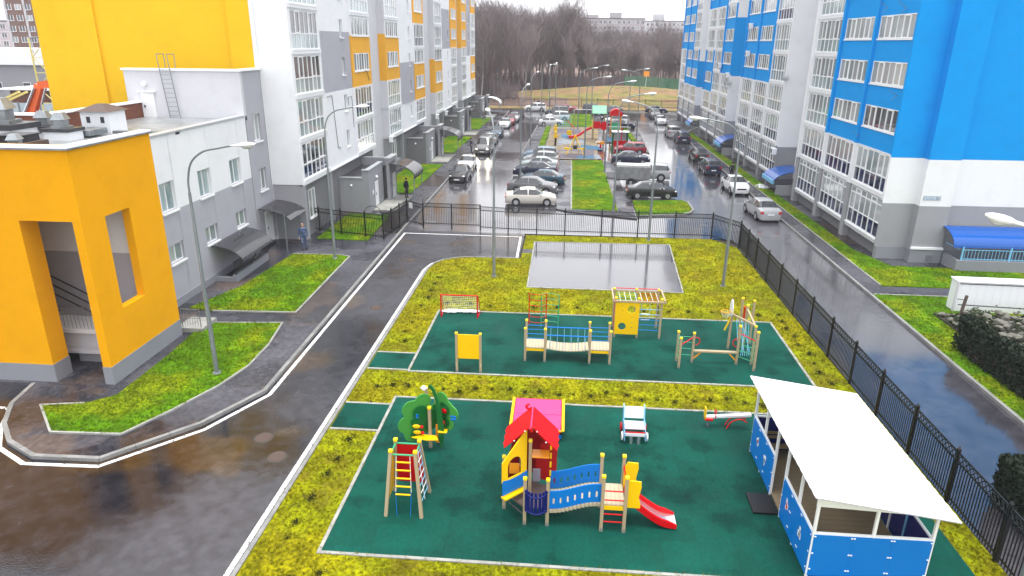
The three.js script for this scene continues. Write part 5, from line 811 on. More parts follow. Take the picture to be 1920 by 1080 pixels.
{ // apple tree play panel
  const t = thing('apple_tree_toy', 'green apple tree shaped play panel with red apples and timber posts', 'play panel', [-4.25, PY, -20.3]); t.scale.setScalar(1.1);
  const lobes = (cs) => { const pts = []; for (let k = 0; k < 72; k++) { const a = k / 72 * 6.283; let best = 0; for (const [cx, cy, r] of cs) { const dx = Math.cos(a), dy = Math.sin(a), b = cx * dx + cy * dy, q = b * b - (cx * cx + cy * cy - r * r); if (q > 0) best = Math.max(best, b + Math.sqrt(q)); } pts.push([best * Math.cos(a), best * Math.sin(a)]); } return pts; };
  const left = ext(shp(lobes([[0, 0, 0.42], [-0.5, -0.2, 0.3], [-0.35, 0.3, 0.3], [0.02, 0.5, 0.26], [-0.35, -0.55, 0.27], [0.1, -0.35, 0.25]])), 0.04, 0.01); left.rotateY(0.5); left.translate(-0.3, 1.02, 0.1); obj('crown_panel', left, M.plime, t);
  const l2 = ext(shp(lobes([[0, 0, 0.33], [-0.15, 0.2, 0.24], [-0.3, -0.1, 0.16], [-0.28, -0.5, 0.2], [0.15, -0.3, 0.2]])), 0.03, 0.008); l2.rotateY(0.5); l2.translate(-0.22, 1.0, 0.14); obj('dark_leaf_panel', l2, M.pgreen, t);
  const right = ext(shp(lobes([[0, 0, 0.36], [0.3, 0.25, 0.26], [0.1, 0.5, 0.24], [0.25, -0.25, 0.28], [0.5, 0.15, 0.24], [0, -0.45, 0.2]])), 0.04, 0.01); right.rotateY(-0.55); right.translate(0.25, 1.12, 0.02); obj('crown_panel', right, M.plime, t);
  const r2 = ext(shp(lobes([[0, 0, 0.3], [0.2, 0.22, 0.22], [0.2, -0.22, 0.2], [0, -0.3, 0.2]])), 0.03, 0.008); r2.rotateY(-0.55); r2.translate(0.22, 1.12, 0.06); obj('dark_leaf_panel', r2, M.pgreen, t);
  const apple = (x, y, z, ry) => { const g = new THREE.SphereGeometry(0.1, 14, 10); g.scale(1, 0.85, 0.3); g.rotateY(ry); g.translate(x, y, z); const a = obj('apple', plain(g), M.pred, t); const l = new THREE.SphereGeometry(0.05, 8, 6); l.scale(1.3, 0.5, 0.3); l.translate(x - 0.03, y + 0.12, z); obj('apple_leaf', plain(l), M.pgreen, a); };
  apple(-0.72, 0.88, 0.34, 0.5); apple(0.4, 1.3, 0.24, -0.55); apple(0.34, 0.9, 0.24, -0.55);
  const flower = (x, y, z) => obj('blue_butterfly', [[-0.04, 0.05], [0.05, 0.04], [-0.03, -0.05], [0.05, -0.04]].map(([a, b]) => plain(new THREE.SphereGeometry(0.05, 8, 6).scale(1, 0.8, 0.3).translate(x + a, y + b, z))), M.pblue, t); flower(0.72, 1.22, 0.5); flower(-0.48, 1.1, 0.3);
  P(t, -0.05, 0.25, 1.35); P(t, 0.12, -0.05, 1.5); P(t, -0.35, -0.75, 1.5);
  const shelf = ext(shp([[-0.5, -0.1], [-0.15, 0.1], [0.25, 0.06], [0.35, -0.18], [0, -0.22]]), 0.04, 0.01); shelf.rotateX(-Math.PI / 2); shelf.translate(-0.1, 0.42, 0.35); obj('yellow_shelf', shelf, M.pyel, t);
  const sh2 = rbx(0.22, 0.5, 0.62, 0.66, 0.2, 0.42, 0.015); obj('yellow_shelf', sh2, M.pyel, t);
  for (const [x, y] of [[-0.5, 0.78], [-0.48, 0.58]]) { const g = new THREE.SphereGeometry(0.1, 10, 8); g.scale(1.3, 0.7, 0.4); g.translate(x + 0.05, y, 0.36); obj('yellow_pear', plain(g), M.pyel, t); const q = new THREE.SphereGeometry(0.055, 8, 6); q.translate(x + 0.22, y, 0.37); obj('red_berry', plain(q), M.pred, t); }
  const cat = ext(shp([[-0.08, 0], [0.02, -0.3], [0.1, 0], [0.12, 0.45], [0.05, 1.0], [-0.06, 1.4], [-0.18, 1.7], [-0.32, 1.82], [-0.4, 1.72], [-0.26, 1.6], [-0.16, 1.3], [-0.1, 0.6]]), 0.04, 0.01); cat.rotateY(-0.4); cat.translate(0.3, 0.35, 0.3); obj('green_snake_panel', cat, M.pgreen, t);
  obj('white_flower', [0, 1, 2, 3].map((k) => plain(new THREE.SphereGeometry(0.06, 8, 6).scale(1, 0.7, 0.4).translate(-0.16 + 0.05 * Math.cos(k * 1.57), 2.14 + 0.05 * Math.sin(k * 1.57), 0.4))), M.pwhite, t);
  obj('trunk_board', rbx(0.1, 0.28, 0.1, 0.75, 0.1, 0.14, 0.01), M.porange, t);
}
{ // pink sandpit lid
  const t = thing('sandbox', 'sandbox with a sloping pink lid and yellow side rails', 'sandbox', [-0.72, PY, -21.75]);
  const lid = (a, b) => { const g = rbx(-0.85, 0.85, 0, 0.03, a, b, 0.008); return g; };
  const L = [lid(-0.95, -0.02), lid(0.0, 0.92)]; L.forEach((g, k) => { g.rotateX(0.1); g.translate(0, 0.46, 0); obj('lid_panel', g, M.ppink, t); });
  for (const x of [-0.92, 0.92]) { const g = rbx(x - 0.05, x + 0.05, 0, 0.06, -0.98, 0.95, 0.015); g.rotateX(0.1); g.translate(0, 0.46, 0); obj('side_rail', g, M.pyel, t); }
  obj('front_rail', rbx(-0.87, 0.87, 0.36, 0.41, 0.9, 0.97, 0.01), M.porange, t); obj('back_rail', rbx(-0.9, 0.9, 0.53, 0.57, -1.0, -0.95, 0.01), M.pred, t);
  obj('side_wall', [bx(-0.88, 0.88, 0.2, 0.34, 0.82, 0.86), bx(-0.88, -0.84, 0.05, 0.45, -0.9, 0.86), bx(0.84, 0.88, 0.05, 0.45, -0.9, 0.86)], M.pbrick, t); obj('lower_board', [rbx(-0.88, -0.1, 0.04, 0.2, 0.82, 0.87, 0.01), rbx(0.1, 0.88, 0.04, 0.2, 0.82, 0.87, 0.01)], M.pblue, t); obj('back_wall', bx(-0.88, 0.88, 0, 0.5, -0.92, -0.88), M.pbrick, t);
}
{ // play house with bridge and slide
  const t = thing('play_house', 'colourful play house with red roof, blue bridge and red slide', 'playground set', [0, PY, 0]);
  // house tower, turned forty five degrees: a square of about 1.1 m
  const hx = -0.8, hz = -17.1;
  for (const [x, z, h] of [[-1.5, -17.0, 1.75], [-0.85, -16.35, 1.5], [-0.2, -16.35, 1.5], [-0.2, -17.4, 1.75], [-1.3, -17.9, 1.9], [-0.75, -17.05, 2.3]]) P(t, x, z, h);
  obj('house_floor', slab([[-1.5, -17.0], [-0.85, -16.35], [-0.2, -16.35], [-0.2, -17.4], [-1.3, -17.9]], 0.52, 0.58), M.brown, t);
  // roof: two red boards meeting at a ridge, scalloped ends
  const board = (w, l) => ext(shp([[0, 0], [w, 0], [w + 0.02, l * 0.15], [w + 0.07, l * 0.25], [w + 0.01, l * 0.4], [w + 0.07, l * 0.55], [w + 0.01, l * 0.7], [w + 0.07, l * 0.85], [w, l], [0, l]]), 0.03, 0.006);
  const A = board(1.02, 1.15); A.rotateX(-Math.PI / 2); A.rotateZ(-0.78); A.translate(-0.72, 2.95, -16.75); obj('roof_board', A, M.pred, t);
  const B = board(1.02, 1.15); B.rotateX(-Math.PI / 2); B.scale(-1, 1, 1); { const p = B.attributes.position, n = B.attributes.normal; for (let i = 0; i < p.count; i += 3) { for (const at of [p, n]) { const a = [at.getX(i), at.getY(i), at.getZ(i)], b = [at.getX(i + 1), at.getY(i + 1), at.getZ(i + 1)]; at.setXYZ(i, ...b); at.setXYZ(i + 1, ...a); } } } B.rotateZ(0.78); B.translate(-0.75, 2.95, -16.75); obj('roof_board', B, M.pred, t);
  for (const [x, y, z] of [[-0.9, 2.83, -16.74], [-0.56, 2.83, -16.74], [-1.2, 2.5, -16.74], [-0.3, 2.5, -16.74]]) obj('roof_bolt', plain(new THREE.SphereGeometry(0.022, 8, 6).translate(x, y + 0.0, z)), M.pwhite, t);
  obj('ridge_ornament', [plain(new THREE.TorusGeometry(0.07, 0.035, 8, 14, 4.2).rotateZ(1.2).translate(-0.86, 2.96, -17.9)), plain(new THREE.TorusGeometry(0.07, 0.035, 8, 14, 4.2).rotateZ(0.2).translate(-0.66, 2.9, -16.72))], M.pred, t);
  const arch = (w, h, aw, ah) => { const s = new THREE.Shape(); s.moveTo(-w / 2, 0); s.lineTo(w / 2, 0); s.lineTo(w / 2, h); s.lineTo(-w / 2, h * 0.45); s.closePath(); const p = new THREE.Path(); p.moveTo(-aw / 2, 0.06); p.lineTo(aw / 2, 0.06); p.lineTo(aw / 2, ah * 0.6); p.absarc(0, ah * 0.6, aw / 2, 0, Math.PI, false); p.lineTo(-aw / 2, 0.06); s.holes.push(p); return ext(s, 0.03, 0.006); };
  const G = arch(0.92, 1.45, 0.5, 0.72); G.rotateY(0.78); G.translate(-1.19, 1.35, -16.66); obj('yellow_gable', G, M.pyel, t);
  const fr = ext(shp([[-0.45, 0.2], [0.45, 0.0], [0.45, 1.9], [0.2, 2.05], [-0.35, 2.6], [-0.3, 1.9], [-0.05, 1.75], [-0.25, 1.6], [-0.2, 1.2], [-0.4, 1.1]], []), 0.03, 0.006); fr.scale(0.72, 0.8, 1); fr.translate(-0.3, 0.75, -17.35); obj('red_wall', fr, M.pbrick, t);
  const bk = rbx(-1.35, -0.35, 0.7, 2.2, -17.92, -17.88, 0.01); obj('back_wall', bk, M.pbrick, t);
  const sd = ext(shp([[0, 0.6], [0.95, 0.6], [0.95, 1.6], [0.5, 2.2], [0, 1.6]]), 0.03, 0.005); sd.rotateY(1.2); sd.translate(-1.42, 0.1, -17.0); obj('side_wall', sd, M.pbrick, t);
  obj('inner_shelf', [rbx(-0.7, -0.2, 1.86, 1.9, -17.3, -16.9, 0.01), rbx(-1.35, -1.05, 1.25, 1.6, -17.0, -16.96, 0.01)], M.porange, t); obj('mirror_panel', [rbx(-1.1, -0.9, 1.1, 1.75, -17.6, -17.57, 0.02), rbx(-0.68, -0.45, 0.8, 1.25, -17.3, -17.27, 0.05)], phy([0.28, 0.26, 0.32], 0.35), t);
  const bp = ext(shp([[-0.46, 0], [0.46, 0], [0.46, 0.48], [0.2, 0.44], [0, 0.43], [-0.2, 0.44], [-0.46, 0.5]]), 0.03, 0.006); bp.rotateY(0.78); bp.translate(-1.17, 0.92, -16.66); obj('blue_panel', bp, M.pblue, t); obj('yellow_counter', mv(rbx(-0.42, 0.42, 0, 0.06, -0.1, 0.1, 0.01), -1.17, 0.8, -16.62, 0.78), M.pyel, t);
  for (let k = 0; k < 5; k++) obj('edge_tooth', rbx(-0.19, -0.13, 1.0 + k * 0.3, 1.2 + k * 0.3, -17.36, -17.28, 0.02), M.pyel, t);
  for (let k = 0; k < 9; k++) { const a = Math.PI * k / 8; obj('navy_slat', cached('nsl', () => rbx(-0.042, 0.042, 0, 0.72, -0.012, 0.012, 0.006)), M.pnavy, t).position.set(-0.525 - 0.3 * Math.cos(a), 0.5, -16.35 + 0.22 * Math.sin(a)); }
  obj('balcony_rail', [pipe([[-0.85, 1.15, -16.33], [-0.72, 1.1, -16.16], [-0.52, 1.08, -16.1], [-0.33, 1.1, -16.16], [-0.2, 1.15, -16.33]], 0.022, 6, 14), pipe([[-0.85, 0.6, -16.33], [-0.72, 0.55, -16.16], [-0.52, 0.53, -16.1], [-0.33, 0.55, -16.16], [-0.2, 0.6, -16.33]], 0.022, 6, 14)], M.pnavy, t);
  obj('skirt_board', pipe([[-1.48, 0.62, -16.95], [-1.35, 0.45, -16.75], [-1.1, 0.36, -16.55], [-0.87, 0.3, -16.37]], 0.02, 6, 12), M.darkmetal, t);
  // bridge with wavy blue sides
  const wave = (x) => 0.16 * Math.sin((x - 0.55) * 2.3);
  const side = () => { const top = [], bot = []; for (let k = 0; k <= 16; k++) { const x = -0.15 + k * 1.45 / 16; top.push([x, 1.34 + wave(x)]); bot.push([x, 0.74 + wave(x)]); } const holes = []; for (let k = 0; k < 7; k++) { const x = -0.03 + k * 0.2, y = 1.0 + wave(x); const h = []; for (let q = 0; q < 12; q++) { const a = q / 12 * 6.283; h.push([x + 0.027 * Math.cos(a), y + 0.075 * Math.sign(Math.sin(a)) * (Math.abs(Math.sin(a)) > 0.1 ? 1 : 0) + 0.027 * Math.sin(a)]); } holes.push(h); } return ext(shp([...bot, ...top.reverse()], holes), 0.03, 0.005); };
  for (const z of [-16.36, -17.32]) { const g = side(); g.translate(0, 0, z); obj('bridge_side', g, M.pblue, t); }
  for (let k = 0; k < 13; k++) { const x = -0.09 + k * 0.111; obj('bridge_plank', cached('bpk', () => rbx(-0.052, 0.052, 0, 0.1, -0.5, 0.5, 0.008)), M.deck, t).position.set(x, 0.6 + wave(x), -16.83); }
  // slide platform
  for (const [x, z] of [[1.34, -16.25], [1.98, -16.25], [1.34, -17.3], [1.98, -17.3]]) P(t, x, z, x < 1.5 ? 1.78 : 1.78);
  for (let k = 0; k < 5; k++) obj('platform_plank', cached('ppk', () => rbx(-0.06, 0.06, 0, 0.045, -0.5, 0.5, 0.008)), M.deck, t).position.set(1.42 + k * 0.122, 0.84, -16.78); obj('platform_edge', bx(1.36, 1.96, 0.72, 0.84, -16.28, -16.25), M.pyel, t);
  for (const y of [0.32, 0.58, 1.05, 1.35]) rung('red_rung', t, [1.34, y, -16.25], [1.98, y, -16.25], 0.02, M.pred);
  for (const z of [-16.3, -17.2]) { const g = ext(shp([[0, 0.8], [0.42, 0.8], [0.42, 0.95], [0.36, 1.15], [0.42, 1.5], [0.4, 1.68], [0.1, 1.7], [0, 1.5]]), 0.04, 0.01); g.translate(1.98, 0, z - 0.02); obj('slide_cheek', g, M.pyel, t); } rung('red_rung', t, [1.98, 1.55, -16.3], [1.98, 1.55, -17.2], 0.022, M.pred);
  // slide: steel bed and red sides following the chute
  const path = [[2.0, 0.86], [2.25, 0.78], [2.6, 0.5], [2.95, 0.26], [3.2, 0.16], [3.5, 0.13]];
  const cv = new THREE.SplineCurve(path.map(([x, y]) => new THREE.Vector2(x, y))).getPoints(22);
  const bed = ext(shp([...cv.map((p) => [p.x, p.y]), ...cv.slice().reverse().map((p) => [p.x, p.y - 0.02])]), 0.5, 0); bed.translate(0, 0, -17.0); obj('slide_bed', bed, M.steel, t);
  for (const z of [-16.52, -17.06]) { const g = ext(shp([...cv.map((p, i) => [p.x, p.y + 0.15 - 0.03 * (i > 18 ? i - 18 : 0)]), ...cv.slice().reverse().map((p) => [p.x, p.y - 0.1 < 0 ? 0.01 : p.y - 0.1])]), 0.07, 0.02); g.translate(0, 0, z); obj('slide_side', g, M.pred, t); }
  obj('slide_support', bar([3.1, 0, -16.75], [3.05, 0.14, -16.75], 0.05), M.greymetal, t);
}
{ // small play car
  const t = thing('play_car', 'little white and blue play car with red wheels and a bench seat', 'play car', [2.7, PY, -21.35]);
  for (const x of [-0.36, 0.36]) { const g = ext(shp([[-0.5, 0.12], [0.5, 0.12], [0.52, 0.42], [0.2, 0.46], [0.15, 0.6], [-0.15, 0.62], [-0.3, 1.02], [-0.5, 1.05]]), 0.03, 0.006); g.rotateY(-Math.PI / 2); g.translate(x + 0.015, 0, 0); obj('side_board', g, M.psky, t); }
  const bk = rbx(-0.36, 0.36, 0, 0.42, -0.012, 0.012, 0.006); bk.rotateX(-0.25); bk.translate(0, 0.58, -0.3); obj('backrest', bk, M.pwhite, t); obj('seat', rbx(-0.36, 0.36, 0.46, 0.49, -0.26, 0.0, 0.008), M.pwhite, t); obj('bonnet', rbx(-0.36, 0.36, 0.5, 0.53, 0.1, 0.36, 0.008), std([0.5, 0.4, 0.45], 0.5), t); obj('bumper', rbx(-0.36, 0.36, 0.3, 0.42, 0.44, 0.48, 0.008), M.pwhite, t); obj('bumper_stripe', bx(-0.36, 0.36, 0.43, 0.46, 0.44, 0.47), M.pred, t);
  for (const x of [-0.13, 0.13]) obj('spring_foot', pipe([[x, 0.32, 0.42], [x, 0.2, 0.44], [x, 0.0, 0.46]], 0.06, 10, 10), M.steel, t);
  for (const [x, z] of [[-0.43, 0.3], [0.43, 0.3], [-0.43, -0.32], [0.43, -0.32]]) { const w = obj('wheel', plain(new THREE.CylinderGeometry(0.15, 0.15, 0.05, 20).rotateZ(Math.PI / 2).translate(x, 0.2, z)), z > 0 ? M.pwhite : M.pred, t); obj('hub', plain(new THREE.CylinderGeometry(0.05, 0.05, 0.06, 10).rotateZ(Math.PI / 2).translate(x, 0.2, z)), M.pred, w); }
}
{ // seesaw
  const t = thing('seesaw', 'seesaw with a pale beam and red ends beside the blue pavilion', 'seesaw', [6.1, PY, -22.3]);
  const b = rbx(-0.75, 0.85, 0, 0.1, -0.07, 0.07, 0.015); b.rotateZ(0.1); b.translate(0, 0.42, 0); obj('beam', b, M.pwhite, t); obj('backrest', mv(rbx(-0.02, 0.02, 0, 0.42, -0.14, 0.14, 0.01), -0.78, 0.36, 0), M.pyel, t); obj('seat', rbx(-0.8, -0.5, 0.3, 0.38, -0.14, 0.14, 0.02), M.pred, t); obj('handle', pipe([[-0.42, 0.4, 0.1], [-0.42, 0.66, 0.08], [-0.42, 0.66, -0.08], [-0.42, 0.4, -0.1]], 0.018, 6, 14), M.pred, t);
  obj('rocker', [pipe([[0.0, 0.02, 0.12], [0.15, 0.3, 0.12], [0.45, 0.42, 0.12], [0.7, 0.3, 0.12]], 0.022, 6, 14), pipe([[0.0, 0.02, -0.12], [0.15, 0.3, -0.12], [0.45, 0.42, -0.12], [0.7, 0.3, -0.12]], 0.022, 6, 14)], M.pred, t); obj('bumper_foot', tube([-0.65, 0, 0], [-0.65, 0.3, 0], 0.04), M.greymetal, t);
}
{ // blue pavilion
  const t = thing('pavilion', 'blue panelled open pavilion with a white sloping roof and timber floor', 'pavilion', [0, PY - 0.02, 0]);
  const x0 = 6.63, x1 = 9.55, z0 = -14.95, z1 = -20.8, h = 1.4;
  obj('floor', Array.from({ length: 26 }, (_, k) => bx(x0 + 0.03, x1 - 0.03, 0.06, 0.12 + (k % 2) * 0.003, z1 + k * 0.225 + 0.004, z1 + (k + 1) * 0.225 - 0.004)).slice(0, 1), M.floor, t);
  for (let k = 1; k < 26; k++) obj('floor_board', bx(x0 + 0.03, x1 - 0.03, 0.06, 0.12, z1 + k * 0.225 + 0.004, z1 + (k + 1) * 0.225 - 0.004), M.floor, t);
  obj('base_frame', [bx(x0 - 0.01, x1 + 0.01, 0, 0.06, z1, z0)], M.darkmetal, t);
  const panel = (a, b, vert, at) => { const n = Math.max(1, Math.round(Math.abs(b - a) / 0.95)); for (let k = 0; k < n; k++) { const p = mix(a, b, k / n), q = mix(a, b, (k + 1) / n), lo = Math.min(p, q) + 0.002, hi = Math.max(p, q) - 0.002; const o = obj('blue_panel', vert ? bx(at - 0.012, at + 0.012, 0.08, h - 0.03, lo, hi) : bx(lo, hi, 0.08, h - 0.03, at - 0.012, at + 0.012), M.pblue, t); const bolts = []; for (const y of [0.3, 0.8, h - 0.08]) for (const e of [lo + 0.03, hi - 0.03]) bolts.push(vert ? rbx(at - 0.03, at + (at > 8 ? 0.03 : -0.012), y - 0.016, y + 0.016, e - 0.02, e + 0.02, 0.005) : rbx(e - 0.025, e + 0.025, y - 0.016, y + 0.016, at + 0.01, at + 0.03, 0.005)); obj('bracket', bolts, M.pwhite, o); } };
  panel(z0, -17.35, true, x0 - 0.03); panel(-18.4, z1, true, x0 - 0.03); panel(x0, x1, false, z0 + 0.03); panel(z0, z1, true, x1 + 0.03);
  { const inner = bx(x0 + 0.02, x1, 0.12, h - 0.03, z1 - 0.02, z1 + 0.0); obj('back_panel', inner, M.pnavy, t); obj('side_lining', bx(x1 - 0.005, x1 + 0.012, 0.12, h - 0.03, z1, z0), M.pnavy, t); obj('side_lining', bx(x0 - 0.012, x0 + 0.005, 0.12, h - 0.05, -20.79, -18.42), M.pnavy, t); }
  for (const [x, z] of [[x0, z0], [x0, -16.15], [x0, -17.35], [x0, -18.4], [x0, -19.6], [x0, z1], [x1, z0], [x1, -17], [x1, -19], [x1, z1], [8.1, z0], [8.1, z1]]) obj('post', bx(x - 0.035, x + 0.035, 0, 2.5 - (x - x0) * 0.12, z - 0.035, z + 0.035), M.pwhite, t);
  obj('top_rail', [bx(x0 - 0.03, x0 + 0.03, h - 0.03, h + 0.02, -17.33, z0), bx(x0 - 0.03, x0 + 0.03, h - 0.03, h + 0.02, z1, -18.42), bx(x0, x1, h - 0.03, h + 0.02, z0 - 0.03, z0 + 0.03), bx(x1 - 0.03, x1 + 0.03, h - 0.03, h + 0.02, z1, z0), bx(x0, x1, h - 0.03, h + 0.02, z1 - 0.03, z1 + 0.03)], M.pwhite, t);
  for (const zz of [-16.2, -18.2, -19.6]) obj('lining_rib', bx(x1 - 0.04, x1 - 0.006, 0.12, h - 0.04, zz - 0.025, zz + 0.025), M.psky, t);
  for (const y of [0.42, 0.46]) obj('bench_slat', [bx(x0 + 0.3, x1 - 0.3, y, y + 0.03, z1 + 0.12 + (y - 0.42) * 5, z1 + 0.27 + (y - 0.42) * 5)], M.floor, t); for (const y of [0.62, 0.78]) obj('bench_slat', bx(x0 + 0.3, x1 - 0.3, y, y + 0.1, z1 + 0.06, z1 + 0.09), M.floor, t);
  // white profiled metal roof with a dipped outer edge
  { const n = 40, pts = [], b = []; const prof = (k) => [k / n * 6.6 - 21.3, (k % 2 ? 0.0 : 0.018)]; const g = []; for (let k = 0; k < n; k++) { const [a, ya] = prof(k), [c, yc] = prof(k + 1); const q = (x, y, z) => [x, y, z]; const L = [6.42, 2.62], Rr = [9.98, 2.12]; const v = [q(L[0], L[1] + ya, a), q(Rr[0], Rr[1] + ya, a), q(Rr[0], Rr[1] + yc, c), q(L[0], L[1] + yc, c)]; for (const i of [0, 3, 2, 0, 2, 1]) g.push(...v[i]); for (const i of [0, 2, 3, 0, 1, 2]) g.push(v[i][0], v[i][1] - 0.03, v[i][2]); }
    const geo = new THREE.BufferGeometry(); geo.setAttribute('position', new THREE.BufferAttribute(new Float32Array(g), 3)); geo.computeVertexNormals(); boxUV(geo); obj('roof_sheet', geo, M.roofwhite, t); }
  const fas = ext(shp([[x0 - 0.05, 2.2], [x1 + 0.05, 2.08], [x1 + 0.05, 2.13], [x0 - 0.05, 2.55]]), 0.02, 0); fas.translate(0, 0, z0 - 0.02); obj('gable_fascia', fas, M.pwhite, t); const f2 = fas.clone(); f2.translate(0, 0, z1 - z0); obj('gable_fascia', f2, M.pwhite, t); obj('eaves_beam', [bx(x0 - 0.03, x0 + 0.03, 2.42, 2.52, z1, z0), bx(x1 - 0.03, x1 + 0.03, 2.05, 2.13, z1, z0)], M.pwhite, t);
  // stickers: pale cut-out shapes with a red or grey middle
  const stick = (z, y, s, m) => { const o = [], i = []; for (let k = 0; k < 22; k++) { const a = k / 22 * 6.283, r = s * (0.75 + 0.25 * Math.sin(a * 3 + z) + 0.12 * Math.sin(a * 7)); o.push([r * 0.62 * Math.cos(a), r * Math.sin(a)]); i.push([r * 0.38 * Math.cos(a) + 0.01, r * 0.62 * Math.sin(a) - 0.02]); } const g = ext(shp(o), 0.004, 0); g.rotateY(-Math.PI / 2); g.translate(x0 - 0.043, y, z); const q = obj('sticker', g, M.pwhite, t); const g2 = ext(shp(i), 0.003, 0); g2.rotateY(-Math.PI / 2); g2.translate(x0 - 0.0465, y, z); obj('sticker_print', g2, m, q); };
  stick(-16.85, 0.8, 0.21, M.pred); stick(-15.7, 0.78, 0.22, M.greymetal); stick(-20.1, 0.85, 0.2, M.pbrick); stick(-19.2, 0.75, 0.22, M.greymetal);
  obj('entrance_step', rbx(x0 - 0.75, x0 - 0.06, 0, 0.09, -18.35, -17.4, 0.01), M.black, t);
}
// ---------- far playground on coloured rubber ----------
{
  const flat = (n, poly, y, c) => struct(n, slab(poly, y - 0.03, y), std(c, 0.7, { map: T.rubber }), 'coloured rubber patch of the far playground');
  flat('play_surface', [[-2.9, -82.6], [3.7, -82.6], [4.8, -116], [9, -116], [9.2, -96], [5.4, -96], [5.4, -116.2], [-2.7, -116]].slice(0, 3).concat([[8.9, -116], [9.2, -92], [5.4, -92], [4.3, -84]]).slice(0, 3).concat([[8.8, -116.2], [-2.7, -116]]), 0.115, [0.44, 0.34, 0.2]);
  const grey3 = [0.36, 0.35, 0.4], blue3 = [0.06, 0.26, 0.48], lil = [0.22, 0.19, 0.25], sky3 = [0.42, 0.47, 0.53];
  flat('play_surface', [[-2.8, -83], [3.4, -83], [3.5, -90], [-2.8, -90]], 0.119, lil); flat('play_surface', [[-2.7, -84], [-1, -86.5], [0.9, -86.3], [2.4, -87.5], [0.8, -88.8], [-1, -88.6]], 0.123, [0.4, 0.34, 0.26]);
  flat('play_surface', [[1.2, -83.1], [3.3, -83.1], [3.3, -85.5], [1.4, -85.2]], 0.124, blue3); flat('play_surface', [[3.35, -83.0], [4.2, -83.0], [4.0, -86.5], [3.35, -86.5]], 0.122, sky3);
  flat('play_surface', [[0.3, -90.3], [4.6, -90.6], [4.5, -93.5], [2.5, -95], [0.2, -93.8]], 0.12, blue3); flat('play_surface', [[-1.4, -94], [0.4, -96], [2.6, -96.5], [2.4, -100.5], [-1.2, -101]], 0.119, sky3); flat('play_surface', [[-0.8, -101.5], [0.8, -101.5], [0.6, -106.5], [-1, -106]], 0.12, blue3); flat('play_surface', [[-2.3, -107], [2.2, -107], [2.0, -113], [-2.3, -113]], 0.118, lil); flat('play_surface', [[5, -98], [8.6, -98], [8.6, -106], [5.2, -106]], 0.119, lil); flat('play_surface', [[5.6, -99], [7.0, -99], [7.0, -104], [5.8, -104]], 0.123, blue3);
  const base = 0.12;
  const sw = thing('swing_frame', 'yellow A frame balance swing at the near edge of the far playground', 'swing', [1.0, base, -86.6]); for (const [x, z] of [[-1.1, 1.0], [1.1, 1.0], [-0.5, -1.0], [0.5, -1.0]]) rung('leg', sw, [x, 0, z], [0, 2.3, 0], 0.05, M.pyel); obj('seat_ring', [bx(-1.3, 1.3, 0.62, 0.72, -0.14, 0.14), bx(-1.3, -0.9, 0.55, 0.8, -0.16, 0.16), bx(0.9, 1.3, 0.55, 0.8, -0.16, 0.16)], M.pyel, sw); obj('hub', rbx(-0.25, 0.25, 0.6, 1.1, -0.2, 0.2, 0.08), M.darkmetal, sw);
  const sp = thing('play_complex', 'tall play tower with green roof, red slide and yellow panels in the far playground', 'playground set', [4.4, base, -101]);
  for (const [x, z] of [[-0.8, 0.8], [0.8, 0.8], [-0.8, -0.8], [0.8, -0.8]]) rung('post', sp, [x, 0, z], [x, 4.0, z], 0.07, M.timber); obj('green_roof', [mv(rbx(-1.0, 1.0, -0.03, 0.03, -0.75, 0.75, 0.01).rotateX(0.75), 0, 4.2, 0.55), mv(rbx(-1.0, 1.0, -0.03, 0.03, -0.75, 0.75, 0.01).rotateX(-0.75), 0, 4.2, -0.55)], M.rgreen, sp); obj('deck', bx(-0.9, 0.9, 1.5, 1.6, -0.9, 0.9), M.deck, sp);
  obj('yellow_panel', [rbx(-0.95, -0.85, 1.6, 2.7, -0.8, 0.8, 0.02)], M.pyel, sp); obj('red_panel', rbx(-0.75, 0.2, 1.6, 2.6, 0.82, 0.88, 0.02), M.pred, sp); obj('red_disc', plain(new THREE.CylinderGeometry(0.6, 0.6, 0.08, 24).rotateX(Math.PI / 2).translate(0.75, 2.0, 0.95)), M.pred, sp);
  const chute = new THREE.SplineCurve([[-0.9, 1.6], [-1.6, 1.3], [-2.6, 0.6], [-3.3, 0.25], [-4.2, 0.2]].map(([a, b]) => new THREE.Vector2(a, b))).getPoints(18); const cg = ext(shp([...chute.map((p) => [p.x, p.y + 0.22]), ...chute.slice().reverse().map((p) => [p.x, p.y - 0.1])]), 0.6, 0.04); cg.translate(0, 0, -0.2); obj('slide', cg, M.pred, sp);
  for (const k of [0.3, 0.6, 0.9, 1.2]) rung('ladder_rung', sp, [-0.7, k, 1.1], [0.0, k, 1.1], 0.03, M.pyel); for (const x of [-0.7, 0]) rung('ladder_stile', sp, [x, 0, 1.3], [x, 1.7, 0.95], 0.04, M.timber);
  obj('crossbeam', [rbx(0.9, 4.3, 1.75, 1.83, -0.05, 0.05, 0.01), rbx(-3.6, -0.9, 4.0, 4.1, -0.85, -0.75, 0.01)], M.pwhite, sp); rung('post', sp, [4.3, 0, 0], [4.3, 1.8, 0], 0.05, M.timber); rung('post', sp, [-3.5, 0, -0.8], [-3.5, 4.1, -0.8], 0.06, M.timber);
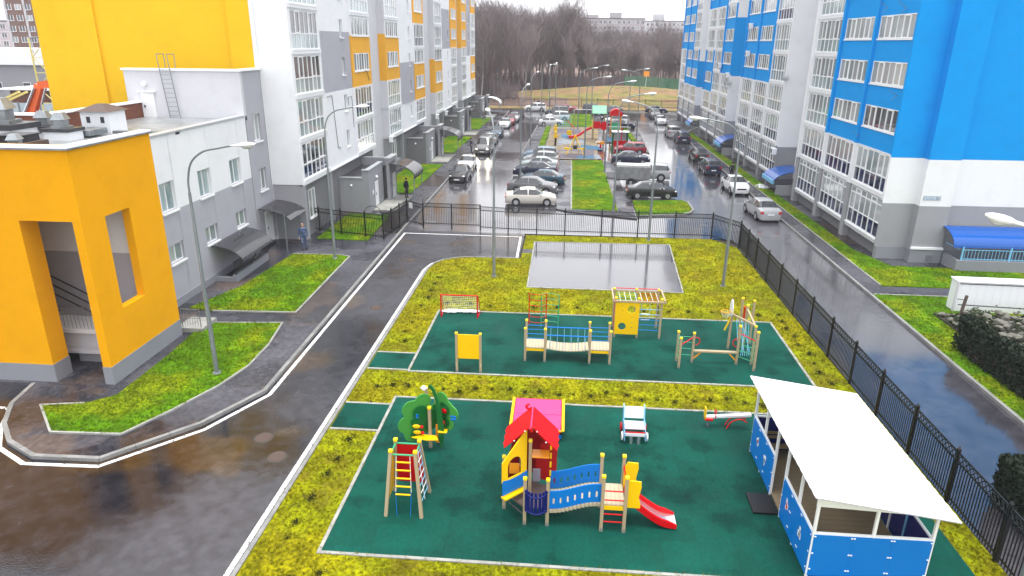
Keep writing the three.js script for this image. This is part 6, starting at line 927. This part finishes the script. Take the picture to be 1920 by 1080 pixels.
  const hs = thing('play_tower', 'red hooded play tower with green panels in the far playground', 'playground set', [7.0, base, -104]); for (const [x, z] of [[-0.7, 0.6], [0.7, 0.6], [-0.7, -0.6], [0.7, -0.6]]) rung('post', hs, [x, 0, z], [x, 3.2, z], 0.07, M.porange); obj('red_hood', [plain(new THREE.CylinderGeometry(0.95, 0.95, 1.5, 20, 1, false, -Math.PI / 2, Math.PI).rotateX(-Math.PI / 2).rotateZ(0).translate(0, 3.1, 0))], M.pred, hs); obj('green_panel', [rbx(-0.75, 0.75, 1.2, 2.1, 0.58, 0.64, 0.02), rbx(-1.9, -0.75, 1.4, 1.55, 0.5, 0.6, 0.02)], M.rgreen, hs); obj('deck', bx(-0.8, 0.8, 1.1, 1.2, -0.7, 0.7), M.deck, hs);
  const kiosk = thing('play_kiosk', 'small red and green play kiosk with a white roof beside the red car', 'play house', [7.0, base, -93.5]); obj('counter', rbx(-0.9, 0.9, 0.1, 0.9, 0.5, 0.6, 0.02), M.pred, kiosk); for (const [x, z] of [[-0.95, 0.55], [0.95, 0.55], [-0.95, -0.7], [0.95, -0.7]]) obj('post', rbx(x - 0.08, x + 0.08, 0, 2.0, z - 0.08, z + 0.08, 0.02), M.pgreen, kiosk); obj('roof', mv(rbx(-1.15, 1.15, 0, 0.06, -0.9, 0.8, 0.02), 0, 2.0, 0), M.pwhite, kiosk); obj('back_wall', rbx(-0.9, 0.9, 0.1, 1.8, -0.7, -0.64, 0.01), M.pale, kiosk); rung('red_mast', kiosk, [0.15, 0.3, 0.7], [0.15, 2.6, 0.7], 0.06, M.pred);
  const sr = thing('spring_rider', 'red and orange spring rider with white seat before the kiosk', 'spring rider', [4.4, base, -92]); obj('body', rbx(-0.5, 0.5, 0.5, 0.9, -0.08, 0.08, 0.05), M.porange, sr); obj('seat', rbx(-0.7, -0.1, 0.75, 0.82, -0.18, 0.18, 0.02), M.pwhite, sr); obj('spring', tube([0, 0, 0], [0, 0.5, 0], 0.14), M.pred, sr);
  const se = thing('spring_rider', 'yellow and red zigzag play slide beside the far tower', 'play slide', [0.4, base, -103.5]); obj('red_board', [bar([-0.5, 2.3, 0], [0.1, 1.7, 0], 0.5, 0.08), bar([0.1, 1.7, 0], [0.6, 1.3, 0], 0.5, 0.08)], M.pred, se); obj('yellow_foot', rbx(-0.5, 0.2, 0.2, 0.9, -0.2, 0.2, 0.05), M.pyel, se); rung('post', se, [0.1, 0, 0], [0.1, 1.8, 0], 0.05, M.timber);
  for (const [x, z, l] of [[-1.6, -93.8, 'nearer striped black and yellow balance post left of the far playground'], [-1.75, -101.5, 'farther striped black and yellow balance post left of the far playground']]) { const p = thing('balance_post', l, 'play post', [x, base, z]); obj('black_post', tube([0, 0, 0], [0.05, 1.0, 0], 0.13), M.black, p); obj('yellow_figure', [rbx(-0.25, 0.25, 1.0, 1.55, -0.14, 0.14, 0.06), plain(new THREE.SphereGeometry(0.18, 12, 8).translate(0, 1.75, 0))], M.pyel, p); }
  const cl = thing('lattice_climber', 'pale blue lattice climbing frame at the back of the far playground', 'climbing frame', [-0.4, base, -112]); for (let k = 0; k < 7; k++) { rung('bar', cl, [-0.9 + k * 0.3, 0, 0], [-0.9 + k * 0.3, 2.4, 0], 0.025, M.psky); rung('rung', cl, [-0.9, 0.3 + k * 0.33, 0], [0.9, 0.3 + k * 0.33, 0], 0.02, M.psky); }
}
// ---------- far terrain ----------
{
  const nx = 100, nz = 60, pos = [], idx = []; const hgt = (x, z) => { const d = Math.hypot((x - 13) / 1.25, (z + 186)), m = 3.1 * Math.exp(-d * d / 260); return m + Math.max(0, (-z - 215)) * 0.012 + 0.35 * Math.sin(x * 0.13) * Math.sin(z * 0.11) * sst(-158, -175, z); };
  for (let j = 0; j <= nz; j++) for (let i = 0; i <= nx; i++) { const x = -220 + i * 4.4, z = -153.5 - j * 5; pos.push(x, hgt(x, z) * sst(153.5, 160, -z) + 0.03, z); }
  for (let j = 0; j < nz; j++) for (let i = 0; i < nx; i++) { const a = j * (nx + 1) + i, b = a + 1, c = a + nx + 1, d = c + 1; idx.push(a, b, c, b, d, c); }
  const mk = (keep, mat, label, name) => { let g = new THREE.BufferGeometry(); g.setAttribute('position', new THREE.BufferAttribute(new Float32Array(pos), 3)); const id = []; for (let k = 0; k < idx.length; k += 3) { const cx = (pos[idx[k] * 3] + pos[idx[k + 1] * 3] + pos[idx[k + 2] * 3]) / 3, cz = (pos[idx[k] * 3 + 2] + pos[idx[k + 1] * 3 + 2] + pos[idx[k + 2] * 3 + 2]) / 3; if (keep(cx, cz)) id.push(idx[k], idx[k + 1], idx[k + 2]); } g.setIndex(id); g.computeVertexNormals(); g = boxUV(plain(g)); const o = struct(name, g, mat, label); };
  const green = (x, z) => Math.hypot((x - 13) / 1.5, z + 184) < 19 + 2 * Math.sin(x * 0.6) || (x > 0 && z > -178);
  mk(green, M.meadow, 'grassy mound before the wood', 'hill'); mk((x, z) => !green(x, z), M.litter, 'brown leaf covered floor of the wood', 'woodland_floor');
  // bare trees
  function bareTree(seed, h, lean) {
    const r = rng(seed), tr = [], cr = []; const branch = (p, d, L, rad, lev) => {
      const n = [5, 3, 3, 2, 1][lev]; let q = p.clone(), dir = d.clone(), rr = rad;
      for (let k = 0; k < n; k++) {
        const e = dir.clone().add(V((r() - 0.5) * 0.25, lev ? 0.08 : 0.02, (r() - 0.5) * 0.25)).normalize(), nx = q.clone().addScaledVector(e, L / n), r2 = rr * (lev === 0 ? 0.82 : 0.76);
        (lev === 0 ? tr : cr).push(tube(q, nx, rr, r2, lev === 0 ? 6 : 3, false)); 
        if (lev < 4) { const kids = lev === 0 ? (k < 1 ? 0 : 4) : lev === 1 ? 2 : lev === 2 ? 2 : 1; for (let c = 0; c < kids; c++) { const a = r() * 6.283, sp = 0.55 + r() * 0.5, side = V(Math.cos(a), 0, Math.sin(a)); const dd = e.clone().multiplyScalar(Math.cos(sp)).addScaledVector(side, Math.sin(sp)).add(V(0, 0.28, 0)).normalize(); if (lev < 3 || r() < 0.8) branch(nx, dd, L * (lev === 0 ? 0.34 + 0.12 * r() - 0.02 * k : 0.5 + 0.16 * r()), Math.max(r2 * 0.5, 0.022), lev + 1); } }
        q = nx; dir = e; rr = Math.max(r2, 0.02);
      }
    };
    branch(V(0, -0.3, 0), V(lean, 1, 0).normalize(), h * 0.82, h * 0.0115, 0);
    return [mergeGeometries(tr), mergeGeometries(cr)];
  }
  const kinds = [[101, 15, 0.03], [202, 13.5, -0.05], [303, 16.5, 0.02], [404, 12.5, 0.08], [505, 14.5, -0.02]].map((a) => bareTree(...a));
    const r = rng(77), spots = [];
  for (let k = 0; k < 2600 && spots.length < 380; k++) { const z = -172 - Math.pow(r(), 1.3) * 130, x = z * 0.15 - 5 + r() * (-z * 0.31 + 10); if (Math.hypot((x - 14) / 1.5, z + 184) < 21) continue; if (x > 0 && x < 32 && z > -192) continue; if (spots.some(([a, b]) => Math.hypot(a - x, b - z) < 1.9)) continue; spots.push([x, z]); }
  for (const s of [[-20, -160], [-15, -162.5], [-17.5, -166], [-10, -164]]) spots.push(s);
  spots.sort((a, b) => b[1] - a[1]);
  const near = spots.slice(0, 40).sort((a, b) => a[0] / -a[1] - b[0] / -b[1]), rest = spots.slice(40);
  near.forEach(([x, z], i) => { const k = i % 5, pale = i % 7 === 3, lab = i < 20 ? ORD[i] + ' from the left' : ORD[39 - i] + ' from the right'; const t = thing('bare_tree', (pale ? 'pale barked ' : 'grey brown ') + 'leafless tree along the front of the wood, ' + lab, 'tree', [x, hgt(x, z), z], r() * 6.283, 'leafless trees at the front of the wood'); const s = (0.8 + r() * 0.35) * (x > 2 ? 0.8 : 1.04); t.scale.setScalar(s); obj('trunk', kinds[k][0], pale ? M.bark3 : M.bark, t); obj('crown', kinds[k][1], k % 2 ? M.bark2 : M.bark, t); });
  const m4 = new THREE.Matrix4(), q = new THREE.Quaternion();
  kinds.forEach(([tr, cr], k) => { const list = rest.filter((_, i) => i % 5 === k); const g = mergeGeometries([tr, cr]); const im = new THREE.InstancedMesh(g, k % 2 ? M.bark2 : M.bark, list.length); im.name = numbered('woodland'); list.forEach(([x, z], i) => { const s = (0.8 + r() * 0.45) * (x > 2 - z * 0.005 ? 0.76 : 1.04); q.setFromAxisAngle(V(0, 1, 0), r() * 6.283); m4.compose(V(x, hgt(x, z), z), q, V(s, s * (0.95 + r() * 0.15), s)); im.setMatrixAt(i, m4); }); im.castShadow = im.receiveShadow = true; scene.add(im); tag(im, 'dense leafless wood that closes the view behind the car park', null, null, 'stuff'); });
  // brushwood under the trees
  { const g = []; for (let k = 0; k < 34; k++) { const a = r() * 6.283, d = r() * 0.5, L = 0.9 + r() * 1.3; g.push(tube([Math.cos(a) * d, 0, Math.sin(a) * d], [Math.cos(a) * (d + 0.7 * r()), L, Math.sin(a) * (d + 0.7 * r())], 0.025, 0.012, 3, false)); } const geo = mergeGeometries(g), n = 420, im = new THREE.InstancedMesh(geo, M.bark2, n); im.name = 'brushwood'; for (let i = 0; i < n; i++) { let x, z; do { z = -168 - r() * 70; x = z * 0.15 - 4 + r() * (-z * 0.31 + 8); } while (Math.hypot((x - 14) / 1.5, z + 184) < 20); const s = 0.8 + r() * 1.2; q.setFromAxisAngle(V(0, 1, 0), r() * 6); m4.compose(V(x, hgt(x, z), z), q, V(s, s, s)); im.setMatrixAt(i, m4); } scene.add(im); tag(im, 'thin leafless brushwood between the trees', null, null, 'stuff'); }
  // green netting of a sports court and its board
  const n = thing('court_netting', 'green mesh fence of a sports court at the edge of the wood', 'fence'); const hz = (x) => hgt(x, -197); for (let k = 0; k < 7; k++) { const x = 15 + k * 3; rung('post', n, [x, hz(x), -197], [x, hz(x) + 3, -197], 0.05, M.pgreen); if (k < 6) { const g = []; for (let m = 0; m <= 12; m++) g.push(bar([x, hz(x) + m * 0.25, -197], [x + 3, hz(x + 3) + m * 0.25, -197], 0.045), bar([x + m * 0.25, hz(x), -197], [x + m * 0.25, hz(x + 3) + 3, -197], 0.045)); obj('mesh_panel', g, M.rgreen, n); } }
  const bb = thing('basketball_board', 'orange and white basketball board behind the grassy mound', 'sports board', [20.3, hgt(20.3, -192), -192]); rung('pole', bb, [0, 0, 0], [0, 3.2, 0], 0.06, M.pwhite); obj('board', rbx(-0.75, 0.75, 2.7, 4.0, -0.04, 0.04, 0.02), M.porange, bb); obj('hoop', plain(new THREE.TorusGeometry(0.25, 0.02, 6, 18).rotateX(Math.PI / 2).translate(0, 2.9, 0.3)), M.pred, bb);
}
// ---------- far buildings ----------
function block(name, label, x0, x1, z, y1, floors, cols, wall, o = {}) {
  const t = thing(name, label, 'building', [0, 0, 0], 0, o.group), y0 = o.y0 || 0, fh = (y1 - y0 - 0.6) / floors, cw = (x1 - x0) / cols;
  obj('wall', bx(x0, x1, y0, y1, z - 12, z), wall, t);
  if (o.bands) for (let f = 1; f <= floors; f++) obj('floor_band', bx(x0 - 0.02, x1 + 0.02, y0 + f * fh - 0.08, y0 + f * fh + 0.06, z, z + 0.06), o.bands, t);
  if (o.strips) for (let c = 0; c < cols; c += 2) obj('pale_strip', bx(x0 + c * cw + 0.1, x0 + c * cw + 0.7, y0, y1, z, z + 0.1), o.strips, t);
  const wg = bx(-cw * 0.28, cw * 0.28, 0, fh * 0.5, -0.02, 0.05), fg = mergeGeometries([bx(-cw * 0.33, cw * 0.33, -0.12, 0, -0.02, 0.12), bx(-cw * 0.33, -cw * 0.28, 0, fh * 0.5, 0, 0.1), bx(cw * 0.28, cw * 0.33, 0, fh * 0.5, 0, 0.1), bx(-cw * 0.02, cw * 0.02, 0, fh * 0.5, 0.05, 0.1)]);
  let n = 0; for (let f = 0; f < floors; f++) for (let c = 0; c < cols; c++) { if (n++ >= 290) break; const w = obj('window', fg, M.frame, t); w.position.set(x0 + (c + 0.5) * cw, y0 + f * fh + fh * 0.35, z); obj('pane', wg, (c * 7 + f * 3) % 4 ? paneDark[(c + f) % 2] : paneTone[(c + f) % 5], w); }
  obj('roof', bx(x0 - 0.2, x1 + 0.2, y1, y1 + 0.4, z - 12.2, z + 0.2), M.bitumen, t); if (o.box) obj('roof_box', o.box.map(([a, b, h]) => bx(a, b, y1 + 0.4, y1 + h, z - 9, z - 3)), wall, t);
  return t;
}
block('far_apartment_block', 'long pale panel apartment block rising behind the wood', 2, 38, -384, 25, 9, 15, plast([0.42, 0.4, 0.42]), { bands: M.pale, box: [[8, 14, 2], [20, 26, 3.2]], group: 'pale blocks behind the wood' });
block('far_apartment_block', 'white panel apartment block at the right end behind the wood', 40, 74, -424, 25, 9, 14, plast([0.62, 0.63, 0.66]), { bands: M.pale, box: [[47, 53, 4]], group: 'pale blocks behind the wood' });
block('brick_tower_block', 'tall pinkish brick tower block at the far left', -154.5, -138, -190, 34, 12, 6, std([0.38, 0.24, 0.2], 0.9, { map: T.brick }), { strips: M.pale });
block('far_apartment_block', 'pale pink and white block at the left edge of the view', -222, -205, -260, 19, 6, 5, plast([0.6, 0.54, 0.56]), { bands: M.white, group: 'pale blocks at the far left' });
{ // industrial hall, yard wall, shed, crane mast, pole, digger
  const t = thing('industrial_hall', 'grey industrial hall with a snow white roof at the far left', 'building'); obj('wall', bx(-130, -96, 0, 8.2, -150, -132), M.midgrey, t); const g = ext(shp([[-131, 8.2], [-95, 8.2], [-95, 8.5], [-97, 11.2], [-129, 11.2], [-131, 8.5]]), 19, 0.1); g.translate(0, 0, -150.5); obj('roof', g, M.roofwhite, t); for (const x of [-112, -106, -101]) { const w = obj('window', bx(x - 0.8, x + 0.8, 3.5, 5, -132, -131.9), M.frame, t); obj('pane', bx(x - 0.7, x + 0.7, 3.6, 4.9, -131.9, -131.85), paneDark[1], w); }
  const s = thing('brick_shed', 'low brick shed with a white roof beside the yellow mast', 'shed'); obj('wall', bx(-90, -76, 0, 5.2, -118, -108), M.brick, s); const sr = rbx(-91, -75, 0, 0.3, -119, -107, 0.05); sr.rotateZ(0); sr.translate(0, 5.3, 0); obj('roof', sr, M.roofwhite, s); for (const x of [-87, -83, -79]) obj('window', bx(x - 0.7, x + 0.7, 2.2, 3.6, -108, -107.9), paneDark[0], s);
  const w = thing('yard_wall', 'pale blue sheet metal yard wall at the far left', 'fence'); for (let k = 0; k < 9; k++) { const x = -96 + k * 3.4; obj('sheet_panel', bx(x, x + 3.3, 0, 4.0, -100.1, -100), std([0.42, 0.5, 0.55], 0.5), w); obj('post', bx(x - 0.08, x + 0.08, 0, 4.2, -99.98, -99.85), M.greymetal, w); }
  const c = thing('lattice_mast', 'yellow lattice crane mast at the far left', 'crane', [-57.5, 0, -75]); const my = std([0.72, 0.62, 0.2], 0.5); for (const x of [-0.8, 0.8]) for (const z of [-0.8, 0.8]) obj('mast_leg', tube([x, 0, z], [x, 13.2, z], 0.09), my, c); const lt = []; for (let k = 0; k < 8; k++) { const y = k * 1.6, d = k % 2 ? 1 : -1; lt.push(tube([-0.8 * d, y, 0.8], [0.8 * d, y + 1.6, 0.8], 0.05), tube([-0.8, y, 0.8], [0.8, y, 0.8], 0.04), tube([0.8, y, -0.8 * d], [0.8, y + 1.6, 0.8 * d], 0.05)); } obj('lattice', lt, my, c); obj('head', [tube([-1.4, 13.2, 0], [1.4, 13.4, 0], 0.08), tube([-1.2, 13.2, 0], [-1.2, 11.6, 0], 0.03)], M.greymetal, c);
  const p = thing('utility_pole', 'dark leaning utility pole against the yellow end wall', 'pole', [-61.5, 0, -85]); obj('shaft', tube([1.2, 0, 0], [0, 14.6, 0], 0.28, 0.2), M.darkmetal, p); obj('crossarm', [tube([-2.2, 14.2, 0], [1.2, 14.8, 0], 0.08), tube([-1.8, 14.2, 0], [0.1, 13, 0], 0.05)], M.darkmetal, p);
  const e = thing('excavator', 'orange excavator whose folded arm shows above the roof', 'excavator', [-47.5, 0, -60.5], 0); const or = phy([0.8, 0.13, 0.02], 0.4); obj('boom', [bar([-1.9, 5.6, 0], [0.1, 9.2, 0], 0.55, 0.7), bar([0.1, 9.2, 0], [1.6, 9.4, 0], 0.5, 0.65)], or, e); obj('stick', bar([1.6, 9.4, 0], [2.4, 7.0, 0], 0.45, 0.5), or, e); obj('hydraulic_ram', [tube([-1.9, 6.4, 0.4], [-0.2, 9.0, 0.4], 0.12), tube([0.2, 7.6, 0.4], [0.9, 9.0, 0.4], 0.1)], M.steel, e); obj('body', rbx(-4, 0, 1.2, 3.6, -1.4, 1.4, 0.2), or, e); obj('track', [rbx(-4.2, 0.4, 0, 1.1, -1.7, -1.0, 0.3), rbx(-4.2, 0.4, 0, 1.1, 1.0, 1.7, 0.3)], M.trim, e); obj('boom_base', bar([-1.9, 5.6, 0], [-2.2, 3.4, 0], 0.6, 0.7), or, e);
  tag(obj('yellow_pipe_rack', [bar([-58, 6.6, -66], [-54, 8.2, -66], 0.2), bar([-57.2, 6.6, -66], [-53.2, 8.2, -66], 0.2)], my), 'pair of slanting yellow beams beside the excavator', 'beams');
}
// ---------- right edge: white container, dark hedge and rubble ----------
{
  const t = thing('storage_container', 'long white metal storage container behind the dark hedge on the right', 'container', [20.45, 0.12, -35.2], -0.03);
  obj('front_wall', Array.from({ length: 42 }, (_, k) => bx(k * 0.2 + 0.0, k * 0.2 + 0.198, 0, 1.6, -0.05, (k % 2) * 0.008)), M.pwhite, t); obj('body', bx(0.02, 8.4, 0, 1.6, -0.75, -0.06), M.pwhite, t); obj('roof', mv(rbx(-0.05, 8.5, 0, 0.06, -0.8, 0.06, 0.02), 0, 1.6, 0), M.roofwhite, t); obj('trim_strip', bx(0, 8.4, 1.5, 1.54, 0.012, 0.03), M.darkmetal, t); obj('corner_post', bx(-0.04, 0.04, 0, 1.6, -0.06, 0.05), M.pale, t);
  const pl = thing('fence_post', 'weathered dark wooden post before the white container', 'post', [20.1, 0.1, -33.9]); obj('shaft', bar([0, 0, 0], [0.12, 1.35, 0], 0.11), M.brown, pl); obj('rail', [tube([-0.2, 0.85, 0], [9, 0.55, 0], 0.03), tube([-0.3, 1.15, 0], [0.1, 1.1, 0], 0.02)], M.darkmetal, pl);
  const leafs = (n, fn, seed) => { const r = rng(seed), a = []; for (let k = 0; k < n; k++) { const [x, y, z] = fn(r), s = 0.05 + r() * 0.07, u = V(r() - 0.5, r() - 0.5, r() - 0.5).normalize(), v = V(r() - 0.5, r() - 0.5, r() - 0.5).cross(u).normalize(); const p = [u.clone().multiplyScalar(s), v.clone().multiplyScalar(s * 0.6), u.clone().multiplyScalar(-s), v.clone().multiplyScalar(-s * 0.6)].map((q) => [x + q.x, y + q.y, z + q.z]); for (const i of [0, 1, 2, 0, 2, 3]) a.push(...p[i]); } const g = new THREE.BufferGeometry(); g.setAttribute('position', new THREE.BufferAttribute(new Float32Array(a), 3)); g.computeVertexNormals(); return boxUV(g); };
  const h = thing('hedge', 'tall dark evergreen hedge along the lawn on the right edge', 'hedge'); const line = (f) => [mix(17.9, 18.5, f), mix(-30.4, -14, f)];
  obj('foliage', leafs(26000, (r) => { const f = r(), [x, z] = line(f), y = Math.pow(r(), 0.8) * (1.65 + 0.12 * Math.sin(f * 40)); return [x + 0.1 + r() * 0.55 + (r() - 0.5) * 0.12, 0.1 + y, z + (r() - 0.5) * 0.1]; }, 8), M.hedge, h); for (let k = 0; k < 12; k++) { const [x, z] = line((k + 0.5) / 12); obj('stem', tube([x + 0.4, 0.1, z], [x + 0.42, 1.5, z], 0.04, 0.02, 6), M.brown, h); } obj('inner_twigs', slab([[18.2, -30.2], [18.7, -30.2], [19.2, -14], [18.7, -14]], 0.1, 1.35), M.brown, h);
  const h2 = thing('hedge', 'dark hedge corner at the bottom right behind the railing fence', 'hedge'); obj('foliage', leafs(16000, (r) => { const f = r(), side = r() < 0.5; return [13.35 + (side ? r() * 0.3 : f * 2.6), 0.05 + Math.pow(r(), 0.8) * 1.62, side ? -18.8 + f * 4 : -18.9 + r() * 0.4]; }, 9), M.hedge, h2); obj('inner_twigs', [bx(13.45, 15.9, 0.0, 1.45, -18.75, -18.5), bx(13.45, 13.75, 0.0, 1.45, -18.5, -14.8)], M.brown, h2);
  const k2 = thing('storage_container', 'white flat roofed cabin behind the hedge corner at the right edge', 'container', [14.1, 0, -18.2]); obj('wall', bx(0, 3.4, 0, 1.4, 0, 2.6), M.pwhite, k2); obj('roof', rbx(-0.1, 3.5, 1.4, 1.5, -0.1, 2.7, 0.02), M.roofwhite, k2); obj('roof_line', bx(0, 3.4, 1.3, 1.34, -0.02, -0.003), M.darkmetal, k2);
  const rb = [], r = rng(21); for (let k = 0; k < 700; k++) { const s = 0.025 + Math.pow(r(), 3) * 0.16, g = new THREE.IcosahedronGeometry(s, 0); g.scale(1 + r(), 0.6 + r() * 0.4, 1 + r()); g.rotateY(r() * 6); const x = 19.3 + r() * 7, z = -34.4 + r() * 8; g.translate(x, 0.25 + 0.5 * Math.sin((x - 19) * 0.5) * r() + r() * 0.15, z); rb.push(plain(g)); }
  tag(obj('rubble', rb, std([0.26, 0.25, 0.21], 0.9, { map: T.concrete })), 'heap of pale rubble and stones behind the hedge', null, null, 'stuff');
  struct('rubble_ground', slab([[19.2, -34.6], [28, -34.6], [28, -24], [19.2, -24]], 0.05, 0.2), M.earth, 'dark bare earth under the rubble');
  const wd = thing('weeds', 'low grey green weeds growing among the rubble', null); wd.userData.kind = 'stuff'; obj('leaves', leafs(16000, (q) => { const x = 19.3 + q() * 7.5, z = -34.3 + q() * 8; return [x, 0.2 + q() * 0.55 * (0.4 + 0.6 * Math.sin(x * 2 + z)), z]; }, 12), std([0.04, 0.06, 0.022], 0.9, { side: THREE.DoubleSide }), wd);
}
// bags and scraps on the grass strip
for (const [x, z, s, l] of [[18.9, -68.2, 0.35, 'pale crumpled bag on the grass strip, the farther one'], [19.0, -67.2, 0.42, 'pale crumpled bag on the grass strip, the nearer one']]) { const r = rng(x * 100 | 0), g = new THREE.IcosahedronGeometry(s, 2), p = g.attributes.position; for (let i = 0; i < p.count; i++) { const k = 0.8 + 0.35 * Math.sin(p.getX(i) * 17 + p.getZ(i) * 11) * Math.cos(p.getY(i) * 13); p.setXYZ(i, p.getX(i) * k * 1.3, p.getY(i) * k * 0.5, p.getZ(i) * k); } g.computeVertexNormals(); g.translate(x, 0.22, z); tag(obj('crumpled_bag', plain(g), M.pwhite), l, 'bag', 'crumpled bags on the grass strip'); }
// ---------- people ----------
function person(x, y, z, turn, label, cl) {
  const n = 60, mc = new MarchingCubes(n, M.trim, false, false, 60000), sx = 0.46, sy = 0.96, sz = 0.36;
  const J = cl.pose === 'reach' ? { hl: [-0.34, 1.0, 0.08], hr: [0.3, 1.12, 0.3], el: [-0.3, 1.2, -0.03], er: [0.27, 1.22, 0.08] } : { hl: [-0.27, 0.84, 0.06], hr: [0.28, 0.85, 0.07], el: [-0.29, 1.12, -0.04], er: [0.29, 1.12, -0.04] };
  const B = [[[-0.1, 0.92, 0], [-0.105, 0.5, 0.02], 0.095, 0.065], [[-0.105, 0.5, 0.02], [-0.11, 0.09, -0.02], 0.063, 0.045], [[0.1, 0.92, 0], [0.11, 0.5, 0.03], 0.095, 0.065], [[0.11, 0.5, 0.03], [0.12, 0.09, 0.0], 0.063, 0.045], [[-0.11, 0.045, -0.04], [-0.13, 0.035, 0.15], 0.05, 0.04], [[0.12, 0.045, -0.02], [0.15, 0.035, 0.17], 0.05, 0.04],
    [[0, 0.95, 0], [0, 1.2, 0.01], 0.15, 0.15], [[0, 1.2, 0.01], [0, 1.4, 0], 0.155, 0.13], [[-0.15, 1.4, 0], [0.15, 1.4, 0], 0.085, 0.085], [[0, 1.42, 0], [0, 1.56, 0.02], 0.06, 0.055], [[0, 1.62, 0.02], [0, 1.7, 0.015], 0.085, 0.092], [[0, 1.64, 0.1], [0, 1.63, 0.125], 0.014, 0.012], [[-0.095, 1.65, 0.01], [0.095, 1.65, 0.01], 0.02, 0.02],
    [[-0.2, 1.4, 0], J.el, 0.065, 0.05], [J.el, J.hl, 0.05, 0.036], [[0.2, 1.4, 0], J.er, 0.065, 0.05], [J.er, J.hr, 0.05, 0.036]];
  for (const h of [J.hl, J.hr]) { const s = Math.sign(h[0]); B.push([h, [h[0], h[1] - 0.06, h[2] + 0.02], 0.034, 0.03]); for (let k = 0; k < 4; k++) B.push([[h[0], h[1] - 0.06, h[2] - 0.025 + k * 0.02], [h[0] - s * 0.012, h[1] - 0.13 + Math.abs(k - 1.5) * 0.008, h[2] - 0.02 + k * 0.022], 0.011, 0.009]); B.push([[h[0], h[1] - 0.02, h[2] + 0.03], [h[0] - s * 0.02, h[1] - 0.08, h[2] + 0.06], 0.012, 0.01]); }
  const bones = B.map(([a, b, r, s]) => [V(...a), V(...b), r, s]);
  let i = 0; const p = V(), ab = V(), ap = V();
  for (let kz = 0; kz < n; kz++) for (let ky = 0; ky < n; ky++) for (let kx = 0; kx < n; kx++) {
    p.set((kx / n * 2 - 1) * sx, (ky / n * 2 - 1) * sy + 0.94, (kz / n * 2 - 1) * sz + 0.03); let d = 9;
    for (const [a, b, r, s] of bones) { ab.subVectors(b, a); ap.subVectors(p, a); const t = clamp(ap.dot(ab) / ab.lengthSq()); const q = ap.addScaledVector(ab, -t).length() - mix(r, s, t), h = clamp(0.5 + 0.5 * (d - q) / 0.035); d = mix(d, q, h) - 0.035 * h * (1 - h); }
    mc.field[i++] = -d;
  }
  mc.isolation = 0; mc.update();
  const c = mc.count || mc.geometry.drawRange.count, pa = mc.positionArray, pos = new Float32Array(c * 3), col = new Float32Array(c * 3), r = rng(4), nz = (a, b, e) => Math.sin(a * 23 + 3 * Math.sin(b * 31)) * Math.sin(b * 27 + 2 * Math.sin(e * 37)) + Math.sin(e * 29 + a * 13);
  for (let k = 0; k < c; k++) { const X = pa[k * 3] * sx, Yy = pa[k * 3 + 1] * sy + 0.94, Z = pa[k * 3 + 2] * sz + 0.03; pos.set([X, Yy, Z], k * 3); let q = cl.top; if (Yy < 0.95) q = cl.legs; if (Yy < 0.09) q = [0.01, 0.01, 0.012]; if (cl.camo && Yy > 0.09) { const m = nz(X, Yy, Z); q = m > 0.9 ? [0.24, 0.32, 0.42] : m > 0.1 ? [0.05, 0.09, 0.22] : m > -0.8 ? [0.01, 0.018, 0.07] : [0.1, 0.16, 0.28]; } if (Yy > 1.5) q = cl.skin; if (Yy > 1.66 || (Yy > 1.55 && Z < -0.02)) q = cl.hair; if (Math.abs(X) > 0.22 && Yy < (cl.pose === 'reach' ? 1.13 : 0.86)) q = cl.skin; col.set(q, k * 3); }
  const g0 = new THREE.BufferGeometry(); g0.setAttribute('position', new THREE.BufferAttribute(pos, 3)); g0.setAttribute('color', new THREE.BufferAttribute(col, 3)); g0.setAttribute('normal', new THREE.BufferAttribute(mc.normalArray.slice(0, c * 3), 3)); 
  const g = mergeVertices((() => { g0.deleteAttribute('normal'); return g0; })(), 1e-4); g.computeVertexNormals();
  const t = thing('person', label, 'person', [x, y, z], turn); obj('body', boxUV(g.toNonIndexed()), std([1, 1, 1], 0.85, { vertexColors: true }), t);
}
const skin = [0.5, 0.3, 0.21], dark = { top: [0.012, 0.013, 0.018], legs: [0.016, 0.017, 0.024], hair: [0.02, 0.015, 0.012], skin };
person(-17.2, 0.1, -42.6, 0.5, 'person in blue camouflage clothing standing beside the annex door canopy', { ...dark, camo: true, hair: [0.3, 0.2, 0.15] });
person(-13.95, 0.2, -58.7, 1.2, 'person in black standing under the nearest porch canopy', dark);
person(-11.95, 0.1, -86.0, 1.6, 'person in dark clothes reaching towards the dark people carrier', { ...dark, top: [0.012, 0.015, 0.04], legs: [0.03, 0.04, 0.09], pose: 'reach' });
person(17.0, 0.05, -72.0, 2.6, 'person in a black jacket standing behind the white saloon', dark);
person(-6.4, 0.05, -150.5, 0, 'distant person in dark blue walking along the far fence', { ...dark, top: [0.02, 0.03, 0.08] });
// ---------- air ----------
scene.fog = new THREE.FogExp2(new THREE.Color(0.86, 0.86, 0.93), 0.0004);
scene.traverse((o) => { if (o.isMesh) o.castShadow = o.receiveShadow = true; });
renderer.render(scene, camera);
